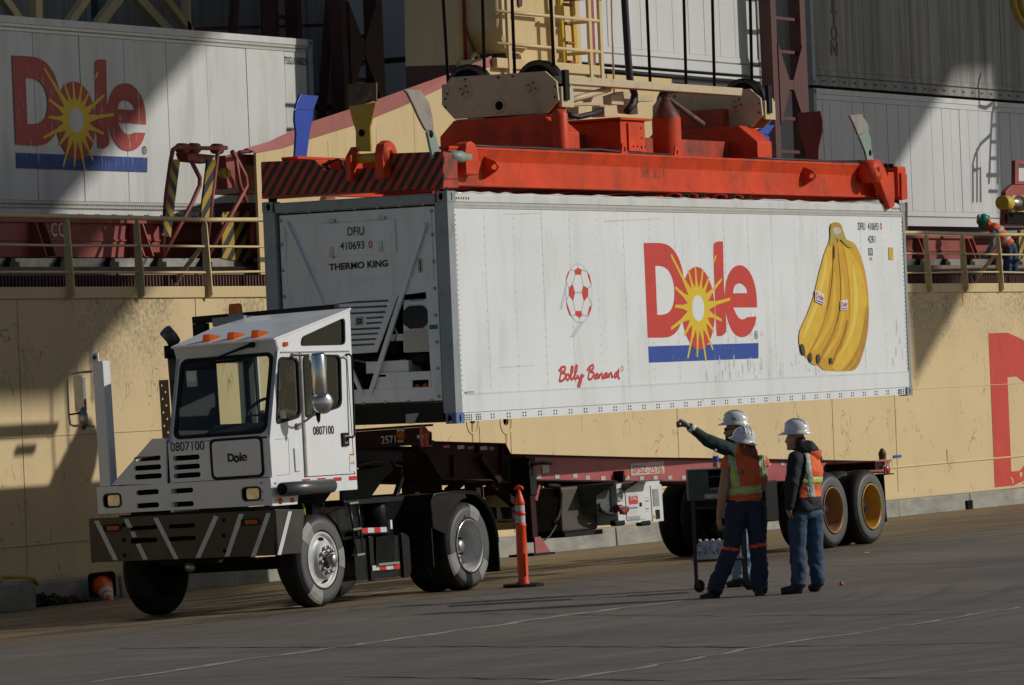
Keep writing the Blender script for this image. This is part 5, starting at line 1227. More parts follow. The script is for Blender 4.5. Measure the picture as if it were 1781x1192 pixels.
def tguide(pl, material, label, th, hole=None, tip=None, tipmat=None):
    g_ = MB(); g_.sheet([pl], th[0], th[1]); o = g_.build('corner_guide', material, sp_, bevel=.004, label=label)
    if tip:
        g_ = MB(); g_.sheet([tip], th[0], th[1]); g_.build('guide_tip', tipmat, o, bevel=.004)
    if hole:
        g_ = MB(); ax = V(th[1]).normalized(); c_ = V(th[0](*hole)); l_ = V(th[1]).length; g_.lathe([(0, -.004), (.042, -.004), (.042, l_ + .004), (0, l_ + .004)], c_, ax, 14); g_.build('guide_hole', 'dark', o)
    return o
ywl = lambda y0, z0, k: ((lambda a, b: (a, y0 + k * max(0, b - z0), b)), (0, .03, 0))
xwl = lambda x0, z0, k: ((lambda a, b: (x0 + k * max(0, b - z0), a, b)), (.03, 0, 0))
BL = ((0.577,3.654),(0.968,3.659),(0.937,3.542),(0.864,3.391),(0.76,3.061),(0.517,3.056),(0.579,3.384),(0.554,3.539))
BT = ((0.578,3.663),(0.626,3.749),(0.716,3.838),(1.094,3.83),(0.969,3.665))
tguide(BL, 'blue', 'blue corner guide at the striped end', ywl(2.3, 9, 0), tip=BT, tipmat='blue')
YLo = ((1.203,3.606),(0.871,3.626),(0.846,3.624),(0.876,3.528),(0.935,3.357),(0.936,3.082),(1.129,3.094),(1.123,3.326),(1.16,3.444))
YT = ((1.206,3.615),(1.209,3.738),(1.2,3.853),(0.827,3.846),(0.837,3.634),(0.929,3.661),(1.015,3.623),(1.099,3.651))
tguide(YLo, 'yguide', 'yellow corner guide with a worn rusty tip', xwl(-.05, 9, 0), hole=(1.044,3.296), tip=YT, tipmat='rust')
GLo = ((-0.204,3.25),(-0.048,3.26),(0.098,2.964),(-0.101,2.953))
GT = ((-0.675,3.706),(-0.307,3.707),(-0.135,3.576),(-0.064,3.406),(-0.056,3.268),(-0.209,3.259),(-0.257,3.293),(-0.36,3.398),(-0.488,3.551),(-0.59,3.662))
tguide(GLo, 'green', 'scraped grey green corner guide at the near corner', ywl(.1, 9, 0), hole=(-0.121,3.225), tip=GT, tipmat='worngreen')
tguide(((12.451,3.658),(12.814,3.658),(12.859,3.614),(12.691,3.43),(12.53,3.211),(12.289,3.207),(12.359,3.53)), 'blue', 'blue corner guide at the far end', ywl(2.3, 9, 0), tip=((12.686,3.804),(13.031,3.802),(12.815,3.667),(12.46,3.667)), tipmat='blue')
tguide(((1.478,3.89),(1.125,3.898),(1.102,3.769),(1.108,3.629),(1.176,3.421),(1.2,3.122),(1.375,3.132),(1.375,3.362),(1.451,3.614),(1.464,3.757)), 'redguide', 'dark red corner guide at the far end', xwl(12.05, 9, 0))
tguide(((11.051,3.467),(11.333,3.554),(11.422,3.456),(11.427,3.305),(11.555,2.998),(11.338,2.994),(11.245,3.251),(11.122,3.399)), 'green', 'scraped grey green corner guide at the far near corner', ywl(.1, 9, 0), hole=(11.375,3.254), tip=((10.798,3.736),(11.158,3.769),(11.25,3.702),(11.349,3.638),(11.389,3.522),(11.313,3.545),(11.044,3.477),(10.911,3.626)), tipmat='worngreen')
# near hinge at the striped end and the far end hub
mb = MB(); mb.sheet([[(-.13, -.2), (.16, -.2), (.16, .05), (.1, .15), (0, .18), (-.1, .15), (-.13, .05)]], lambda a, b: (.62 + a * 1.0, .02, 2.98 + b), (0, .16, 0)); mb.build('hinge_cheek', 'orange', sp_, bevel=.015)
mb = MB(); mb.tube([(.2, .08, 2.98), (.62, .08, 2.98)], .07, 12); mb.build('hinge_pin', 'green', sp_)
hub((11.172, -.09, 2.999), (0, -1, 0), .155, .22)
hx, hz = (11.172,2.999)
mb = MB(); mb.sheet([[(hx + .02, hz + .15), (hx + .2, hz + .14), (hx + .36, hz - .05), (hx + .55, hz - .1), (hx + .55, hz - .46), (hx + .4, hz - .5), (hx + .1, hz - .12)]], lambda a, b: (a, -.07, b), (0, .12, 0)); mb.build('hinge_cheek', 'orange', sp_, bevel=.01)
for dx in (.42, .6):
    mb = MB(); mb.lathe([(0, 0), (.04, 0), (.04, .05), (0, .05)], (hx + dx, -.02, hz + .06), (0, 0, 1), 8); mb.build('sensor', 'blackmat', sp_)
mb = MB(); mb.sheet([[(11.996,2.992), (12.176,2.978), (12.17,2.64), (11.979,2.621)]], lambda a, b: (a, -.06, b), (0, .2, 0)); mb.build('end_tab', 'orange', sp_, bevel=.01)
# lifting lugs with holes
for cx, cz in ((1.118,2.88), (9.398,2.914)):
    mb = MB(); mb.sheet([[(.0, -.13), (0, .13), (-.15, .06), (-.19, .0), (-.15, -.05)], circ(-.13, .0, .035, 10)], lambda a, b: (cx, .15 + a, cz + b), (.03, 0, 0)); mb.build('lifting_lug', 'orange', sp_)
for cx, cz in ((4.476,3.125), (5.846,3.118)):
    mb = MB(); mb.sheet([[(-.10, -.05), (.12, -.05), (.0, .10), (-.05, .10)], circ(-.01, .03, .03, 8)], lambda a, b: (cx + a, .12, cz + b), (0, .02, 0)); mb.build('eye_plate', 'orange', sp_)
text('SWL 30.5 T', (4.944, .157, 2.821), (1, 0, 0), (0, 0, 1), 0.631, .155, 'orangedk', sp_)
# saddles under the headblock, pointed posts, control boxes
for xa, nm in ((3.45, 0), (8.62, 1)):
    mb = MB(); mb.sheet([[(.40, ZT + .006), (2.08, ZT + .006), (2.08, ZT + .30), (1.88, ZT + .48), (.66, ZT + .48), (.40, ZT + .26)]], lambda a, b: (xa, a, b), (.42, 0, 0)); mb.build('saddle', 'orange', sp_, bevel=.01)
    mb = MB(); mb.box(xa + .1, xa + .36, .95, 1.55, ZT + .48, ZT + .72); mb.build('saddle_neck', 'orangedk', sp_)
pA, pB = (3.429,3.146), (6.159,3.134)
mb = MB(); mb.lathe([(.10, 0), (.10, .46), (.07, .51), (0, .53)], (pA[0], .42, ZT), (0, 0, 1), 20); mb.build('guide_post', 'orange', sp_)
mb = MB(); mb.lathe([(.18, 0), (.18, .49)], (pB[0], .42, ZT), (0, 0, 1), 22); gpst = mb.build('guide_post', 'orange', sp_)
M['coneworn'] = mat('scuffed_cone_paint', (.36, .06, .035), .45, var=.3, sc=3, dirt=(.03, .025, .025), dirt_amt=.9, dsc=2.2, lo=.45, hi=.6)
mb = MB(); mb.lathe([(.18, .49), (.04, .74), (.02, .755), (0, .755)], (pB[0], .42, ZT), (0, 0, 1), 22); mb.build('post_cone', 'coneworn', gpst)
k0, k1 = (4.759,3.529), (5.397,3.148)
mb = MB(); mb.box(k0[0], k1[0], .32, 1.9, ZT + .006, k0[1]); kb = mb.build('control_box', 'orange', sp_, bevel=.01)
mb = MB(); mb.box(k0[0] - .06, k1[0] + .12, .28, 1.95, k0[1] + .003, k0[1] + .03); mb.build('box_lid', 'orange', kb)
q0, q1 = (4.922,3.498), (5.293,3.153)
mb = MB(); mb.box(q0[0], q1[0], .295, .317, q1[1], q0[1]); cv_ = mb.build('cover_plate', 'orange', kb, bevel=.004)
for i in range(4):
    mb = MB(); mb.box(q1[0] - .06, q1[0] - .04, .288, .294, q0[1] - .07 - i * .12, q0[1] - .05 - i * .12); mb.build('bolt', 'blackmat', cv_)
    mb = MB(); mb.box(q0[0] + .1 + i * .1, q0[0] + .12 + i * .1, .288, .294, q1[1] + .05, q1[1] + .07); mb.build('bolt', 'blackmat', cv_)
mb = MB(); mb.box(4.3, 8.6, .8, 1.6, ZT + .0, ZT + .28); mb.build('centre_beam', 'orangedk', sp_)
# hydraulic hoses and flange bolts along the near beam
mb = MB(); mb.tube([(.7, .2, ZT + .03), (1.6, .24, ZT + .025), (2.6, .2, ZT + .03), (3.3, .3, ZT + .03), (4.2, .34, ZT + .06), (5.0, .3, ZT + .03), (6.0, .33, ZT + .03)], .018, 6); mb.build('hose', 'rope', sp_)
mb = MB(); mb.tube([(8.2, .3, ZT + .03), (9.4, .22, ZT + .03), (10.4, .26, ZT + .03), (11.5, .2, ZT + .05)], .018, 6); mb.build('hose', 'rope', sp_)
# cables coiled under the beam and at the striped end
for (px_, n) in ((6.017, 4), (7.266, 4)):
    for k in range(n):
        mb = MB(); mb.tube([(px_ + k * .22 + .12 * math.cos(t), .3 + .1 * math.sin(t), 2.645 + .02 * math.sin(2 * t)) for t in [i * .5 for i in range(13)]], .018, 6); mb.build('cable', 'rope' if k % 2 else 'orange', sp_)
e_ = [(1.624,2.971), (1.572,2.982), (1.507,2.898), (1.566,2.924), (1.607,2.962), (1.502,3), (1.416,3.024), (1.365,2.999), (1.353,2.904)]
mb = MB(); mb.tube([(.02, *p) for p in e_], .015, 7); mb.build('cable', 'rope', sp_)

# ================================================================== headblock and ropes
hb = thing('headblock', 'cream crane headblock with black sheaves locked on the orange spreader', 'headblock', (6.2, 1.25, 3.6))
def block(xf_, dx, nm):
    oc = [(2.056,3.953), (1.92,4.105), (0.629,4.092), (0.481,3.96), (0.463,3.738), (0.624,3.594), (1.9,3.603), (2.065,3.78)]
    lp_ = [(1.901,3.596), (1.486,3.594), (1.521,3.461), (1.634,3.48)]
    lp2 = [(1.061,3.587), (0.652,3.586), (0.883,3.458), (0.996,3.46)]
    dz = .03 if nm else 0
    for x_ in (xf_, xf_ + .34):
        mb = MB(); mb.sheet([[(a, b - dz) for a, b in oc]], lambda a, b: (x_, a, b), (.04, 0, 0)); pl = mb.build('sheave_plate', 'beige', hb, bevel=.006)
        for q in (lp_, lp2):
            mb = MB(); mb.sheet([[(a, b - dz) for a, b in q]], lambda a, b: (x_ + .01, a, b), (.03, 0, 0)); mb.build('lug_plate', 'beige', pl)
        if x_ == xf_:
            for c, r_ in (((1.73,3.936), .10), ((0.8,3.919), .10)):
                mb = MB(); mb.lathe([(0, 0), (.035, 0), (.04, .02), (.075, .02), (.08, .012), (r_, .012), (r_ + .01, 0)], (x_ - .001, c[0], c[1] - dz), (-1, 0, 0), 20); bs = mb.build('axle_boss', 'beige', pl)
                for an in (.4, 2.0, 3.6, 5.2):
                    mb = MB(); mb.lathe([(0, .02), (.012, .02), (.012, .035), (0, .035)], (x_, c[0] + .055 * math.cos(an), c[1] - dz + .055 * math.sin(an)), (-1, 0, 0), 6); mb.build('bolt', 'rust', bs)
            c = (1.27,3.723)
            mb = MB(); mb.lathe([(.055, .004), (.09, .004), (.09, 0)], (x_ - .001, c[0], c[1] - dz), (-1, 0, 0), 18); mb.build('bore_ring', 'beige', pl)
            mb = MB(); mb.lathe([(0, .003), (.055, .003), (.055, 0)], (x_ - .001, c[0], c[1] - dz), (-1, 0, 0), 18); mb.build('bore', 'dark', pl)
            for bo in ((2.006,3.85), (1.975,3.91), (2.011,3.751), (0.5,3.899), (0.506,3.777), (1.268,4.061), (1.07,4.06), (1.723,4.067)):
                mb = MB(); mb.lathe([(0, .012), (.014, .012), (.014, 0)], (x_ - .001, bo[0], bo[1] - dz), (-1, 0, 0), 8); mb.build('bolt', 'rust', pl)
    for c in ((1.768,3.987), (0.802,3.972)):
        mb = MB(); mb.lathe([(0, 0), (.30, 0), (.30, .02), (.27, .045), (.27, .085), (.30, .11), (.30, .13), (0, .13)], (xf_ + .12, c[0], c[1] - dz - .03), (1, 0, 0), 32); sh = mb.build('sheave', 'blackmat', hb)
        mb = MB(); mb.lathe([(.24, -.012), (.285, -.012), (.285, 0), (.24, 0)], (xf_ + .12, c[0], c[1] - dz - .03), (1, 0, 0), 28); mb.build('sheave_rim', 'rust', sh)
    ye = oc[4][0]
    mb = MB(); mb.box(xf_ + .05, xf_ + .34, ye - .02, ye + .02, 3.66, 3.9); mb.build('end_spacer', 'beige', hb)
    mb = MB(); mb.box(xf_ + .1, xf_ + .2, ye - .05, ye + .0, 3.74, 4.1); mb.build('rope_guard', 'blackmat', hb)
    mb = MB(); mb.box(xf_ + .05, xf_ + .34, .8, 1.7, 3.56, 3.66); mb.build('cross_plate', 'beige', hb)
block(3.5, 0, 0); block(8.93, 0, 1)
# long side beams along x
bt0, bt1 = (3.595,4.033), (8.392,4.04); bl0, bl1 = (3.587,3.937), (8.353,3.941)
for yv, w in ((.46, .16), (1.95, .16)):
    mb = MB(); mb.sheet([[bt0, bt1, bl1, bl0]], lambda a, b: (a, yv, b), (0, w, 0)); mb.build('side_beam', 'beige', hb, bevel=.008)
for (p0, p1, r_) in (((3.822,3.72), (5.034,3.928), .04), ((6.414,3.908), (7.51,3.565), .035)):
    mb = MB(); mb.tube([(p0[0], .6, p0[1]), (p1[0], .6, p1[1])], r_, 8); mb.build('brace', 'beige' if r_ > .036 else 'rust', hb)
# cable basket and walkway bits between the blocks
for pts, yv in ((((5.269,3.861),(5.588,3.924),(5.592,3.758),(5.279,3.758)), .7), (((4.989,3.72),(5.313,3.747),(5.338,3.609),(4.989,3.59)), .65), (((5.964,3.949),(6.319,3.943),(6.333,3.678),(6.015,3.687)), .9), (((5.496,3.827),(6.346,3.861),(6.342,3.82),(5.493,3.791)), 1.4), (((6.238,3.926),(6.765,3.961),(6.757,3.871),(6.231,3.846)), 1.5), (((5.151,4.036),(6.362,4.033),(6.358,3.988),(5.147,3.992)), 1.3), (((7.682,4.006),(8.111,4.014),(8.104,3.937),(7.675,3.927)), 1.6), (((6.335,3.842),(6.454,3.846),(6.439,3.667),(6.32,3.664)), 1.8), (((7.018,3.862),(7.124,3.866),(7.111,3.721),(7.005,3.718)), 1.8)):
    mb = MB(); mb.sheet([pts], lambda a, b: (a, yv, b), (0, .12, 0)); mb.build('bracket', 'beige', hb, bevel=.005)
mb = MB(); mb.tube([(4.168, .7, 3.596), (4.414, .7, 3.578), (4.741, .7, 3.621), (5.072, .7, 3.682)], .035, 8); mb.build('hose', 'rope', hb)
mb = MB(); mb.tube([(5.583, .66, 3.677), (5.74, .66, 3.769), (5.807, .66, 3.893), (5.724, .66, 4.013), (5.695, .66, 4.099), (5.676, .66, 4.308), (5.643, .66, 5.083), (5.643 - .6, .66, 12), (4.6, .66, 30)], .045, 8); mb.build('power_cable', 'rope', hb)
# hoist ropes: at x = sheave plane, going up to the trolley
def rope(pt, pb, xr):
    d_ = V((xr, *pt)) - V((xr, *pb)); top = V((xr, *pt)) + d_.normalized() * 26
    mb = MB(); mb.tube([(xr, *pb), tuple(top)], .021, 7); mb.build('hoist_rope', 'rope', hb)
rope((2.095,5.059), (2.073,4.06), 3.69); rope((1.551,5.018), (1.566,4.026), 3.69); rope((1.145,4.987), (1.149,3.999), 3.69); rope((0.615,4.947), (0.612,4), 3.69)
XR = 9.12
rope((2.175,5.337), (2.175,4.226), XR); rope((1.629,5.295), (1.648,4.164), XR); rope((1.213,5.264), (1.236,4.123), XR); rope((0.666,5.222), (0.693,4.047), XR)

# ================================================================== yard truck (built in its own frame: x backwards, y towards the ship, z up from the asphalt)
TF = Matrix(((1,0,0.005),(0,0.999,0.032),(-0.005,-0.032,0.999)))
TF = Matrix((V((999.98,0,-5.5)) / 1000, V((-0.18,999.49,-31.98)) / 1000, V((5.5,31.98,999.47)) / 1000)).transposed()
TO = (0,0.45,-1.897)
tk = thing('terminal_tractor', 'white single cab terminal tractor numbered 0807100 with striped black bumper', 'truck', TO, TF)
XF = -3.10
YX = lambda a, b: (a, 0, b)

def wheel(root, name, x, yo, z, s_, R=.50, W=.28, rim='wheelw', kind='steer', marks=()):
    """tyre outer face at yo, s_ = -1 when it faces -y"""
    ax = (0, s_, 0)
    c = (x, yo, z)
    rr = .305
    mb = MB(); mb.lathe([(rr, -.02), (rr + .02, -.008), (.40, .0), (.455, -.012), (.485, -.035), (R, -.07), (R, -W + .06), (.48, -W + .03), (.4, -W), (rr, -W + .02)], c, ax, 48); ty_ = mb.build(name, 'rubber', root)
    # tread grooves and sidewall ring
    for h in (-.11, -.15, -.19):
        mb = MB(); mb.lathe([(R + .002, h), (R + .002, h + .012)], c, ax, 40); mb.build('tread_groove', 'dark', ty_)
    mb = MB(); mb.lathe([(.325, .0), (.40, .004), (.45, -.006), (.45, -.01), (.40, .0), (.325, -.004)], c, ax, 48); mb.build('sidewall', 'rubbermid', ty_)
    for a0, a1 in marks:
        mb = MB(); n = 10
        for i in range(n):
            t0 = math.radians(a0 + (a1 - a0) * i / n); t1 = math.radians(a0 + (a1 - a0) * (i + 1) / n)
            for (r0, h0), (r1, h1) in (((.325, .003), (.40, .007)), ((.40, .007), (.452, -.003)), ((.452, -.003), (.478, -.02))):
                mb.add([(x + r0 * math.cos(t0), yo + s_ * h0, z + r0 * math.sin(t0)), (x + r1 * math.cos(t0), yo + s_ * h1, z + r1 * math.sin(t0)), (x + r1 * math.cos(t1), yo + s_ * h1, z + r1 * math.sin(t1)), (x + r0 * math.cos(t1), yo + s_ * h0, z + r0 * math.sin(t1))], [(0, 1, 2, 3)])
        mb.build('scuffed_patch', 'rubberworn', ty_)
    mb = MB(); mb.lathe([(0, -W + .05), (.2, -W + .05), (.21, -W + .02), (.30, -W + .03), (.30, -W + .01), (0, -W + .0)], c, ax, 24); mb.build('brake_drum', 'blackmat', ty_)
    if kind == 'steer':
        mb = MB(); mb.lathe([(rr, -.03), (rr, .0), (.29, .006), (.275, -.01), (.265, -.03), (.19, .03), (.185, .05), (.0, .05)], c, ax, 40); rm = mb.build('rim', rim, ty_)
        for i in range(10):
            a = math.radians(36 * i + 8); p = (x + .135 * math.cos(a), yo + s_ * .05, z + .135 * math.sin(a))
            mb = MB(); mb.lathe([(0, .035), (.02, .035), (.024, 0), (.0, 0)], p, ax, 8); mb.build('wheel_nut', 'steel', rm)
        for a in (math.radians(95), math.radians(275), math.radians(5), math.radians(185)):
            p = (x + .228 * math.cos(a), yo, z + .228 * math.sin(a))
            if abs(math.cos(a)) > .5: continue
            mb = MB(); d_ = V((math.cos(a), 0, math.sin(a))); tg = V((-d_.z, 0, d_.x)); nrm = (V(ax) + d_ * .8).normalized()
            e1 = (d_ - nrm * d_.dot(nrm)).normalized()
            mb.add([V(p) + V(ax) * .006 + tg * .05 * math.cos(t) + e1 * .025 * math.sin(t) for t in [k * math.pi / 6 for k in range(12)]], [list(range(12))]); mb.build('hand_hole', 'dark', rm)
        mb = MB(); mb.lathe([(0, .16), (.05, .16), (.062, .145), (.07, .05), (0, .05)], c, ax, 20); mb.build('hub', 'steel', rm)
        mb = MB(); mb.lathe([(.075, .052), (.095, .055), (.095, .05), (.075, .05)], c, ax, 20); mb.build('hub_ring', 'blackmat', rm)
    else:
        mb = MB(); mb.lathe([(rr, -.03), (rr, .002), (.292, .008), (.285, -.02), (.27, -.12), (.262, -.2), (.25, -.215), (.12, -.225), (.11, -.20), (0, -.20)], c, ax, 40); rm = mb.build('rim', rim, ty_)
        mb = MB(); mb.lathe([(.297, .012), (.309, .012), (.309, .0), (.297, .0)], c, ax, 40); mb.build('rim_edge', 'chrome' if rim == 'wheelw' else rim, rm)
        mb = MB(); mb.lathe([(0, .02), (.06, .02), (.075, 0), (.09, -.1), (0, -.1)], (x, yo + s_ * -.12, z), ax, 18); mb.build('hub', 'steel' if rim == 'wheelw' else 'blackmat', rm)
        for i in range(10):
            a = math.radians(36 * i); p = (x + .14 * math.cos(a), yo - s_ * .215, z + .14 * math.sin(a))
            mb = MB(); mb.lathe([(0, .05), (.018, .05), (.018, 0), (0, 0)], p, ax, 6); mb.build('wheel_nut', 'blackmat', rm)
    return ty_

wheel(tk, 'front_wheel', -2.164, .0, .5, -1, marks=((118, 148), (-14, 16), (228, 262)))
wheel(tk, 'front_wheel', -2.164, 2.30, .5, 1)
wheel(tk, 'rear_wheel', 0.984, .0, .5, -1, kind='dual', marks=((52, 82), (190, 222), (300, 332)))
wheel(tk, 'rear_wheel', 0.984, .34, .5, -1, kind='dual')
wheel(tk, 'rear_wheel', 0.984, 2.34, .5, 1, kind='dual')
wheel(tk, 'rear_wheel', 0.984, 2.0, .5, 1, kind='dual')
mb = MB(); mb.tube([(-2.16, .2, .5), (-2.16, 2.1, .5)], .07, 10); mb.build('axle', 'blackmat', tk)
mb = MB(); mb.tube([(.98, .5, .5), (.98, 1.9, .5)], .1, 10); mb.build('axle', 'blackmat', tk)
mb = MB(); mb.lathe([(0, -.2), (.2, -.12), (.22, 0), (.2, .12), (0, .2)], (.98, 1.2, .5), (0, 1, 0), 14); mb.build('differential', 'blackmat', tk)
for yv in (.75, 1.6):
    mb = MB(); mb.box(-2.95, 1.9, yv, yv + .09, .72, .98); mb.build('frame_rail', 'black', tk)
mb = MB(); mb.box(-2.9, -2.3, .86, 1.58, .55, .95); mb.build('engine_sump', 'blackmat', tk)
mb = MB(); mb.box(-2.6, -1.4, 1.4, 2.15, .7, 1.5); mb.build('engine', 'blackmat', tk)

# --- front white sheet: lower band, cowling, cab front
def slots(rows, conv_): return rows
cap = lambda a0, a1, b0, b1: rrect(min(a0, a1), min(b0, b1), max(a0, a1), max(b0, b1), abs(b1 - b0) / 2 - .001)
BS = [(1.724,1.324,1.43,1.379), (1.278,1.317,0.986,1.371), (1.73,1.183,1.436,1.238), (1.284,1.172,0.989,1.227)]
HS = [(1.738,1.686,1.391,1.739), (1.743,1.588,1.391,1.643), (1.748,1.493,1.39,1.548)]
CS = [(1.248,1.665,0.904,1.72), (1.25,1.568,0.906,1.623), (1.255,1.477,0.906,1.532)]
def slot_loops(L_): return [cap(q[0], q[2], q[1], q[3]) for q in L_]
HLn, HLf = (0.374,1.184,0.13,1.341), (2.157,1.207,1.917,1.366)
hl = [rrect(min(q[0], q[2]), min(q[1], q[3]), max(q[0], q[2]), max(q[1], q[3]), .05) for q in (HLn, HLf)]
FX = lambda xx: (lambda a, b: (xx, a, b))
mb = MB(); mb.sheet([[(.0, 1.13), (2.235, 1.15), (2.235, 1.44), (.0, 1.42)]] + slot_loops(BS) + hl, FX(XF), (.03, 0, 0)); band = mb.build('front_band', 'cab', tk, bevel=.006)
mb = MB(); mb.box(XF + .09, XF + .11, .05, 2.2, 1.15, 1.42); mb.build('band_backing', 'dark', band)
mb = MB(); mb.box(XF + .032, XF + .5, 2.2, 2.23, 1.15, 1.43); mb.build('band_return', 'cab', band)
mb = MB(); mb.box(XF + .032, XF + .45, .003, .03, 1.12, 1.42); mb.build('band_return', 'cab', band)
mb = MB(); mb.box(XF + .03, XF + .5, 1.33, 2.2, 1.415, 1.435); mb.build('band_shelf', 'cab', band)
for q in (HLn, HLf):
    y0_, y1_, z0_, z1_ = min(q[0], q[2]), max(q[0], q[2]), min(q[1], q[3]), max(q[1], q[3])
    mb = MB(); mb.sheet([rrect(y0_ + .004, z0_ + .004, y1_ - .004, z1_ - .004, .045), rrect(y0_ + .02, z0_ + .02, y1_ - .02, z1_ - .02, .03)], FX(XF - .012), (.04, 0, 0)); bz = mb.build('headlight', 'black', tk)
    M['lens'] = M.get('lens') or mat('headlight_lens', (.55, .50, .40), .12, .6, var=.3, sc=18)
    mb = MB(); mb.sheet([rrect(y0_ + .02, z0_ + .02, y1_ - .05, z1_ - .02, .03)], FX(XF + .012), (.01, 0, 0)); mb.build('lens', 'lens', bz, bevel=.004)
hood = [(2.051,1.453), (1.486,1.921), (1.312,1.916), (1.335,1.429)]
mb = MB(); mb.sheet([hood] + slot_loops(HS), FX(XF + .02), (.03, 0, 0)); hd = mb.build('engine_cowl', 'cab', tk, bevel=.004)
mb = MB(); mb.sheet([[(p[0], p[1]) for p in hood]], FX(XF + .12), (.9, 0, 0)); mb.build('cowl_body', 'cab', hd)
mb = MB(); mb.sheet([[(p[0] * .98 + .02, p[1] * .985) for p in hood]], FX(XF + .10), (.015, 0, 0)); mb.build('cowl_backing', 'dark', hd)
hatch_l = rrect(0.092 + .003, 1.433, 0.764, 1.871, .06)
ci = bb(hatch_l)
mb = MB(); mb.sheet([[(.005, 1.428), (1.30, 1.436), (1.30, 1.86), (.005, 1.84)]] + slot_loops(CS), FX(XF + .04), (.03, 0, 0)); cf = mb.build('cab_lower_front', 'cab', tk, bevel=.004)
mb = MB(); mb.box(XF + .14, XF + .16, .05, 1.27, 1.45, 1.85); mb.build('lower_front_backing', 'dark', cf)
mb = MB(); mb.sheet([hatch_l, rrect(ci[0] + .028, ci[2] + .028, ci[1] - .028, ci[3] - .028, .045)], FX(XF + .03), (.012, 0, 0)); sl_ = mb.build('hatch_seal', 'blackmat', cf)
mb = MB(); mb.sheet([rrect(ci[0] + .03, ci[2] + .03, ci[1] - .03, ci[3] - .03, .043)], FX(XF + .032), (.009, 0, 0)); mb.build('hatch_panel', 'cab', cf)
def ftxt(s, bl, br, top, material, par, xx):
    w = bl[0] - br[0]
    return text(s, (xx, bl[0], bl[1]), V((0, br[0] - bl[0], br[1] - bl[1])).normalized(), (0, 0, 1), w, top - bl[1], material, par)
ftxt('0807100', (1.268,1.768), (0.835,1.762), 1.867, 'print', cf, XF + .036)
# black logo on the hatch
lb0, lb1 = (0.544,1.603), (0.295,1.597); lt = 1.705
Lw = max(p[0] for p in LG['e'][0]) - LG['D'][0][0][0]; Lz0 = c_o[1] - o_rz; Lz1 = LG['D'][0][0][1]
def tfs(a, b): return (lb0[0] + (a - LG['D'][0][0][0]) / Lw * (lb1[0] - lb0[0]), lb0[1] + (b - Lz0) / (Lz1 - Lz0) * (lt - lb0[1]))
for ch in 'Dle':
    mb = MB(); mb.face(LG[ch], lambda a, b: (XF + .0285, *tfs(a, b))); mb.build('logo_letter', 'print', cf)
mb = MB(); mb.face([circ(c_o[0], c_o[1], o_rx, 24, o_rz), circ(c_o[0], c_o[1], o_rx * .35, 16, o_rz * .35)], lambda a, b: (XF + .028, *tfs(a, b))); mb.build('logo_letter', 'print', cf)

# --- cab shell
side_out = [(-3.09, 1.12), (-3.06, 1.43), (-3.05, 1.86), (-2.79, 2.76), (-2.84, 2.895), (-1.27, 3.205), (-1.36, 1.23), (-2.56, 1.23), (-2.60, 1.12)]
QW = roundpoly([(-2.782,2.677), (-2.413,2.67), (-2.433,2.063), (-2.91,1.993)], .07)
DW = roundpoly([(-2.285,2.707), (-1.546,2.69), (-1.589,2.152), (-2.319,2.04)], .08)
TW = roundpoly([(-2.31,2.816), (-2.276,2.905), (-1.415,3.102), (-1.438,2.819)], .06)
def grow(L_, k):
    cx = sum(p[0] for p in L_) / len(L_); cz = sum(p[1] for p in L_) / len(L_)
    out = []
    for p in L_:
        d_ = V((p[0] - cx, p[1] - cz)); out.append((p[0] + d_.normalized().x * k, p[1] + d_.normalized().y * k))
    return out
mb = MB(); mb.sheet([side_out, QW, DW, TW], lambda a, b: (a, .004, b), (0, .04, 0)); ns = mb.build('cab_side', 'cab', tk)
FDW = [(-2.10, 2.02), (-1.56, 2.02), (-1.56, 2.72), (-2.10, 2.72)]

mb = MB(); mb.sheet([side_out, FDW], lambda a, b: (a, 1.26, b), (0, .04, 0)); fs_ = mb.build('cab_side', 'cab', tk)
for nm, L_ in (('quarter_window', QW), ('door_window', DW), ('upper_window', TW)):
    mb = MB(); mb.sheet([grow(L_, .02), grow(L_, -.012)], lambda a, b: (a, -.006, b), (0, .03, 0)); wf = mb.build(nm, 'blackmat', tk)
    mb = MB(); mb.face([grow(L_, -.01)], lambda a, b: (a, .012, b)); mb.build('glass', 'darkglass', wf)
RWa = (.92, 1.22, 1.95, 2.80)
# windscreen wall, visor, roof, rear wall
p_b, p_t = V((-3.05, 0, 1.86)), V((-2.79, 0, 2.76))
sv = (p_t - p_b); sl_len = sv.length; sv.normalize()
WS = lambda dx: (lambda a, b: (p_b.x + sv.x * b + dx, a, p_b.z + sv.z * b))
wsl = rrect(.075, .06, 1.215, sl_len - .03, .07, 5)
mb = MB(); mb.sheet([[(.006, .0), (1.30, .0), (1.30, sl_len + .02), (.006, sl_len + .02)], wsl], WS(0), (.035, 0, .0)); mb.build('windscreen_wall', 'cab', tk)
mb = MB(); mb.sheet([rrect(.05, .035, 1.24, sl_len - .005, .09, 5), rrect(.092, .077, 1.198, sl_len - .047, .06, 5)], WS(-.012), (.03, 0, 0)); ws_ = mb.build('windscreen', 'blackmat', tk)
mb = MB(); mb.face([rrect(.085, .07, 1.205, sl_len - .04, .06, 5)], WS(.004)); mb.build('glass', 'cabglass', ws_)
mb = MB(); mb.sheet([[(-2.79, 2.762), (-2.845, 2.90), (-2.82, 2.905), (-2.755, 2.765)]], lambda a, b: (a, .004, b), (0, 1.296, 0)); mb.build('visor', 'cab', tk)
mb = MB(); mb.add([(-2.87, -.012, 2.895), (-2.87, 1.31, 2.895), (-2.0, 1.31, 3.10), (-1.27, 1.29, 3.215), (-1.27, -.012, 3.215)], [(0, 1, 2, 3, 4)])
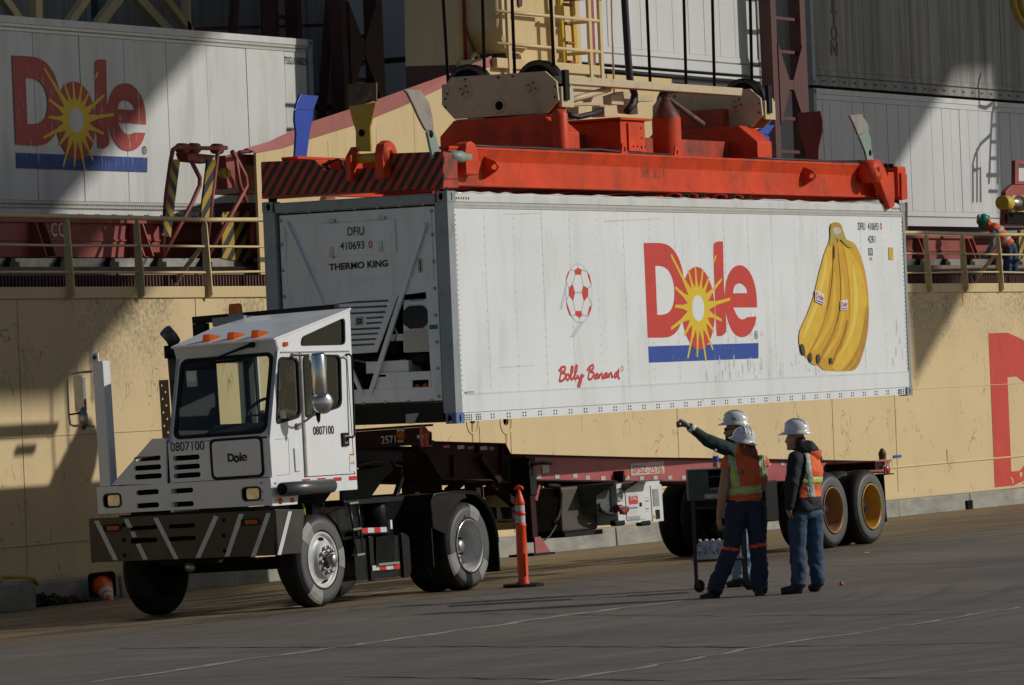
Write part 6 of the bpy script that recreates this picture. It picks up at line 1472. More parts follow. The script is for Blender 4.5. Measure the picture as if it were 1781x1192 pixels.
mb.add([(-2.87, -.012, 2.875), (-2.87, 1.31, 2.875), (-1.27, 1.29, 3.195), (-1.27, -.012, 3.195)], [(0, 1, 2, 3)]); mb.add([(-2.87, -.012, 2.895), (-2.87, 1.31, 2.895), (-2.87, 1.31, 2.875), (-2.87, -.012, 2.875)], [(0, 1, 2, 3)]); mb.add([(-2.87, -.012, 2.895), (-1.27, -.012, 3.215), (-1.27, -.012, 3.195), (-2.87, -.012, 2.875)], [(0, 1, 2, 3)]); mb.build('roof', 'cab', tk)
mb = MB(); mb.sheet([[(.05, 1.24), (1.25, 1.24), (1.25, 3.18), (.05, 3.18)], [(RWa[0], RWa[2]), (RWa[1], RWa[2]), (RWa[1], RWa[3]), (RWa[0], RWa[3])]], FX(-1.31), (.03, 0, 0)); rw_ = mb.build('rear_wall', 'cab', tk)
mb = MB(); mb.face([[(RWa[0] - .01, RWa[2] - .01), (RWa[1] + .01, RWa[2] - .01), (RWa[1] + .01, RWa[3] + .01), (RWa[0] - .01, RWa[3] + .01)]], FX(-1.295)); mb.build('glass', 'cabglass', rw_)
mb = MB(); mb.sheet([grow(FDW, .03), grow(FDW, -.02)], lambda a, b: (a, 1.25, b), (0, .06, 0)); fd_ = mb.build('door_window', 'cab', tk)
mb = MB(); mb.face([FDW], lambda a, b: (a, 1.285, b)); mb.build('glass', 'cabglass', fd_)
mb = MB(); mb.sheet([[(.06, 1.3), (1.24, 1.3), (1.24, 3.1), (.06, 3.1)], [(RWa[0] - .005, RWa[2] - .005), (RWa[1] + .005, RWa[2] - .005), (RWa[1] + .005, RWa[3] + .005), (RWa[0] - .005, RWa[3] + .005)]], FX(-1.345), (.02, 0, 0)); mb.build('rear_lining', 'lining', tk)
mb = MB(); mb.sheet([[(-2.98, 1.3), (-2.98, 1.86), (-2.76, 2.74), (-2.7, 2.86), (-1.36, 3.12), (-1.40, 1.3)], grow(FDW, .034)], lambda a, b: (a, 1.235, b), (0, .02, 0)); mb.build('far_lining', 'lining', tk)
mb = MB(); mb.add([(-2.78, .05, 2.86), (-2.78, 1.24, 2.86), (-1.36, 1.24, 3.14), (-1.36, .05, 3.14)], [(0, 1, 2, 3)]); mb.build('headliner', 'lining', tk)
mb = MB(); mb.box(-3.0, -1.36, .05, 1.25, 1.25, 1.30); mb.build('cab_floor', 'dark', tk)
mb = MB(); mb.sheet([[(-2.98, 1.3), (-2.98, 1.92), (-2.72, 2.02), (-2.6, 1.95), (-2.6, 1.3)]], lambda a, b: (a, .06, b), (0, .85, 0)); mb.build('dashboard', 'seat', tk, bevel=.02)
mb = MB(); n = 20; c = V((-2.50, .42, 2.10)); a_, b_ = V((.0, 1, 0)), V((.55, 0, .83)); mb.tube([c + (a_ * math.cos(2 * math.pi * i / n) + b_ * math.sin(2 * math.pi * i / n)) * .21 for i in range(n + 1)], .017, 7, cap=False)
mb.bar(c - a_ * .2, c + a_ * .2, .03, .02); mb.bar(c, c + V((-.12, 0, -.18)), .05, .05); mb.build('steering_wheel', 'seat', tk)
mb = MB(); mb.box(-2.05, -1.55, .2, .72, 1.62, 1.75); mb.box(-1.66, -1.54, .2, .72, 1.7, 2.35); mb.build('driver_seat', 'seat', tk, bevel=.04)
mb = MB(); mb.box(-2.86, -2.83, 1.02, 1.14, 2.45, 2.62); mb.build('mirror', 'paper', tk)
mb = MB(); mb.sheet([[(-2.789,2.125), (-2.678,2.126), (-2.688,2.044), (-2.788,2.034)]], lambda a, b: (a, .02, b), (0, .004, 0)); mb.build('window_sticker', 'paper', tk)
c_ = (-2.198,2.106)
mb = MB(); mb.ell((c_[0], .3, c_[1]), .04, .04, .05); mb.build('dash_lamp', 'clearpl', tk)
# door, seams, hardware
ST = lambda pts, nm, m_, d=.003, par=None: None
def strip(pts, w, nm, m_, yv=-.002, th=.012, par=None):
    mb = MB()
    for a, b in zip(pts[:-1], pts[1:]): mb.bar((a[0], yv, a[1]), (b[0], yv, b[1]), th, w, (0, 0, 1)) if abs(a[0] - b[0]) > abs(a[1] - b[1]) else mb.bar((a[0], yv, a[1]), (b[0], yv, b[1]), w, th, (0, 1, 0))
    return mb.build(nm, m_, par or tk)
strip([(-2.359,2.737), (-2.4,1.408)], .025, 'door_hinge_bar', 'steel', -.01, .02)
strip([(-2.743,2.746), (-1.347,2.742)], .012, 'drip_rail', 'steelgrey')
strip([(-1.398,2.722), (-1.395,1.394)], .008, 'door_seam', 'dark', .003, .004)
strip([(-2.389,1.404), (-1.382,1.402)], .008, 'door_seam', 'dark', .003, .004)
strip([(-2.953,1.822), (-2.693,1.823), (-2.709,1.44), (-2.961,1.439)], .005, 'panel_seam', 'steelgrey', .003, .003)
mb = MB(); mb.box(*(-2.606,-2.51), -.012, .003, *(1.467,1.72)); mb.build('side_pocket', 'cab', tk, bevel=.008)
mb = MB(); mb.tube([(p[0], -.05, p[1]) for p in ((-1.514,2.694), (-1.433,2.706), (-1.38,2.676), (-1.43,1.823), (-1.474,1.797), (-1.537,1.803))], .012, 8); mb.build('grab_rail', 'blackmat', tk)
a, b = (-1.624,1.708), (-1.494,1.854)
mb = MB(); mb.box(a[0], b[0], -.02, .003, a[1], b[1]); dl = mb.build('door_handle', 'blackmat', tk, bevel=.006)
mb = MB(); mb.box(a[0] + .03, b[0] - .02, -.026, -.021, (a[1] + b[1]) / 2 + .02, b[1] - .03); mb.box(a[0] + .03, b[0] - .04, -.026, -.021, a[1] + .03, (a[1] + b[1]) / 2 - .03); mb.build('handle_plate', 'chrome', dl)
text('0807100', (-2.189, -.0015, 1.845), V((1, 0, 0.002)).normalized(), (0, 0, 1), 0.421, 0.095, 'print', tk)
for a, b in (((-2.472,1.361), (-2.318,1.381)), ((-2.161,1.36), (-2.005,1.38)), ((-1.837,1.338), (-1.677,1.376)), ((-1.518,1.335), (-1.364,1.378)), ((-2.734,1.141), (-2.655,1.191))):
    mb = MB(); mb.box(a[0], b[0], -.001, .003, a[1], b[1]); mb.build('red_tape', 'redtape', tk)
for a, b, m_ in (((-1.477,1.607), (-1.386,1.621), 'amber'), ((-1.485,1.54), (-1.389,1.6), 'paper'), ((-1.485,1.51), (-1.394,1.528), 'yellowpl'), ((-1.491,1.428), (-1.393,1.503), 'paper')):
    mb = MB(); mb.box(a[0], b[0], -.001, .003, a[1], b[1]); mb.build('door_sticker', m_, tk)
mb = MB(); mb.lathe([(0, .02), (.03, .015), (.035, 0)], (*(-2.933,), .002, 1.167), (0, -1, 0), 12); mb.build('marker_light', 'amber', tk)
mb = MB(); q_ = (-2.64,2.832); mb.box(q_[0] - .04, q_[0] + .04, -.02, .003, q_[1] - .022, q_[1] + .022); mb.build('marker_light', 'amber', tk, bevel=.008)
for k in range(3):
    for uu in ((-3.012,1.332),):
        mb = MB(); mb.lathe([(0, .01), (.012, .01), (.012, 0)], (uu[0], .003, 1.36 - k * .09), (0, -1, 0), 8); mb.build('bolt', 'steel', tk)
        mb = MB(); mb.lathe([(0, .01), (.012, .01), (.012, 0)], (XF, .12, 1.37 - k * .09), (-1, 0, 0), 8); mb.build('bolt', 'steel', tk)
# muffler tube below the door
m0, m1 = (-3.041,1.287), (-2.055,1.291)
mb = MB(); mb.tube([(m0[0], -.1, m0[1]), (m1[0], -.1, m1[1])], .075, 18); mf = mb.build('side_tube', 'steelgrey', tk)
M['tube'] = mat('dark_satin_tube', (.10, .10, .10), .35, .3, var=.15); mf.data.materials[0] = M['tube']
mb = MB(); mb.lathe([(0, .004), (.06, .004), (.062, 0)], (m0[0], -.1, m0[1]), (-1, 0, 0), 16); mb.build('tube_mouth', 'dark', mf)
mb = MB(); mb.box((m0[0] + m1[0]) / 2 - .03, (m0[0] + m1[0]) / 2 + .03, -.06, .003, m0[1] - .03, m0[1] + .03); mb.build('tube_bracket', 'blackmat', mf)

# near side mirrors
ml, mh = (-2.582,2.485), 0
pA_, pB_ = (-2.694,2.672), (-2.453,2.267)
mcx, mcz = (pA_[0] + pB_[0]) / 2, (pA_[1] + pB_[1]) / 2
mir = MB(); mir.lathe([(0, -.22), (.075, -.22), (.088, -.19), (.088, .21), (.075, .24), (0, .24)], (mcx, -.35, mcz), (0, 0, 1), 20); mo = mir.build('side_mirror', 'chrome', tk)
mr = (-2.538,2.183)
mb = MB(); mb.lathe([(0, .05), (.06, .045), (.11, .02), (.125, 0), (.12, -.02), (0, -.03)], (mr[0], -.36, mr[1]), (-.55, -.8, .0), 22); mb.build('round_mirror', 'chrome', tk)
mb = MB(); mb.tube([(p[0], yy, p[1]) for p, yy in (((-2.524,2.714), -.01), ((-2.59,2.694), -.25), ((-2.478,2.698), -.35), ((-2.412,2.668), -.35), ((-2.473,2.174), -.36), ((-2.47,2.116), -.3), ((-2.507,2.004), -.12), ((-2.532,1.954), -.01))], .012, 8); mb.build('mirror_arm', 'steel', tk)
for p in ((-2.494,2.704), (-2.497,1.953)):
    mb = MB(); mb.box(p[0] - .04, p[0] + .04, -.03, .003, p[1] - .03, p[1] + .03); mb.build('mirror_bracket', 'steel', tk, bevel=.005)
mb = MB(); mb.lathe([(0, 0), (.03, .0), (.02, -.1), (0, -.14)], (-2.549, -.3, 2.097), (0, 0, 1), 10); mb.build('mirror_clamp', 'blackmat', tk)

# far front post with its mirrors and handrail
ptop, pbot = (2.22,2.812), (2.261,1.453)
yc = (ptop[0] + pbot[0]) / 2 - .03
mb = MB(); mb.box(-3.07, -2.93, yc - .14, yc, 1.44, 2.80); po = mb.build('front_post', 'cab', tk, bevel=.008)
mb = MB(); mb.box(-3.08, -3.06, yc - .09, yc + .005, 2.80, 2.89); tp = mb.build('post_top_plate', 'paper', po)
mb = MB(); mb.box(-3.085, -3.081, yc - .06, yc - .03, 2.82, 2.87); mb.box(-3.085, -3.081, yc - .075, yc - .015, 2.84, 2.85); mb.build('plate_mark', 'print', tp)
mb = MB(); mb.box(-3.04, -2.96, yc - .144, yc - .141, 1.554, 1.857); mb.build('post_sticker', 'paper', po)
mp_ = [(2.255,2.696), (2.402,2.696), (2.556,2.687), (2.59,2.652), (2.596,2.248), (2.584,2.138), (2.536,2.121), (2.371,2.121), (2.27,2.098)]
mb = MB(); mb.tube([(-3.02, *p) for p in mp_], .013, 8); fa = mb.build('mirror_arm', 'steel', tk)
a, b = (2.521,2.268), (2.398,2.666)
mb = MB(); mb.sheet([rrect(min(a[0], b[0]), a[1], max(a[0], b[0]), b[1], .02)], lambda u, v: (-3.0, u, v), (.05, 0, 0)); mb.build('side_mirror', 'steel', tk, bevel=.01)
c_ = (2.408,2.195)
mb = MB(); mb.lathe([(0, .03), (.05, .028), (.11, .01), (.125, 0), (0, -.04)], (-3.02, c_[0], c_[1]), (.85, -.5, 0), 20); mb.build('round_mirror', 'steel', tk)
mb = MB(); mb.tube([(-3.02, *p) for p in ((2.585,2.248), (2.411,2.258))], .01, 6); mb.build('mirror_rod', 'blackmat', fa)
mb = MB(); mb.tube([(-2.75, *p) for p in ((2.338,1.998), (2.292,2.004), (2.269,1.973), (2.284,1.448))], .016, 8); mb.build('handrail', 'cab', tk)
mb = MB(); mb.lathe([(0, .05), (.05, .05), (.05, -.05), (0, -.05)], (-2.9, 2.27, 1.32), (0, 1, 0), 12); mb.build('rubber_stop', 'blackmat', tk)

# roof lights, beacon, wiper, stack, guard, rear frame
RZ = lambda xx: 2.895 + (xx + 2.87) * .2
for cy in (0.943, 0.628, 0.321):
    mb = MB(); x0 = -2.74
    mb.add([(x0, cy - .05, RZ(x0)), (x0, cy + .05, RZ(x0)), (x0 + .02, cy + .045, RZ(x0) + .085), (x0 + .02, cy - .045, RZ(x0) + .085), (x0 + .26, cy - .02, RZ(x0 + .26) + .012), (x0 + .26, cy + .02, RZ(x0 + .26) + .012), (x0 + .26, cy - .03, RZ(x0 + .26)), (x0 + .26, cy + .03, RZ(x0 + .26))],
           [(0, 1, 2, 3), (3, 2, 5, 4), (0, 3, 4, 6), (1, 7, 5, 2), (4, 5, 7, 6)]); mb.build('roof_light', 'amber', tk, bevel=.01)
bx = -1.12
bc_ = (1.586,3.237); bt_ = (1.575,3.377)
M['beacon'] = mat('orange_beacon_lens', (.95, .28, .008), .15, var=.15, sc=14, coat=.5); lens('beacon', (1, .42, .02))
mb = MB(); rb = .08; mb.lathe([(0, 0), (rb, 0), (rb * .98, .04), (rb * .93, bt_[1] - bc_[1] - .03), (rb * .8, bt_[1] - bc_[1]), (0, bt_[1] - bc_[1])], (bx, *bc_), (0, 0, 1), 22); bcn = mb.build('beacon', 'beacon', tk)
mb = MB(); mb.lathe([(rb + .008, .0), (rb + .008, .03), (rb, .03)], (bx, *bc_), (0, 0, 1), 20); mb.build('beacon_base', 'steelgrey', bcn)
mb = MB(); mb.box(bx - .15, bx + .2, bc_[0] - .2, bc_[0] + .22, bc_[1] - .1, bc_[1] - .003); mb.build('beacon_shelf', 'steelgrey', bcn)
wp = [(0.288,2.846), (0.43,2.814), (0.643,2.759), (0.863,2.7)]
mb = MB(); mb.tube([(-2.86, *wp[0]), (-2.86, *wp[1]), (-2.87, *wp[2]), (-2.86, *wp[3])], [.02, .016, .012, .01], 7); mb.tube([(-2.88, *(1.151,2.674)), (-2.88, *(0.641,2.691)), (-2.87, *(0.407,2.696))], .014, 6); mb.build('wiper', 'blackmat', tk)
mb = MB(); mb.lathe([(0, .04), (.03, .04), (.035, 0), (0, 0)], (-2.83, *wp[0]), (-1, 0, 0), 10); mb.build('wiper_pivot', 'blackmat', tk)
hf = -1.0
h0, h1 = (2.218,3.331), (0.336,3.277)
mb = MB(); mb.box(hf - .05, hf + .05, h1[0], h0[0], h1[1] - .08, h1[1]); mb.build('headache_rack', 'blackmat', tk)
hz0 = 2.2
mb = MB(); mb.box(hf - .05, hf + .05, h0[0] - .16, h0[0], hz0, h1[1] - .083); mb.build('rack_post', 'blackmat', tk)
mb = MB(); mb.sheet([[(h0[0] - .163, h1[1] - .45), (h0[0] - .163, h1[1] - .40), (h0[0] - .5, h1[1] - .085), (h0[0] - .9, h1[1] - .085), (h0[0] - .55, h1[1] - .45)], ], FX(hf), (.03, 0, 0)); mb.build('rack_gusset', 'blackmat', tk)
M['guardm'] = mat('brown_guard_paint', (.16, .12, .075), .5, .3, var=.15)
s0_, s1_, s2_, s3_ = (2.207,3.108), (2.157,3.012), (2.237,2.889), (2.217,2.575)
mb = MB(); mb.tube([(-1.62, s0_[0], s0_[1] + .02), (-1.55, s0_[0] - .03, s0_[1] - .06), (-1.5, s1_[0] + .02, s1_[1] - .02)], .075, 14); es = mb.build('exhaust_stack', 'tube', tk)
mb = MB(); mb.tube([(-1.5, s2_[0] - .02, s2_[1]), (-1.5, s2_[0] - .05, 1.4)], .055, 12); mb.build('exhaust_pipe', 'guardm', es)
mb = MB(); mb.lathe([(.055, -.07), (.085, -.07), (.085, .07), (.055, .07)], (-1.5, s2_[0] - .02, s2_[1]), (0, 0, 1), 14); mb.build('exhaust_clamp', 'blackmat', es)
g0, g1 = (2.335,2.581), (2.116,2.566)
zg0 = 1.6
hl_ = [circ(g0[0] - .032 - (k % 2) * .045, g0[1] - .06 - k * .075, .014, 8) for k in range(18) if g0[1] - .06 - k * .075 > zg0 + .05]
mb = MB(); mb.sheet([[(g0[0], g0[1]), (g0[0] - .12, g0[1]), (g0[0] - .12, zg0), (g0[0], zg0)]] + hl_, FX(-1.62), (.012, 0, 0)); gu = mb.build('exhaust_guard', 'guardm', tk)
hl2 = [circ(g0[0] - .17 - k * .075, g0[1] - .05 - (k % 2) * .05, .02, 10) for k in range(2)] + [circ(g0[0] - .17 - k * .075, g0[1] - .15 - (k % 2) * .05, .02, 10) for k in range(2)]
mb = MB(); mb.sheet([[(g0[0] - .123, g0[1]), (g0[0] - .34, g0[1]), (g0[0] - .34, g0[1] - .26), (g0[0] - .123, g0[1] - .26)]] + hl2, FX(-1.55), (.012, 0, 0)); mb.build('guard_plate', 'blackmat', gu)

# --- bumper with tape stripes
BX = -3.15
bq = [(2.326,1.107), (-0.057,1.077), (-0.027,0.599), (2.327,0.632)]
bsl = [cap(*[q for q in (s_[0], s_[2], s_[1], s_[3])]) for s_ in ((1.789,0.951,1.451,0.993), (1.8,0.812,1.456,0.863), (1.291,0.946,0.958,0.989), (1.306,0.811,0.961,0.858))]
M['bump'] = mat('dusty_black_bumper', (.030, .026, .022), .42, var=.2, sc=5, dirt=(.09, .075, .055), dirt_amt=.5, dsc=2)
mb = MB(); mb.sheet([bq] + bsl, FX(BX), (.03, 0, 0)); bp_ = mb.build('bumper', 'bump', tk, bevel=.008)
mb = MB(); mb.box(BX + .06, BX + .08, .05, 2.2, .63, 1.05); mb.build('bumper_backing', 'dark', bp_)
mb = MB(); mb.sheet([[(BX + .0, 1.085), (-2.57, 1.06), (-2.699, .595), (BX + .0, .60)]], lambda a, b: (a, -.07, b), (0, .03, 0)); mb.build('bumper_end', 'bump', bp_, bevel=.01)
mb = MB(); mb.sheet([[(BX + .03, 1.085), (-2.6, 1.06), (-2.72, .64), (BX + .03, .63)]], lambda a, b: (a, 2.32, b), (0, .03, 0)); mb.build('bumper_end', 'bump', bp_)
for q in (((2.257,1.078),(2.197,1.081),(1.978,0.645),(2.037,0.642)), ((1.873,1.082),(1.812,1.081),(1.763,0.985),(1.824,0.984)), ((1.795,0.94),(1.738,0.941),(1.712,0.881),(1.771,0.878)), ((1.735,0.805),(1.676,0.806),(1.591,0.632),(1.65,0.629)), ((1.487,1.072),(1.428,1.075),(1.197,0.62),(1.251,0.618)), ((0.708,1.061),(0.652,1.041),(0.917,0.618),(0.98,0.617)), ((0.393,1.058),(0.33,1.055),(0.547,0.616),(0.606,0.615)), ((0.045,1.052),(-0.011,1.045),(0.219,0.597),(0.278,0.596))):
    mb = MB(); mb.sheet([q], FX(BX - .003), (.002, 0, 0)); mb.build('tape_stripe', 'whitetape', bp_)
mb = MB(); mb.sheet([((-2.907,1.051),(-2.836,1.048),(-3.104,0.6),(-3.175,0.604))], lambda a, b: (a, -.074, b), (0, .003, 0)); mb.build('tape_stripe', 'whitetape', bp_)
for q, q2 in (((2.136,0.953,1.924,1.032), (2.081,0.965,1.924,1.014)), ((0.369,0.93,0.147,1.003), (0.303,0.943,0.149,0.989))):
    mb = MB(); mb.sheet([rrect(min(q[0], q[2]), q[1], max(q[0], q[2]), q[3], .02)], FX(BX - .012), (.011, 0, 0)); lh = mb.build('indicator', 'blackmat', bp_)
    mb = MB(); mb.sheet([rrect(min(q2[0], q2[2]), q2[1], max(q2[0], q2[2]), q2[3], .015)], FX(BX - .035), (.022, 0, 0)); mb.build('lens', 'amber', lh, bevel=.006)
for p in (((1.876,1.016),(1.884,0.855),(1.892,0.689),(0.593,1.003),(0.601,0.84),(0.606,0.677))):
    mb = MB(); mb.lathe([(0, .004), (.022, .004), (.022, 0)], (BX, *p), (-1, 0, 0), 10); mb.build('bolt_hole', 'dark', bp_)
mb = MB(); mb.box(-3.05, -2.3, .3, 2.0, .98, 1.12); mb.build('bumper_mount', 'blackmat', tk)
mb = MB(); mb.lathe([(0, .05), (.05, .03), (.06, -.03), (0, -.05)], (-3.0, 1.15, .52), (1, 0, 0), 10); mb.build('tow_hook', 'steel', tk)
mb = MB(); mb.bar((-2.9, .4, .62), (-2.9, 1.9, .62), .06, .08); mb.build('front_crossbar', 'blackmat', tk)
# --- steps, tanks and fender between the wheels
mb = MB(); mb.sheet([rrect(-1.354, 0.235, -0.165, 0.688, .06)], lambda a, b: (a, .1, b), (0, .6, 0)); tank = mb.build('fuel_tank', 'black', tk, bevel=.03)
for uu in (-1.034, -0.335):
    mb = MB(); mb.box(uu - .045, uu + .045, .07, .12, 0.217, 0.708); mb.build('tank_strap', 'black', tank, bevel=.008)
s0_ = ((-0.915,0.691),(-0.528,0.701),(-0.554,0.388),(-0.954,0.38))
mb = MB(); mb.sheet([s0_], lambda a, b: (a, .075, b), (0, .02, 0)); stp = mb.build('step_recess', 'dark', tank)
mb = MB(); mb.box(*(-0.971,-0.544), .02, .1, *(0.378,0.402)); mb.build('step_tread', 'steel', stp)
def tape(pts, m_seq, yv, par):
    (a, b), hgt = pts
    n = len(m_seq)
    for i, m_ in enumerate(m_seq):
        p = V(a).lerp(V(b), i / n); q = V(a).lerp(V(b), (i + 1) / n)
        mb = MB(); mb.sheet([[(p.x, p.y), (q.x - .001, q.y), (q.x - .001, q.y + hgt), (p.x, p.y + hgt)]], lambda u, v: (u, yv, v), (0, .003, 0)); mb.build('tape', m_, par)
tape((((-1.067,0.329), (-0.482,0.319)), .055), ('whitetape', 'redtape', 'whitetape', 'redtape'), .055, tank)
tape((((-1.251,0.749), (-0.72,0.738)), .055), ('redtape', 'whitetape', 'redtape', 'whitetape'), .05, tk)
mb = MB(); mb.box(*(-1.327,-0.648), .055, .7, *(0.724,0.78)); mb.build('step_plate', 'black', tk, bevel=.006)
mb = MB(); cc_ = (-0.537,0.883); mb.lathe([(0, -.22), (.13, -.22), (.13, .16), (.11, .2), (.0, .22)], (cc_[0], .3, cc_[1]), (0, 0, 1), 20); tnk = mb.build('air_tank', 'black', tk)
mb = MB(); mb.box(cc_[0] + .1, cc_[0] + .14, .17, .2, cc_[1] - .12, cc_[1] - .02); mb.build('tank_label', 'paper', tnk)
mb = MB(); mb.box(-1.75, .5, .35, 1.0, .62, 1.12); mb.build('equipment_box', 'black', tk, bevel=.02)
mb = MB(); mb.box(*(-1.456,-0.202), .12, .6, 1.06, 1.12); mb.build('deck_plate', 'black', tk, bevel=.01)
mb = MB(); mb.tube([(p[0], .0, p[1]) for p in ((-1.559,1.091), (-1.499,0.814), (-1.503,0.674), (-1.469,0.517), (-1.333,0.524), (-1.357,0.878), (-1.384,1.091))], .014, 7); sr = mb.build('step_hoop', 'black', tk)
for p, q in (((-1.528,0.798), (-1.366,0.805)), ((-1.482,0.518), (-1.325,0.524)), ((-1.573,1.084), (-1.39,1.088))):
    mb = MB(); mb.bar((p[0], .02, p[1]), (q[0], .02, q[1]), .08, .02); mb.build('step_rung', 'steel', sr)
mb = MB(); mb.sheet([((-1.689,0.987),(-1.361,1.044),(-1.282,0.814),(-1.19,0.682),(-1.326,0.463),(-1.405,0.693),(-1.492,0.852))], lambda a, b: (a, .2, b), (0, .03, 0)); mb.build('inner_fender', 'black', tk)
# rear fender arch and mud flap
fcx, fcz, fr = 0.984, .5, .60
arcs = [math.radians(a) for a in range(78, -6, -7)]
prof = [(fcx - .84, .74), (fcx - .84, 1.04), (fcx - .76, 1.115), (fcx - .3, 1.125), (fcx - .05, 1.115)] + [(fcx + fr * 1.03 * math.cos(a), fcz + fr * 1.03 * math.sin(a)) for a in arcs]
inn = [(fcx - .815, .74), (fcx - .815, 1.03), (fcx - .75, 1.09), (fcx - .3, 1.10), (fcx - .05, 1.09)] + [(fcx + (fr * 1.03 - .025) * math.cos(a), fcz + (fr * 1.03 - .025) * math.sin(a)) for a in arcs]
mb = MB(); mb.sheet([prof + inn[::-1]], lambda a, b: (a, -.02, b), (0, .72, 0)); fe = mb.build('rear_fender', 'black', tk)
mb = MB(); mb.tube([(p[0], -.022, p[1]) for p in prof], .012, 7); mb.build('fender_lip', 'black', fe)
sa_ = [math.radians(a) for a in range(92, 166, 8)]
mb = MB(); mb.sheet([[(fcx - .815, .74), (fcx - .815, 1.03), (fcx - .75, 1.09), (fcx - .3, 1.10), (fcx - .05, 1.09)] + [(fcx + .545 * math.cos(a), fcz + .545 * math.sin(a)) for a in sa_]], lambda a, b: (a, -.012, b), (0, .02, 0)); mb.build('fender_side', 'black', fe)
mb = MB(); mb.box(fcx - .83, fcx - .81, .0, .7, .30, .735); mb.build('fender_flap', 'blackmat', fe)
fl = (1.501,0.174)
mb = MB(); mb.box(fcx + fr * 1.02, fcx + fr * 1.02 + .02, -.02, .62, fl[1], .62); mb.build('mud_flap', 'blackmat', tk)
# boom lift plates and fifth wheel
mb = MB(); mb.sheet([((-0.177,1.456),(0.44,1.448),(0.7,1.479),(0.905,1.472),(0.91,1.412),(0.707,1.333),(0.318,1.084),(-0.222,1.093))], lambda a, b: (a, .9, b), (0, .05, 0)); mb.build('boom_plate', 'blackmat', tk)
mb = MB(); mb.sheet([((-0.177,1.456),(0.44,1.448),(0.7,1.479),(0.905,1.472),(0.91,1.412),(0.707,1.333),(0.318,1.084),(-0.222,1.093))], lambda a, b: (a, 1.5, b), (0, .05, 0)); mb.build('boom_plate', 'blackmat', tk)
mb = MB(); mb.bar((1.002, .85, 1.328), (0.815, .85, 1.082), .05, .05); mb.build('lift_ram', 'rustbar', tk)
mb = MB(); mb.sheet([((-0.3,1.676),(0.808,1.615),(0.807,1.509),(0.64,1.508),(0.584,1.477),(-0.323,1.488))], lambda a, b: (a, .7, b), (0, 1.0, 0)); mb.build('fifth_wheel', 'blackmat', tk)
for pts in (((-0.407,1.468),(-0.254,1.502),(-0.128,1.511),(-0.051,1.522),(0.124,1.509)), ((0.396,1.504),(0.467,1.462),(0.581,1.452),(0.585,1.379),(0.543,1.354))):
    mb = MB(); mb.tube([(p[0], .6, p[1]) for p in pts], .018, 7); mb.build('air_line', 'rope', tk)
c_ = (-2.265,1.123)
mb = MB(); mb.tube([(c_[0], .15, c_[1]), (c_[0] + .04, .16, c_[1] - .06), (c_[0] + .03, .15, c_[1] - .16)], .014, 6); mb.build('yellow_plug', 'yellowpl', tk)

# ================================================================== skeletal trailer
ch = thing('container_chassis', 'dark red skeletal container trailer lettered SFSZ-2576 under the hanging container', 'trailer', TO, TF)
BYv = .75
for s_i, yv in enumerate((BYv, 1.60)):
    gtop = ((1.073,1.725),(3.159,1.634),(3.275,1.504),(3.757,1.483))
    glow = ((3.712,1.186),(2.953,1.21),(1.623,1.279),(1.335,1.574),(1.152,1.659))
    mtop = ((3.762,1.483),(4.386,1.454)) + ((6.444,1.363),(10.392,1.212),(13.909,1.066))
    mlow = ((13.886,0.922),(11.319,1.012),(10.777,0.908),(6.402,1.07),(3.949,1.174),(3.719,1.186))
    for nm_, tp_, lw_, mt_ in (('gooseneck', gtop, glow, 'chassis_shade'), ('main_beam', mtop, mlow, 'chassis')):  # gooseneck has the container's shade put into its maroon
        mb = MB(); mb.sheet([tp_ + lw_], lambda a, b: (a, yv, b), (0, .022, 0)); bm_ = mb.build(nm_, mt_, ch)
        for pts in (tp_, lw_):
            for p, q in zip(pts[:-1], pts[1:]):
                mb = MB(); mb.bar((p[0], yv + .011, p[1]), (q[0], yv + .011, q[1]), .15, .018); mb.build('beam_flange', 'chassis_shade', bm_)
for xx in [1.2, 2.6, 4.1, 5.6, 7.1, 8.6, 10.2, 11.4]:
    mb = MB(); mb.box(xx, xx + .1, BYv + .05, 1.57, 1.0, 1.14); mb.build('cross_member', 'chassis_shade', ch)
# front bolster
bol_x = 0.083
z1_, z0_ = 1.899, 0
bt = 1.902; bb2 = 1.658
mb = MB(); mb.box(bol_x, bol_x + .02, .03, 2.40, bb2 + .05, bt - .03); bo = mb.build('front_bolster', 'chassis_shade', ch)
mb = MB(); mb.box(bol_x - .03, bol_x + .3, .02, 2.42, bt - .025, bt); mb.build('bolster_top', 'chassis_shade', bo)
mb = MB(); mb.box(bol_x - .06, bol_x + .3, .02, 2.42, bb2 + .02, bb2 + .06); mb.build('bolster_foot', 'chassis_shade', bo)
endp = ((0.078,1.902),(0.169,1.88),(0.234,1.827),(0.309,1.811),(0.293,1.651),(0.076,1.655),(0.054,1.682))
mb = MB(); mb.sheet([endp], lambda a, b: (a, .0, b), (0, .018, 0)); be = mb.build('bolster_end', 'chassis', bo)
mb = MB(); mb.sheet([((0.241,1.804),(0.297,1.803),(0.282,1.665),(0.223,1.661))], lambda a, b: (a, -.004, b), (0, .003, 0)); mb.build('end_slot', 'dark', be)
for c, r_ in (((0.162,1.783), .075), ((0.161,1.698), .05)):
    mb = MB(); mb.lathe([(0, .02), (r_ * .8, .018), (r_, 0)], (c[0], 0, c[1]), (0, -1, 0), 16); mb.build('side_lamp', 'amber', be)
mb = MB(); c_ = (0.273,1.793); mb.lathe([(0, .02), (.05, .018), (.06, 0)], (bol_x, *c_), (-1, 0, 0), 16); mb.build('front_lamp', 'amber', bo)
for p, q in (((0.319,1.83), (0.224,1.877)), ((0.316,1.694), (0.244,1.742)), ((0.061,1.749), (-0.018,1.786))):
    mb = MB(); mb.box(bol_x - .004, bol_x - .001, q[0], p[0], p[1], q[1]); mb.build('front_plate', 'greytape', bo)
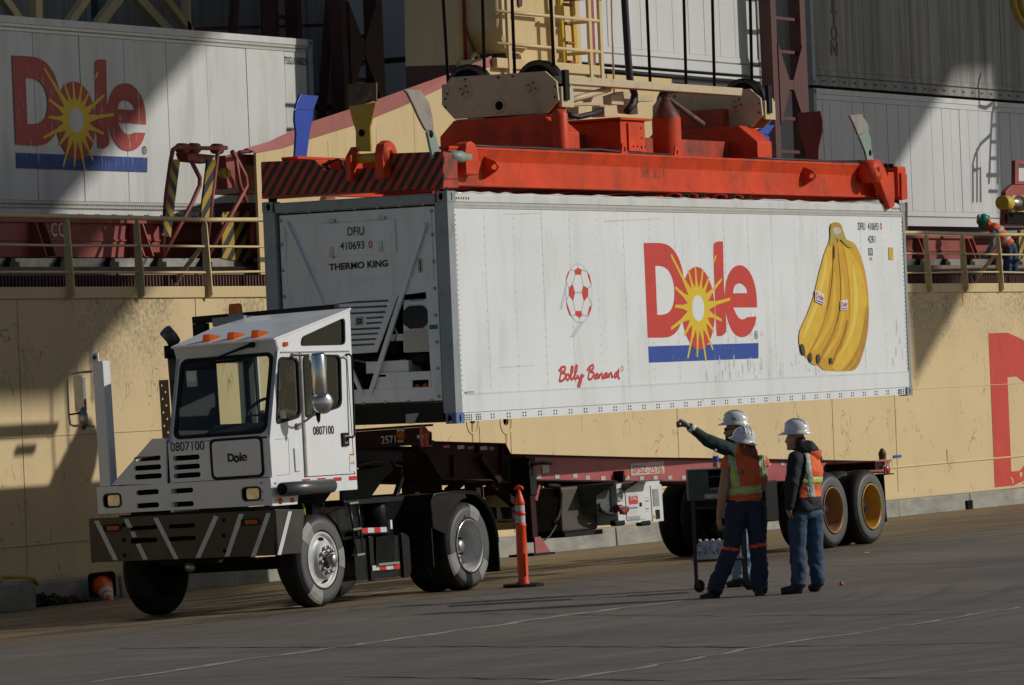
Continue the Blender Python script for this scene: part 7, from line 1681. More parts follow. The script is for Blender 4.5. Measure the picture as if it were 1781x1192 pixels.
ftxt('2571', (0.533,1.712), (0.341,1.71), 1.803, 'greytape', bo, bol_x - .004)
# gooseneck upper rail tape
for p, q, m_ in (((1.807,1.631), (1.957,1.658), 'redtape'), ((2.133,1.606), (2.287,1.649), 'greytape'), ((2.659,1.579), (2.819,1.623), 'greytape'), ((2.367,1.596), (2.507,1.632), 'chassis'), ((2.869,1.569), (2.985,1.611), 'chassis')):
    mb = MB(); mb.box(p[0], q[0], BYv - .006, BYv - .002, p[1], q[1]); mb.build('tape', m_, ch)
mb = MB(); mb.bar((2.53, .68, 1.5), (2.931, .68, 1.205), .08, .06, (0, 1, 0)); mb.build('diagonal_stiffener', 'chassis_shade', ch)
for a, b in (((3.141,1.631), (3.069,1.195)), ((2.592,1.653), (2.577,1.542)), ((1.982,1.54), (1.956,1.236))):
    mb = MB(); mb.bar((a[0], BYv - .02, a[1]), (b[0], BYv - .02, b[1]), .03, .04, (0, 1, 0)); mb.build('web_stiffener', 'chassis_shade', ch)
# number plate, tape, lamp on the main beam
a, b = (6.364,1.144), (7.266,1.296)
mb = MB(); mb.box(a[0], b[0], BYv - .008, BYv - .002, a[1], b[1]); npl = mb.build('number_plate', 'greytape', ch)
text('SFSZ-2576', (a[0] + .05, BYv - .010, a[1] + .03), V((1, 0, -0.035)).normalized(), (0, 0, 1), b[0] - a[0] - .1, b[1] - a[1] - .055, 'redprint', npl)
for p in (((4.023,1.219),(4.477,1.203),(4.925,1.194),(5.242,1.161),(5.639,1.14),(6.27,1.124),(6.649,1.103),(7.019,1.097),(7.409,1.083),(7.787,1.069))):
    mb = MB(); mb.box(p[0] - .055, p[0] + .055, BYv - .006, BYv - .002, p[1] - .025, p[1] + .025); mb.build('tape', 'greytape', ch)
for p in (((10.244,1.163),(10.655,1.15))):
    mb = MB(); mb.box(p[0] - .055, p[0] + .055, BYv - .006, BYv - .002, p[1] - .02, p[1] + .02); mb.build('tape', 'greytape', ch)
a, b = (4.113,1.254), (4.278,1.347)
mb = MB(); mb.box(a[0], b[0], BYv - .01, BYv - .002, a[1], b[1]); mb.build('data_plate', 'greytape', ch)
c_ = (6.069,1.157)
mb = MB(); mb.lathe([(0, .03), (.035, .025), (.045, 0)], (c_[0], .68, c_[1]), (0, -1, 0), 12); sm_ = mb.build('side_marker', 'amber', ch)
mb = MB(); mb.box(c_[0] - .14, c_[0] - .1, .62, .745, c_[1] - .08, c_[1] + .06); mb.build('marker_guard', 'blackmat', sm_)
# landing gear
lg0, lg1 = 3.106, 3.456
lx = 3.224; lxe = 3.318
zt_, zb2 = 1.459, 0.389
for yv in (.42, 1.72):
    mb = MB(); mb.box(lx, lx + .15, yv, yv + .26, zb2 + .62, zt_); lg = mb.build('landing_leg', 'blackmat' if yv < 1 else 'chassis_shade', ch)
    mb = MB(); mb.box(lx + .015, lx + .135, yv + .02, yv + .24, zb2 + .06, zb2 + .617); mb.build('inner_leg', 'chassis_shade', lg)  # the leg's shaded front is put into its darker maroon
    fo = ((3.216,0.418),(3.342,0.412),(3.473,0.278),(3.197,0.278))
    mb = MB(); mb.sheet([[(lx + .02, zb2 - .07), (lx + .38, zb2 - .07), (lx + .16, zb2 + .12), (lx + .02, zb2 + .12)]], lambda a, b: (a, yv, b), (0, .02, 0)); mb.build('leg_foot', 'chassis', lg)
    mb = MB(); mb.sheet([[(lx - .1, zb2 - .10), (lx + .42, zb2 - .10), (lx + .42, zb2 - .072), (lx - .1, zb2 - .072)]], lambda a, b: (a, yv - .04, b), (0, .34, 0)); mb.build('foot_plate', 'blackmat', lg)
mb = MB(); mb.tube([(3.173, .36, 1.368), (3.363, .33, 1.385), (3.408, .2, 1.37)], .022, 8); mb.build('crank_handle', 'blackmat', ch)
mb = MB(); mb.bar((2.92, .8, 1.19), (3.509, .8, 0.902), .09, .09, (0, 1, 0)); mb.build('leg_brace', 'chassis_shade', ch)
mb = MB(); mb.bar((3.629, 1.62, 1.208), (3.339, 1.62, 1.108), .09, .09, (0, 1, 0)); mb.build('leg_brace', 'chassis_shade', ch)
mb = MB(); mb.bar((2.941, .8, 0.827), (3.636, .8, 0.797), .12, .14, (0, 0, 1)); mb.build('drag_bar', 'blackmat', ch)
for (a, b) in (((2.264,1.248), (2.57,0.81)), ((3.735,1.199), (3.975,0.782))):
    mb = MB(); mb.box(a[0], b[0], 1.5, 1.62, b[1], a[1]); mb.build('far_leg', 'chassis_shade', ch)
mb = MB(); mb.sheet([smoothloop(((3.984,0.998),(4.06,1.034),(4.343,1.026),(4.354,0.681),(4.015,0.703),(3.953,0.762)), 1)], lambda a, b: (a, 1.2, b), (0, .3, 0)); mb.build('far_tank', 'cream', ch)
mb = MB(); mb.box(*(4.013,4.353), 1.2, 1.4, *(0.603,0.692)); mb.build('far_bracket', 'cream', ch)
mb = MB(); mb.sheet([((3.455,0.957),(3.572,1.126),(3.617,1.108),(3.508,0.932))], lambda a, b: (a, .5, b), (0, .03, 0)); mb.build('red_lever', 'chassis', ch)
chn = ((3.338,0.476),(3.416,0.461),(3.535,0.467),(3.659,0.503),(3.763,0.572),(3.842,0.626))
mb = MB(); mb.tube([(p[0], .45, p[1]) for p in chn], .012, 5); mb.build('chain', 'rustbar', ch)
# tail: bolster, twistlock pin, lamps, mud flap
tx0 = 12.25; tzt = 1.106; tzb = 0.923
mb = MB(); mb.box(tx0 - .25, tx0, .03, 2.40, tzb + .06, tzt - .02); tb = mb.build('rear_bolster', 'chassis_shade', ch)
mb = MB(); mb.box(tx0 - .3, tx0 + .25, .0, 2.42, tzt - .018, tzt + .0); mb.build('bolster_cap', 'chassis', tb)
mb = MB(); mb.box(tx0 + .001, tx0 + .15, .0, .02, tzb, tzt - .02); rl = mb.build('rear_plate', 'chassis', tb)
mb = MB(); mb.box(tx0 + .0, tx0 + .25, -.01, 2.42, tzb - .02, tzb - .002); mb.build('tail_step', 'chassis_shade', tb)
c_ = (12.329,0.979)
mb = MB(); mb.lathe([(0, .02), (.05, .018), (.06, 0)], (c_[0], 0, c_[1]), (0, -1, 0), 14); mb.build('tail_lamp', 'redlens', rl)
pn = (12.452,1.111)
mb = MB(); mb.lathe([(.05, 0), (.05, .06), (.058, .07), (.05, .10), (.02, .15), (0, .155)], (pn[0], .12, pn[1]), (0, 0, 1), 14); mb.build('twistlock_pin', 'rust', tb)
mb = MB(); mb.bar((12.152, -.02, 1.025), (12.31, -.02, 1.039), .02, .02); mb.build('lock_lever', 'steel', tb)
mb = MB(); mb.box(tx0 - .02, tx0 + .0, .02, .62, 0.272, tzb - .003); mb.build('mud_flap', 'blackmat', ch)
mb = MB(); mb.sheet([((11.27,1.131),(11.592,1.121),(11.359,1.012),(11.216,0.959))], lambda a, b: (a, .55, b), (0, .02, 0)); mb.build('bogie_gusset', 'chassis', ch)
W1x, W2x = 10.553, 11.744
for xx, rm_ in ((W1x, 'wheelbr'), (W2x, 'wheely')):
    wheel(ch, 'trailer_wheel', xx, 0, .5, -1, kind='dual', rim=rm_)
    wheel(ch, 'trailer_wheel', xx, .33, .5, -1, kind='dual', rim=rm_)
    wheel(ch, 'trailer_wheel', xx, 2.38, .5, 1, kind='dual', rim=rm_)
    wheel(ch, 'trailer_wheel', xx, 2.05, .5, 1, kind='dual', rim=rm_)
    mb = MB(); mb.tube([(xx, .5, .5), (xx, 1.9, .5)], .075, 10); mb.build('axle', 'blackmat', ch)
mb = MB(); mb.box(W1x - .8, W2x + .7, .66, .74, .62, .9); mb.build('suspension_beam', 'blackmat', ch)
mb = MB(); mb.box(W1x - .8, W2x + .7, 1.6, 1.68, .62, .9); mb.build('suspension_beam', 'blackmat', ch)
mb = MB(); mb.box(9.197, 9.551, .3, .9, .42, .95); mb.build('side_box', 'blackmat', ch, bevel=.02)
# generator set slung under the beams
gs = thing('generator_set', 'white generator set with a red TAL sticker slung under the trailer beam', 'generator', TO, TF)
GX0, GX1 = 4.988, 6.126
gz0, gz1 = 0.55, 1.038
gxf = 3.677
mb = MB(); mb.box(GX0, GX1, .22, 1.3, gz0 + .02, 1.074); gbx = mb.build('cabinet', 'oldwhite', gs, bevel=.01)
mb = MB(); mb.box(GX0 - .9, GX0 - .01, .50, 1.02, gz0 - .02, 1.074); mb.build('tank', 'tank_shade', gs, bevel=.03)
mb = MB(); mb.box(GX0 - .95, GX0 + .0, .45, 1.04, gz0 - .08, gz0 - .023); mb.build('skid', 'blackmat', gs)
for a, b, nm in (((5.192,0.58), (5.683,1.053), 'door'), ((5.856,0.533), (6.144,1.017), 'door')):
    mb = MB(); mb.box(a[0], b[0], .208, .217, a[1] + .03, b[1]); dr = mb.build(nm, 'oldwhite', gbx, bevel=.004)
    if a[0] < GX0 + .8:
        p, q = (5.262,0.804), (5.49,0.902)
        mb = MB(); mb.box(p[0], q[0], .203, .206, p[1], q[1]); stk = mb.build('sticker', 'talred', dr)
        text('TAL', (p[0] + .02, .2, p[1] + .05), (1, 0, 0), (0, 0, 1), q[0] - p[0] - .04, (q[1] - p[1]) * .42, 'paper', stk)
        p, q = (5.254,0.752), (5.47,0.764)
        mb = MB(); mb.box(p[0], q[0], .203, .206, p[1], q[1]); mb.build('blue_sticker', 'labelb', dr)
        p, q = (5.531,0.768), (5.578,0.815)
        mb = MB(); mb.box(p[0], q[0], .198, .206, p[1], q[1]); mb.build('latch', 'blackmat', dr)
        text('POWERTAINER', (5.215, .204, 0.6), (1, 0, 0), (0, 0, 1), 0.316, .055, 'steelgrey', dr)
    else:
        p, q = (5.888,0.754), (6.044,0.966)
        mb = MB(); mb.box(p[0], q[0], .203, .206, p[1], q[1]); mb.build('window_panel', 'steelgrey', dr)
        p, q = (5.935,0.596), (6.038,0.709)
        mb = MB(); mb.box(p[0], q[0], .2, .206, p[1], q[1]); mb.build('black_panel', 'blackmat', dr)
        p, q = (5.88,0.608), (5.927,0.647)
        mb = MB(); mb.box(p[0], q[0], .2, .206, p[1], q[1]); mb.build('yellow_sticker', 'yellowpl', dr)
for s_, z_ in (('ICSG', (4.983,0.904)), ('003749', (4.97,0.842))):
    text(s_, (z_[0], .214, z_[1]), (1, 0, 0), (0, 0, 1), 0.159, .11, 'print', gbx)
for p, q, m_ in (((5.662,0.868), (5.808,0.91), 'paper'), ((5.651,0.825), (5.794,0.831), 'print'), ((5.637,0.728), (5.786,0.736), 'labelb'), ((5.638,0.702), (5.778,0.72), 'paper')):
    mb = MB(); mb.box(p[0], q[0], .21, .216, p[1], q[1]); mb.build('label', m_, gbx)
for uu in ((5.029,0.575), (5.692,0.545)):
    mb = MB(); mb.box(uu[0] - .13, uu[0] + .13, .215, .3, uu[1] - .02, uu[1] + .05); mb.build('fork_pocket', 'blackmat', gbx, bevel=.02)
for u0, u1 in ((4.545, 5.014), (5.151, 5.769)):
    zz = 1.079
    mb = MB(); mb.sheet([[(u0, zz), (u1, zz), (u1, zz - .012), (u0, zz - .012)]], lambda a, b: (a, .0, b), (0, .72, 0)); hg_ = mb.build('hanger_shelf', 'tube', gs)
    mb = MB(); mb.sheet([[(.0, zz - .012), (.7, zz - .012), (.7, zz - .35)]], lambda a, b: (u0, a, b), (.02, 0, 0)); mb.build('hanger_web', 'tube', hg_)
p, q = (4.61,0.725), (4.985,1.015)
mb = MB(); mb.box(p[0], q[0] + .02, .30, .55, p[1], q[1]); jb = mb.build('junction_box', 'cart', gs, bevel=.01)
mb = MB(); mb.tube([(x_, .27, z_) for x_, z_ in ((4.615,0.842),(4.641,0.771),(4.758,0.725),(4.928,0.703),(5.102,0.698),(5.229,0.71),(5.245,0.733))], .022, 7); cbl = mb.build('power_lead', 'rope', gs)
mb = MB(); mb.tube([(x_, .24, z_) for x_, z_ in ((4.975,0.768),(5.062,0.77),(5.109,0.745),(5.234,0.746),(5.181,0.724),(5.033,0.736))], .05, 8); mb.build('red_plug', 'redguide', cbl)
mb = MB(); mb.tube([(x_, .5, z_) for x_, z_ in ((3.76,1.107),(4.044,1.092),(4.086,0.978),(4.054,0.817),(3.967,0.704),(3.84,0.652))], .028, 9); mb.build('exhaust_bend', 'blackmat', gs)
p = (3.827,1.012)
mb = MB(); mb.box(GX0 - .906, GX0 - .9, .54, .60, p[1] - .05, p[1] + .05); mb.build('tank_port', 'dark', gs)

# ================================================================== people
PR = Matrix(((0.493, 0.87, 0), (-0.87, 0.493, 0), (0, 0, 1)))
Z3 = V((0, 0, 1))
def loft(mb, secs, wax, n=16):
    """closed loft of ellipses: (centre, half width along wax, half depth)"""
    wax = V(wax).normalized(); base = len(mb.v)
    dax = Z3.cross(wax).normalized()
    for i, (c, a, b) in enumerate(secs):
        c = V(c)
        t = (V(secs[min(i + 1, len(secs) - 1)][0]) - V(secs[max(i - 1, 0)][0])).normalized()
        da = t.cross(wax).normalized(); wa = da.cross(t).normalized()
        for k in range(n):
            an = 2 * math.pi * k / n; mb.v.append(c + wa * a * math.cos(an) + da * b * math.sin(an))
    for i in range(len(secs) - 1):
        for k in range(n):
            mb.f.append([base + i * n + k, base + i * n + (k + 1) % n, base + (i + 1) * n + (k + 1) % n, base + (i + 1) * n + k]); mb.mi.append(0); mb.sm.append(True)
    for i in (0, len(secs) - 1):
        q = [base + i * n + k for k in range(n)]
        if i == 0: q.reverse()
        mb.f.append(q); mb.mi.append(0); mb.sm.append(True)

def hand(mb, wrist, dirn, palm_n, mi, curl=.5, size=1.0):
    """palm, four bent fingers of unequal length and a thumb from the side of the palm"""
    w = V(wrist); d = V(dirn).normalized(); nrm = (V(palm_n) - d * V(palm_n).dot(d)).normalized(); sd = d.cross(nrm)
    mb.cur = mi; mb.smooth = True
    pc_ = w + d * .045 * size
    R = Matrix((sd, nrm, d)).transposed()
    mb.ell(pc_, .040 * size, .018 * size, .055 * size, 10, 8, R)
    for i, (off, ln) in enumerate(((-.029, .066), (-.010, .078), (.010, .074), (.028, .058))):
        p0 = w + d * .078 * size + sd * off * size; ln *= size
        pts = [p0 - d * .02, p0]; a = 0; cur_ = p0
        for k in range(3):
            a += curl * (.7 if k == 0 else 1.0); dd = d * math.cos(a) + nrm * math.sin(a); cur_ = cur_ + dd * ln * (.42, .33, .25)[k]; pts.append(cur_)
        mb.tube(pts, [.0092 * size, .0095 * size, .0088 * size, .0080 * size, .0066 * size], 7)
    t0 = w + d * .022 * size - sd * .030 * size
    mb.tube([t0, t0 + (d * .5 - sd * .6 + nrm * .25).normalized() * .034 * size, t0 + (d * .5 - sd * .6 + nrm * .25).normalized() * .034 * size + (d * .8 + nrm * .6).normalized() * .030 * size], [.0125 * size, .011 * size, .0085 * size], 7)

def human(root, j, facing, mats, rad, head_c, head_dir=None, head_tilt=None, hands=(), voxel=.0115, boots=True, tors=(.165, .15, .175, .165), dep=(.125, .112, .125, .10)):
    """one continuous remeshed body; j: joint positions; mats: part -> material; rad: limb radii"""
    f = V(facing).normalized(); hd = V(head_dir or facing).normalized()
    mb = MB()
    wax = V(j['shR']) - V(j['shL']); wax.z *= .6
    pel, nk = V(j['pelvis']), V(j['neck'])
    mid = pel.lerp(nk, .35); ch_ = pel.lerp(nk, .68); shl = pel.lerp(nk, .90)
    if 'chest' in j: ch_ = V(j['chest'])
    loft(mb, [(pel - (nk - pel).normalized() * .09, tors[0] * .8, dep[0] * .8), (pel, tors[0], dep[0]), (mid, tors[1], dep[1]), (ch_, tors[2], dep[2]), (shl, tors[3], dep[3]), (nk + (nk - pel).normalized() * .01, .075, .07)], wax)
    bones = []
    def limb(pts, rs, key):
        mb.tube([V(p) for p in pts], list(rs), 12)
        for p, r_ in zip(pts, rs): mb.ell(V(p), r_, r_, r_, 10, 6)
        for a, b in zip(pts[:-1], pts[1:]): bones.append((V(a), V(b), sum(rs) / len(rs), key))
    for s in 'LR':
        limb([j['hip' + s], j['knee' + s], j['ank' + s]], rad['leg'], 'leg')
        limb([j['sh' + s], j['el' + s]], rad['uarm'], 'uarm'); limb([j['el' + s], j['wr' + s]], rad['farm'], 'farm')
        a, t = V(j['ank' + s]), V(j['toe' + s])
        hl_ = a - (t - a) * .22
        z0 = t.z
        mb.tube([V((hl_.x, hl_.y, z0 + .004)), V((a.x, a.y, z0 + .012)), a.lerp(t, .55) * 1 + V((0, 0, (z0 + .008) - (a.lerp(t, .55)).z)), V((t.x, t.y, z0))], [.040, .048, .047, .036], 10)
        mb.tube([V((a.x, a.y, z0 + .02)), a + V((0, 0, .03))], [.05, .052], 10)
        bones.append((V((hl_.x, hl_.y, z0)), V((t.x, t.y, z0)), .05, 'boot')); bones.append((V((a.x, a.y, z0)), V((a.x, a.y, z0 + .05)), .05, 'boot'))
    hc = V(head_c); up = V(head_tilt or (0, 0, 1)).normalized()
    hs = hd.cross(up).normalized(); hf = up.cross(hs).normalized()
    R = Matrix((hs, hf, up)).transposed()
    mb.tube([nk - (nk - pel).normalized() * .03, hc - up * .04], [.062, .056], 10)
    mb.ell(hc, .077, .094, .112, 16, 12, R); mb.ell(hc + hf * .035 - up * .055, .056, .058, .062, 12, 8, R)
    mb.tube([hc + hf * .085 + up * .012, hc + hf * .108 - up * .022, hc + hf * .09 - up * .03], [.010, .016, .013], 8)
    mb.ell(hc + hf * .088 - up * .055, .022, .012, .010, 8, 6, R); mb.ell(hc + hf * .082 - up * .092, .026, .018, .018, 8, 6, R)
    for sg in (-1, 1): mb.ell(hc + hs * sg * .077 - up * .01 - hf * .005, .012, .020, .032, 8, 6, R)
    bones.append((hc, hc - up * .03 + hf * .02, .09, 'head')); bones.append((hc - up * .08, nk + up * .05, .055, 'head'))
    for a, b, r_ in ((pel - (nk - pel) * .18, pel + (nk - pel) * .02, .14), (pel + (nk - pel) * .12, nk, .14)):
        bones.append((a, b, r_, 'hips' if a == pel - (nk - pel) * .18 else 'torso'))
    if 'extra' in j:
        for pts, rs, key in j['extra']: limb(pts, rs, key)
    me = bpy.data.meshes.new('body'); me.from_pydata([tuple(p) for p in mb.v], [], mb.f); me.update()
    o = bpy.data.objects.new('tmp', me); COL.objects.link(o)
    m1 = o.modifiers.new('r', 'REMESH'); m1.mode = 'VOXEL'; m1.voxel_size = voxel
    m2 = o.modifiers.new('s', 'SMOOTH'); m2.iterations = 4; m2.factor = .5
    dg = bpy.context.evaluated_depsgraph_get(); dg.update()
    body = bpy.data.meshes.new_from_object(o.evaluated_get(dg)); bpy.data.objects.remove(o); bpy.data.meshes.remove(me)
    keys = list(mats)
    # names of the slots follow the body regions
    lut = {}
    names = []
    for k in keys:
        if mats[k] not in names: names.append(mats[k])
        lut[k] = names.index(mats[k])
    fk = []
    from mathutils import noise as mn
    def near_key(c):
        best, bk = 9, 'torso'
        for a, b, r_, k in bones:
            ab = b - a; t = max(0, min(1, (c - a).dot(ab) / max(ab.length_squared, 1e-9))); d_ = (c - (a + ab * t)).length - r_
            if d_ < best: best, bk = d_, k
        return bk
    # creases in the cloth
    nv = [v.normal.copy() for v in body.vertices]
    for v, n_ in zip(body.vertices, nv):
        if near_key(v.co) in ('leg', 'torso', 'hips', 'uarm', 'farm') and mats.get(near_key(v.co)) != 'skin':
            z = v.co.z; k_ = 1.0 + (1.3 if .08 < z < .32 else 0) + (.5 if .7 < z < .95 else 0)
            q = mn.noise(V((v.co.x * 7, v.co.y * 7 + 3, z * 11 + v.co.x * 6))) + .5 * mn.noise(V((v.co.x * 15, v.co.y * 15, z * 26 + v.co.x * 12)))
            v.co += n_ * (q * .0085 * k_)
    body.update()
    P_ = [p.center.copy() for p in body.polygons]
    for c in P_:
        best, bk = 9, 'torso'
        for a, b, r_, k in bones:
            ab = b - a; t = max(0, min(1, (c - a).dot(ab) / max(ab.length_squared, 1e-9))); d_ = (c - (a + ab * t)).length - r_
            if d_ < best: best, bk = d_, k
        fk.append(bk)
    if boots: fk = ['boot' if c.z < .092 else k for c, k in zip(P_, fk)]
    # append hands
    hm = MB()
    for (w, dn, pn, cu, sz) in hands: hand(hm, w, dn, pn, 0, cu, sz)
    vs = [tuple(v.co) for v in body.vertices] + [tuple(p) for p in hm.v]; n0 = len(body.vertices)
    fs = [list(p.vertices) for p in body.polygons] + [[i + n0 for i in q] for q in hm.f]
    nm_ = bpy.data.meshes.new('body'); nm_.from_pydata(vs, [], fs)
    for n_ in names: nm_.materials.append(M[n_])
    for i, p in enumerate(nm_.polygons):
        p.use_smooth = True
        p.material_index = lut[fk[i]] if i < len(fk) else lut['hand']
    bo_ = bpy.data.objects.new('body', nm_); COL.objects.link(bo_); bo_.parent = root
    # smoothed point normals for clothing shells
    shell = {'pts': [v.co.copy() for v in body.vertices], 'nrm': [v.normal.copy() for v in body.vertices], 'faces': [tuple(p.vertices) for p in body.polygons], 'cen': P_, 'fn': [p.normal.copy() for p in body.polygons], 'key': fk}
    return bo_, shell, dict(hs=hs, hf=hf, up=up, R=R, hc=hc)

def garment(root, sh_, name, material, cond, off, label=None, par=None):
    """a clothing layer that follows the body: faces that meet cond, moved out by off"""
    used = {}; vs = []; fs = []
    for i, fc in enumerate(sh_['faces']):
        if cond(sh_['cen'][i], sh_['fn'][i], sh_['key'][i]):
            q = []
            for k in fc:
                if k not in used:
                    used[k] = len(vs); vs.append(tuple(sh_['pts'][k] + sh_['nrm'][k] * off))
                q.append(used[k])
            fs.append(q)
    me = bpy.data.meshes.new(name); me.from_pydata(vs, [], fs); me.materials.append(M[material])
    for p in me.polygons: p.use_smooth = True
    o = bpy.data.objects.new(name, me); COL.objects.link(o); o.parent = par or root
    so_ = o.modifiers.new('thick', 'SOLIDIFY'); so_.thickness = .006; so_.offset = -1
    if label: o['label'] = label
    return o

def helmet(root, c, axis, fwd, material, brim=.155, badge=None, r=.118, ridge=True):
    c = V(c); ax = V(axis).normalized(); fw = (V(fwd) - ax * V(fwd).dot(ax)).normalized(); sd = fw.cross(ax)
    mb = MB(); n = 28; rings = []
    for (rr, h, br) in ((r * .96, .005, 0), (brim, -.012, 1), (brim + .004, -.006, 1), (r * 1.0, .014, 0), (r * 1.0, .04, 0), (r * .94, .075, 0), (r * .78, .108, 0), (r * .5, .13, 0), (r * .2, .139, 0)):
        ring = []
        for k in range(n):
            t = 2 * math.pi * k / n; e = 1.12 * math.cos(t); s_ = math.sin(t)
            ex_ = .02 * max(0, math.cos(t)) if br else 0
            ring.append(c + fw * (rr * e + ex_) + sd * rr * s_ + ax * (h - (.012 * max(0, math.cos(t)) if br else 0)))
        rings.append(ring)
    base = 0
    for ring in rings: mb.v += ring
    for i in range(len(rings) - 1):
        for k in range(n): mb.f.append([i * n + k, i * n + (k + 1) % n, (i + 1) * n + (k + 1) % n, (i + 1) * n + k]); mb.mi.append(0); mb.sm.append(True)
    mb.f.append([(len(rings) - 1) * n + k for k in range(n)]); mb.mi.append(0); mb.sm.append(True)
    h_ = mb.build('hard_hat', material, root)
    if ridge:
        for off in (-.035, 0, .035):
            mb = MB(); pts = []
            for k in range(9):
                t = math.radians(-62 + 124 * k / 8); pts.append(c + fw * (r * 1.1 * math.sin(t)) + ax * (.03 + .112 * math.cos(t)) + sd * off)
            mb.tube(pts, .008, 6); mb.build('crown_ridge', material, h_)
    if badge:
        mb = MB(); p = c + sd * r * badge + ax * .055
        mb.ell(p, .035, .008, .016, 10, 6, Matrix((fw, sd, ax)).transposed()); mb.build('badge', 'steelgrey', h_)
    return h_

# --- man in the dark hooded sweatshirt, on the right
p3t = thing('person', 'person in black hooded sweatshirt, orange vest and blue jeans, hand in pocket', 'person', (-2.994,-5.621,-1.759), PR)
f3 = (-.80, .60, 0); l3 = V((-.60, -.80, 0))
J3 = dict(pelvis=(0.086,0,0.836), neck=(0.092,0.02,1.4), chest=(0.112,0,1.207), shL=(0,-0.13,1.342), shR=(0.207,0.16,1.342),
          elL=(-0.055,-0.2,1.086), wrL=(-0.085,-0.16,0.879), elR=(0.182,0.24,1.086), wrR=(0.088,0.28,0.897),
          hipL=(0.001,-0.07,0.793), hipR=(0.162,0.07,0.793), kneeL=(-0.016,-0.06,0.448), kneeR=(0.17,0.1,0.448), ankL=(-0.02,-0.05,0.112), ankR=(0.181,0.09,0.121), toeL=(-0.197,-0.03,0.029), toeR=(0.096,0.14,0.038),
          extra=[([(0.059,-0.03,1.428), (0.136,0,1.435), (0.181,0.03,1.393)], (.07, .085, .075), 'torso'), ([(0.094,0.06,1.452), (0.162,0.05,1.431)], (.06, .07), 'torso')])
b3, s3, h3 = human(p3t, J3, f3, dict(torso='hoodie', hips='jeans', uarm='hoodie', farm='hoodie', leg='jeans', boot='boot', head='skin', hand='skin'),
                   dict(leg=(.105, .083, .082), uarm=(.080, .072), farm=(.070, .055)), (0.014,0,1.531), head_dir=(-.93, .37, 0), hands=[((-0.092,-0.16,0.862), (.1, .1, -1), (.6, .5, 0), .5, .9)], tors=(.180, .176, .190, .178))
zv0, zv1 = 0.945, 1.435
xa3, xb3 = -0.037, 0.093
def v3(c, n, k): return k in ('torso', 'hips') and zv0 < c.z < 1.405 and not (c.z > 1.345 and (c - V(h3['hc'])).length < .20)
ve3 = garment(p3t, s3, 'safety_vest', 'vest', v3, .020)
garment(p3t, s3, 'sweatshirt_hem', 'hoodie', lambda c, n, k: k in ('torso', 'hips', 'leg') and 0.819 + (c.x * .06) < c.z < 1 and abs(c.x) < .28, .016)
zt3 = 1.121
garment(p3t, s3, 'reflective_band', 'silver', lambda c, n, k: v3(c, n, k) and abs(c.z - zt3) < .032, .0245, par=ve3)
garment(p3t, s3, 'reflective_band', 'lime', lambda c, n, k: v3(c, n, k) and abs(c.z - zt3) < .018, .0275, par=ve3)
garment(p3t, s3, 'reflective_band', 'silver', lambda c, n, k: v3(c, n, k) and n.y < .2 and abs(c.x - 0.115 - (c.z - zt3) * -.10) < .034, .0245, par=ve3)
garment(p3t, s3, 'reflective_band', 'green', lambda c, n, k: v3(c, n, k) and n.y < .2 and abs(c.x - 0.115 - (c.z - zt3) * -.10) < .018, .0278, par=ve3)
helmet(p3t, (0.027,0,1.593), (.03, 0, 1), (-.93, .37, 0), 'hat', .150, badge=.95, r=.115)
mb = MB(); hc = h3['hc']; mb.ell(hc - h3['hf'] * .03 - h3['up'] * .02, .080, .075, .075, 12, 8, h3['R']); mb.build('hair', 'hairdk', p3t)
for sg in (-1, 1):
    mb = MB(); mb.ell(hc + h3['hf'] * .083 + h3['hs'] * sg * .032 + h3['up'] * .012, .013, .008, .008, 8, 6, h3['R']); mb.build('eye', 'hairdk', p3t)

# --- woman with red hair seen from behind
pwt = thing('person', 'person seen from behind, red hair, bare arms, navy trousers with orange knee bands', 'person', (-3.203,-5.012,-1.77), PR)
fw_ = (-.15, 1, 0)
JW = dict(pelvis=(0.124,0,0.913), neck=(0.151,0.02,1.376), chest=(0.139,0,1.198), shL=(-0.028,0,1.336), shR=(0.317,0.05,1.324),
          elL=(-0.092,-0.03,1.034), wrL=(-0.135,0.02,0.8), elR=(0.315,0.08,1.103), wrR=(0.248,0.24,0.999),
          hipL=(0.035,0,0.861), hipR=(0.229,0,0.861), kneeL=(-0.028,0,0.489), kneeR=(0.235,0,0.498), ankL=(-0.207,-0.02,0.086), ankR=(0.238,-0.04,0.074), toeL=(-0.363,-0.05,-0.003), toeR=(0.208,-0.15,0.01))
bw_, sw_, hw_ = human(pwt, JW, fw_, dict(torso='vest', hips='navy', uarm='skin', farm='skin', leg='navy', boot='boot', head='skin', hand='skin'),
                      dict(leg=(.118, .090, .084), uarm=(.058, .050), farm=(.047, .036)), (0.13,0.03,1.492), head_dir=(-.55, .83, 0), head_tilt=(.12, .1, 1), hands=[((-0.137,0.02,0.788), (.0, .05, -1), (.7, .6, 0), .35, .92)], tors=(.165, .135, .160, .155))
zw0, zw1 = 0.99, 1.414
def vw(c, n, k): return k in ('torso', 'hips') and c.z > zw0 and c.z < zw1
vew = garment(pwt, sw_, 'safety_vest', 'vest', lambda c, n, k: vw(c, n, k) or (k == 'uarm' and c.z > 1.284), .016)
zbw = 1.054
garment(pwt, sw_, 'reflective_band', 'silver', lambda c, n, k: vw(c, n, k) and abs(c.z - zbw - c.x * .03) < .042, .0205, par=vew)
garment(pwt, sw_, 'reflective_band', 'lime', lambda c, n, k: vw(c, n, k) and abs(c.z - zbw - c.x * .03) < .022, .0235, par=vew)
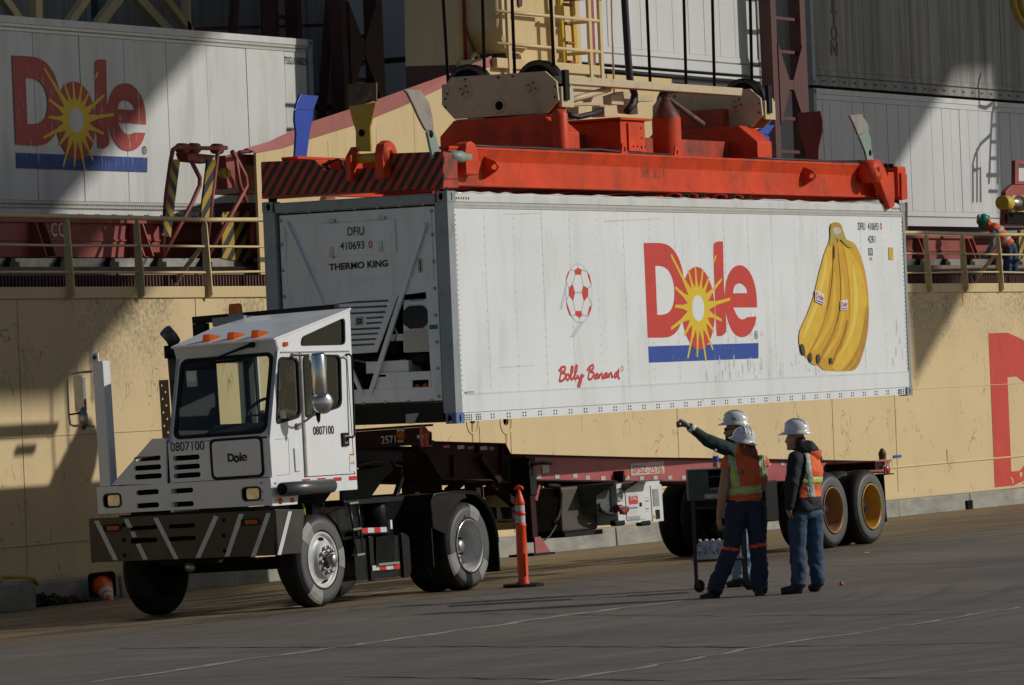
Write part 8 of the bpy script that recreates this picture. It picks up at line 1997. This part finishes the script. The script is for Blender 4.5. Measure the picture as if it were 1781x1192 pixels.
for x0, x1, z0, z1 in ((0.008, 0.048, 1.379, 1.085), (0.298, 0.305, 1.371, 1.18)):
    cx = lambda z: x0 + (x1 - x0) * (z - z0) / (z1 - z0)
    for m_, w, o_ in (('silver', .038, .0207), ('lime', .019, .0238)):
        garment(pwt, sw_, 'reflective_band', m_, lambda c, n, k: (vw(c, n, k) or k == 'uarm') and n.y < .3 and z1 < c.z < z0 + .03 and abs(c.x - cx(c.z)) < w, o_, par=vew)
zb0 = 0.971
mb = MB(); mb.sheet([smoothloop([(0.099,1.244), (0.105,1.284), (0.121,1.267), (0.114,1.215), (0.093,1.21), (0.086,1.25)], 1)], lambda a, b: (a, -.152, b), (0, .012, 0)); mb.build('vest_emblem', 'greenl', vew)
garment(pwt, sw_, 'belt_flap', 'vest', lambda c, n, k: k in ('torso', 'hips') and n.y < .4 and c.x > 0.04 and abs(c.z - zb0 - .12 * (c.x - .1)) < .022, .022, par=vew)
for s_, kx in (('L', (-0.032,0,0.477)), ('R', (0.235,0,0.501))):
    garment(pwt, sw_, 'knee_band', 'coneo', lambda c, n, k: k == 'leg' and abs(c.z - kx[2] - (c.x - kx[0]) * (-.17 if s_ == 'L' else .1)) < .017 and abs(c.x - kx[0]) < .16, .006)
helmet(pwt, (0.134,0.03,1.549), (.26, -.10, .95), (-.3, .95, 0), 'hat', .145, r=.114)
M['hair2'] = M['hair']
mb = MB(); hc = hw_['hc']
random.seed(3)
for i in range(46):
    a = random.uniform(-.8, 2.2); x0 = .075 * math.sin(a) ; y0 = -.07 * math.cos(a * .5)
    p0 = hc + V((x0 + .02, y0, .02)); ln = random.uniform(.15, .22)
    mb.tube([p0, p0 + V((.02 + .012 * math.sin(i), -.015, -ln * .5)), p0 + V((.03 + .03 * math.sin(i * 1.7), .0, -ln))], [.016, .015, .004], 5)
mb.build('hair', 'hair', pwt)

# --- pointing man behind the cart
pmt = thing('person', 'person in dark green sweater and sunglasses pointing with a raised gloved hand', 'person', (-0.88,-3.903,-1.805), PR)
fm = (-.92, .38, 0)
JM = dict(pelvis=(0.035,0,0.865), neck=(-0.002,0,1.51), shL=(-0.06,-0.14,1.442), shR=(0.04,0.17,1.424), elL=(-0.306,-0.22,1.557), wrL=(-0.483,-0.24,1.704), elR=(0.065,0.25,1.14), wrR=(-0.016,0.28,0.956),
          hipL=(0.015,-0.08,0.81), hipR=(0.079,0.08,0.81), kneeL=(-0.01,-0.06,0.425), kneeR=(0.076,0.08,0.425), ankL=(-0.023,-0.05,0.104), ankR=(0.077,0.06,0.095), toeL=(-0.155,-0.02,0.027), toeR=(-0.026,0.1,0.031))
bm2, sm2, hm2 = human(pmt, JM, fm, dict(torso='dgreen', hips='ljeans', uarm='dgreen', farm='dgreen', leg='ljeans', boot='boot', head='skin', hand='glove'),
                      dict(leg=(.105, .082, .080), uarm=(.082, .068), farm=(.062, .046)), (-0.011,0,1.643), head_dir=(-.98, .2, 0), hands=[((-0.476,-0.24,1.697), (-.8, -.05, .62), (.3, .0, -1), 1.35, 1.5)])
vem = garment(pmt, sm2, 'safety_vest', 'vest', lambda c, n, k: k == 'torso' and 0.92 < c.z < 1.528 and (c - V(JM['shL'])).length > .125 , .018)
helmet(pmt, (0.006,0,1.717), (.06, 0, 1), (-.98, .2, 0), 'hat', .148, badge=-.98, r=.12)
hc = hm2['hc']
mb = MB()
for sg in (-1, 1): mb.ell(hc + hm2['hf'] * .088 + hm2['hs'] * sg * .034 + hm2['up'] * .018, .030, .012, .018, 10, 6, hm2['R'])
mb.bar(hc + hm2['hf'] * .085 + hm2['hs'] * .065 + hm2['up'] * .02, hc + hm2['hs'] * .082 + hm2['up'] * .02, .006, .012); mb.bar(hc + hm2['hf'] * .085 - hm2['hs'] * .065 + hm2['up'] * .02, hc - hm2['hs'] * .082 + hm2['up'] * .02, .006, .012)
mb.build('sunglasses', 'black', pmt)
mb = MB(); mb.ell(hc - hm2['hf'] * .03 + hm2['up'] * .0, .081, .072, .075, 12, 8, hm2['R']); mb.build('hair', 'hairdk', pmt)
mb = MB(); w0, w1 = V((-0.441,-0.235,1.671)), V((-0.483,-0.24,1.704)); mb.tube([w0, w1], [.05, .052], 12); mb.build('glove_cuff', 'paper', pmt)

# --- worker bending on the ship deck
kw = thing('person', 'person in orange vest and green hard hat bending over on the ship deck', 'person', (37.391, 9.35, 1.735), PR)
JK = dict(pelvis=(0.037,0,0.786), neck=(-0.288,0,1.206), shL=(-0.276,-0.12,1.061), shR=(-0.165,0.16,1.161), elL=(-0.328,-0.16,0.824), wrL=(-0.469,-0.14,0.612), elR=(-0.28,0.2,0.786), wrR=(-0.473,0.2,0.636),
          hipL=(-0.02,-0.08,0.724), hipR=(0.093,0.08,0.749), kneeL=(-0.035,-0.08,0.362), kneeR=(0.111,0.08,0.387), ankL=(-0.027,-0.08,0.062), ankR=(0.108,0.08,0.075), toeL=(-0.199,-0.08,0.012), toeR=(-0.049,0.1,0.017))
M['greysleeve'] = mat('grey_sleeve', (.20, .20, .21), .8)
bk, sk, hk = human(kw, JK, (-1, .1, 0), dict(torso='vest', hips='jeans', uarm='greysleeve', farm='greysleeve', leg='jeans', boot='boot', head='skin', hand='glove'),
                   dict(leg=(.10, .082, .075), uarm=(.075, .06), farm=(.055, .045)), (-0.41,0,1.26), head_dir=(-.75, .0, -.65), head_tilt=(-.65, 0, .75), hands=[((-0.469,-0.14,0.612), (-.3, 0, -1), (-.5, .5, 0), .6, 1.0)], voxel=.014)
vk = garment(kw, sk, 'safety_vest', 'vest', lambda c, n, k: k == 'torso', .018)
ax_ = (V(JK['neck']) - V(JK['pelvis'])); L_ = ax_.length; ax_.normalize()
for t_ in (.30, .72):
    garment(kw, sk, 'reflective_band', 'silver', lambda c, n, k: k == 'torso' and abs((c - V(JK['pelvis'])).dot(ax_) - L_ * t_) < .028, .024, par=vk)
helmet(kw, (-0.446,0,1.305), (-.55, -.25, .55), (-.75, 0, -.65), 'greenhat', .135, r=.118, ridge=False)
mb = MB(); mb.ell(V((-0.538,-0.03,1.373)), .05, .075, .07, 12, 8); mb.build('hat_sticker', 'silver', kw)

# --- driver in the cab
dr_ = thing('person', 'person sitting at the wheel inside the white truck cab, orange vest', 'person', TO, TF)
JD = dict(pelvis=(-1.83, .46, 1.83), neck=(-1.76, .46, 2.36), shL=(-1.78, .26, 2.30), shR=(-1.78, .66, 2.30), elL=(-1.98, .22, 2.05), wrL=(-2.30, .30, 2.12), elR=(-1.98, .70, 2.05), wrR=(-2.30, .54, 2.12),
          hipL=(-1.85, .36, 1.83), hipR=(-1.85, .56, 1.83), kneeL=(-2.28, .34, 1.86), kneeR=(-2.28, .58, 1.86), ankL=(-2.36, .34, 1.44), ankR=(-2.36, .58, 1.44), toeL=(-2.52, .34, 1.36), toeR=(-2.52, .58, 1.36))
bd, sd_, hd_ = human(dr_, JD, (-1, 0, 0), dict(torso='dgreen', hips='navy', uarm='dgreen', farm='dgreen', leg='navy', boot='boot', head='skin', hand='skin'), dict(leg=(.085, .07, .06), uarm=(.065, .055), farm=(.05, .038)), (-1.79, .46, 2.53), hands=[((-2.30, .30, 2.12), (-.9, .2, .2), (0, .3, -1), .9, 1), ((-2.30, .54, 2.12), (-.9, -.2, .2), (0, -.3, -1), .9, 1)], voxel=.014, boots=False)
garment(dr_, sd_, 'safety_vest', 'vest', lambda c, n, k: k == 'torso' and abs(c.y - .46) > .07, .014)
mb = MB(); mb.ell(V((-1.77, .46, 2.56)), .095, .082, .10, 12, 8); mb.build('hair', 'hairdk', dr_)

# ================================================================== things on the asphalt
# cart between the people
ct = thing('tool_cart', 'dark grey steel cart with open shelves between the pointing man and the woman', 'cart', (-2.028,-3.99,-1.797), PR)
bx0, bz0 = (-0.065,0.948); bx1, bz1 = (0.564,1.268); bxm = 0.144
mb = MB(); mb.box(bx0, bxm, 0, .02, bz0, bz1 - .012); mb.build('front_panel', 'cart', ct, bevel=.006)
mb = MB(); mb.box(bx0, bx1, 0, .5, bz1 - .01, bz1); mb.build('bin_top', 'cart', ct, bevel=.004)
mb = MB(); mb.box(bx0, bx0 + .015, .022, .5, bz0, bz1 - .012); mb.build('side_panel', 'cart', ct)
mb = MB(); mb.box(bx0 + .016, bx1, .48, .5, bz0, bz1 - .012); mb.build('back_panel', 'cart', ct)
mb = MB(); mb.box(bx1 - .015, bx1, .0, .479, bz0, bz1 - .012); mb.build('side_panel', 'cart', ct)
mb = MB(); mb.box(bxm + .002, bx1 - .017, 0, .478, bz0, bz0 + .10); mb.build('drawer_front', 'cart', ct, bevel=.005)
zsh = 1.194
mb = MB(); mb.box(bxm + .002, bx1 - .017, .01, .478, zsh - .01, zsh); mb.build('shelf', 'cart', ct)
mb = MB(); mb.box(0.1, 0.248, -.003, -.0005, 0.966, 1.011); mb.build('faded_label', 'creamlbl', ct)
lzb = 0.103
for xx, yy in ((-0.023, .03), (0.495, .03), (-0.023 + .02, .46), (0.495, .46)):
    mb = MB(); mb.box(xx - .018, xx + .018, yy - .018, yy + .018, lzb, bz0 - .002); mb.build('leg', 'rustbar', ct)
    mb = MB(); mb.lathe([(0, .02), (.045, .02), (.055, .01), (.055, -.01), (.045, -.02), (0, -.02)], (xx + .03, yy, .058), (0, 1, 0), 18); wl = mb.build('caster', 'blackmat', ct)
    mb = MB(); mb.sheet([[(xx - .025, lzb), (xx + .03, lzb), (xx + .045, .06), (xx + .01, .05)]], lambda a, b: (a, yy - .03, b), (0, .008, 0)); mb.build('caster_fork', 'rustbar', wl)
xb0, xb1 = -0.023, 0.495
zs_ = 0.327
mb = MB(); mb.box(xb0 - .02, xb1 + .02, .0, .49, zs_ - .012, zs_ + .012); mb.build('bottom_shelf', 'rustbar', ct)
mb = MB(); mb.box(xb0 + .02, xb1 - .02, .45, .47, 0.84, 0.867); mb.build('back_bar', 'rustbar', ct)
cart_o = V((-2.028,-3.99,-1.797))
def cart_pt(x, y, z): return cart_o + PR @ V((x, y, z))
pa = thing('paper_sheets', 'white and green papers lying on the inner shelf of the dark cart', 'papers', cart_pt(0.207, .1, bz0 + .104), PR)
for i, m_ in enumerate(('paper', 'greenl', 'paper')):
    mb = MB(); a = .1 * i; mb.sheet([[(-.09 + .02 * i, -.08), (.11, -.085 + .02 * i), (.12, .12), (-.08, .13)]], lambda u, v: (u, v, .002 + i * .006), (0, 0, .004)); mb.build('sheet', m_, pa)
def bottle(parent_, base, s_=1.0, nm=None):
    """clear water bottle: body with blue label, cap"""
    b = V(base)
    mb = MB(); mb.lathe([(0, 0), (.030 * s_, .002), (.032 * s_, .02), (.030 * s_, .05), (.032 * s_, .07), (.032 * s_, .13), (.026 * s_, .155), (.013 * s_, .178), (.013 * s_, .188), (0, .188)], b, (0, 0, 1), 14)
    o = mb.build(nm or 'bottle', 'clearpl', parent_)
    mb = MB(); mb.lathe([(.0326 * s_, .075), (.0328 * s_, .078), (.0328 * s_, .124), (.0326 * s_, .127)], b, (0, 0, 1), 14); mb.build('label', 'labelb', o)
    mb = MB(); mb.lathe([(0, .2), (.014 * s_, .2), (.015 * s_, .186), (.0135 * s_, .184)], b, (0, 0, 1), 10); mb.build('cap', 'paper', o)
    return o
wb = thing('water_bottle', 'clear water bottle with blue and red label standing on top of the dark cart', 'bottle', cart_pt(0.232, .08, bz1 + .001), PR)
bo2 = bottle(wb, (0, 0, 0), 1.0, 'bottle_body')
M['water_tint'] = mat('lower_label_print', (.45, .22, .16), .5, var=.5, sc=40)
mb = MB(); mb.lathe([(.0322, .018), (.0324, .02), (.0324, .066), (.0322, .068)], (0, 0, 0), (0, 0, 1), 14); mb.build('lower_label', 'water_tint', bo2)
wp_ = thing('water_pack', 'shrink wrapped pack of water bottles with blue labels on the lower cart shelf', 'bottle pack', cart_pt(0.002, .06, zs_ + .013), PR)
for ix in range(5):
    for iy in range(3): bottle(wp_, (.034 + ix * .066, .034 + iy * .066, 0))
mb = MB(); mb.sheet([smoothloop([(0, 0), (.335, 0), (.34, .09), (.325, .17), (.29, .19), (.2, .195), (.1, .19), (.02, .185), (.0, .1)], 1)], lambda a, b: (a, -.004, b), (0, .004, 0)); mb.build('wrap', 'wrap', wp_)
mb = MB(); mb.box(0, .335, -.001, .2, -.008, .035); mb.build('tray', 'paper', wp_)

# orange delineator post
dz = thing('delineator_post', 'orange plastic delineator post with two silver collars on a black base by the rear wheel', 'post', (1.249,-0.068,-1.893))
dO = V((1.249,-0.068,-1.893))
up_ = V((.0, .0, 1)) + V((-.49, .87, 0)) * .010; up_.normalize()
mb = MB(); n8 = [(.235 * math.cos(math.radians(22.5 + 45 * k)), .235 * math.sin(math.radians(22.5 + 45 * k))) for k in range(8)]
mb.sheet([n8], lambda a, b: tuple(dO + V((a, b, .0))), (0, 0, .035)); mb.build('base', 'blackmat', dz, bevel=.006)
def D_(prof, nm, m_, par=dz, n=20):
    mb = MB(); mb.lathe(prof, dO, up_, n); return mb.build(nm, m_, par)
po_ = D_([(.068, .035), (.066, .06), (.060, .08), (.062, .40), (.058, .68), (.064, .69), (.064, .715), (.055, .72), (.055, .815), (.062, .82), (.062, .85), (.055, .855), (.054, .93), (.060, .94), (.058, .965), (.035, 1.04), (.022, 1.075), (.018, 1.12), (.0, 1.12)], 'post_body', 'coneo')
D_([(.0565, .728), (.0565, .808)], 'reflective_collar', 'conew', po_); D_([(.0565, .860), (.0565, .925)], 'reflective_collar', 'conew', po_)
hp = dO + up_ * 1.12
mb = MB(); e1 = V((.49, -.87, 0)); mb.tube([hp - e1 * .05 - up_ * .018, hp - e1 * .03 + up_ * .01, hp + up_ * .02, hp + e1 * .03 + up_ * .01, hp + e1 * .05 - up_ * .018], [.014, .018, .02, .018, .014], 8); mb.build('handle', 'coneo', po_)
M['coned'] = mat('recessed_orange', (.62, .07, .012), .5)
mb = MB(); pt = dO + up_ * .12 - V((.49, -.87, 0)) * -.018 - V(((.87), .49, 0)) * .062
mb.obox(pt + up_ * .13, V((.49, -.87, 0)) * .018, up_ * .13, V((.87, .49, 0)) * .004); mb.build('grip_slot', 'coned', po_)
mb = MB(); mb.obox(dO + V((-.49, .87, 0)) * .075 - V((.87, .49, 0)) * .03 + V((0, 0, .045)), V((.01, 0, 0)), V((0, .01, 0)), V((0, 0, .012))); mb.build('bolt', 'steel', dz)

# fallen traffic cone against the kerb
cb_ = V((4.426,7.93,-1.982))
rv, uv, dv = V((.492, -.870, -.02)), V((.0, .0, 1)), V((.870, .493, 0))
ca = (rv * .24 - uv * .27 - dv * .93).normalized()
fc = thing('traffic_cone', 'fallen orange traffic cone with white collars, its black base against the kerb', 'cone', cb_)
e1 = ca.orthogonal().normalized(); e1 = (rv - ca * rv.dot(ca)).normalized(); e2 = ca.cross(e1)
mb = MB(); mb.sheet([rrect(-.175, -.175, .175, .175, .05)], lambda a, b: tuple(cb_ + e1 * a + e2 * b), tuple(-ca * .035)); mb.build('base', 'blackmat', fc)
def CN(h0, h1, nm, m_, par=fc, o_=.0):
    rr = lambda h: .135 - (.135 - .03) * h / .68
    mb = MB(); mb.lathe([(rr(h0) + o_, h0), (rr(h1) + o_, h1)], cb_, ca, 24); return mb.build(nm, m_, par)
cn = CN(0, .68, 'cone_body', 'coneo'); CN(.30, .41, 'collar', 'conew', cn, .004); CN(.45, .55, 'collar', 'conew', cn, .004)
mb = MB(); mb.lathe([(.03, 0), (.018, .004), (0, .004)], cb_ + ca * .68, ca, 14); mb.build('cone_tip', 'coneo', cn)

# concrete block with yellow cap and strap at the left edge, rubble beside it
qx = 2.04; qb = V((qx - .12, 7.3, gz(qx, 7.3)))
cbk = thing('concrete_block', 'dark concrete block with yellow cap and strap at the left edge of the quay', 'block', qb)
mb = MB(); mb.box(qb.x - 2.2, qb.x + .12, qb.y - .05, qb.y + .45, qb.z - .05, qb.z + .36); mb.build('block', 'concrete', cbk, bevel=.04)
mb = MB(); mb.box(qb.x - 2.2, qb.x - .42, qb.y + .05, qb.y + .35, qb.z + .362, qb.z + .46); mb.build('yellow_cap', 'yellowpl', cbk, bevel=.02)
mb = MB(); mb.tube([(qb.x - .42, qb.y + .1, qb.z + .42), (qb.x - .12, qb.y + .0, qb.z + .41), (qb.x + .06, qb.y - .06, qb.z + .38), (qb.x + .13, qb.y - .06, qb.z + .30)], .025, 8); mb.build('strap', 'yellowpl', cbk)
random.seed(21)
mb = MB()
for i in range(420):
    px = random.uniform(0, 1)
    x = qb.x + .05 + px * 1.9; y = 7.88 + random.uniform(-.3, .18); h = max(.015, .27 * (1 - px) * random.random() ** 1.3)
    s_ = random.uniform(.012, .05)
    c = V((x, y, gz(x, y) + h))
    R = Matrix.Rotation(random.uniform(0, 3), 3, 'X') @ Matrix.Rotation(random.uniform(0, 3), 3, 'Z')
    mb.obox(c, R @ V((s_, 0, 0)), R @ V((0, s_ * random.uniform(.3, .8), 0)), R @ V((0, 0, s_ * random.uniform(.2, .6))))
rb_ = mb.build('rubble', 'debris', None, kind='stuff')
# litter
l1 = V((-1.454,-5.338,-1.773))
mb = MB(); mb.lathe([(0, 0), (.016, 0), (.022, .01), (.02, .03), (.012, .042), (0, .042)], l1 + V((0, 0, .001)), (.2, .1, 1), 10); tag(mb.build('crushed_cup', 'labelr'), 'small crushed red and white cup on the asphalt right of the man in jeans', 'litter')
l2 = V((8.055,-1.149,-1.909))
mb = MB(); mb.sheet([[(-.05, -.02), (.06, -.03), (.08, .02), (-.03, .03)]], lambda a, b: tuple(l2 + V((a, b, .006))), (0, 0, .004)); tag(mb.build('scrap', 'yellowpl'), 'small yellow scrap lying on the asphalt in front of the trailer wheels', 'litter')
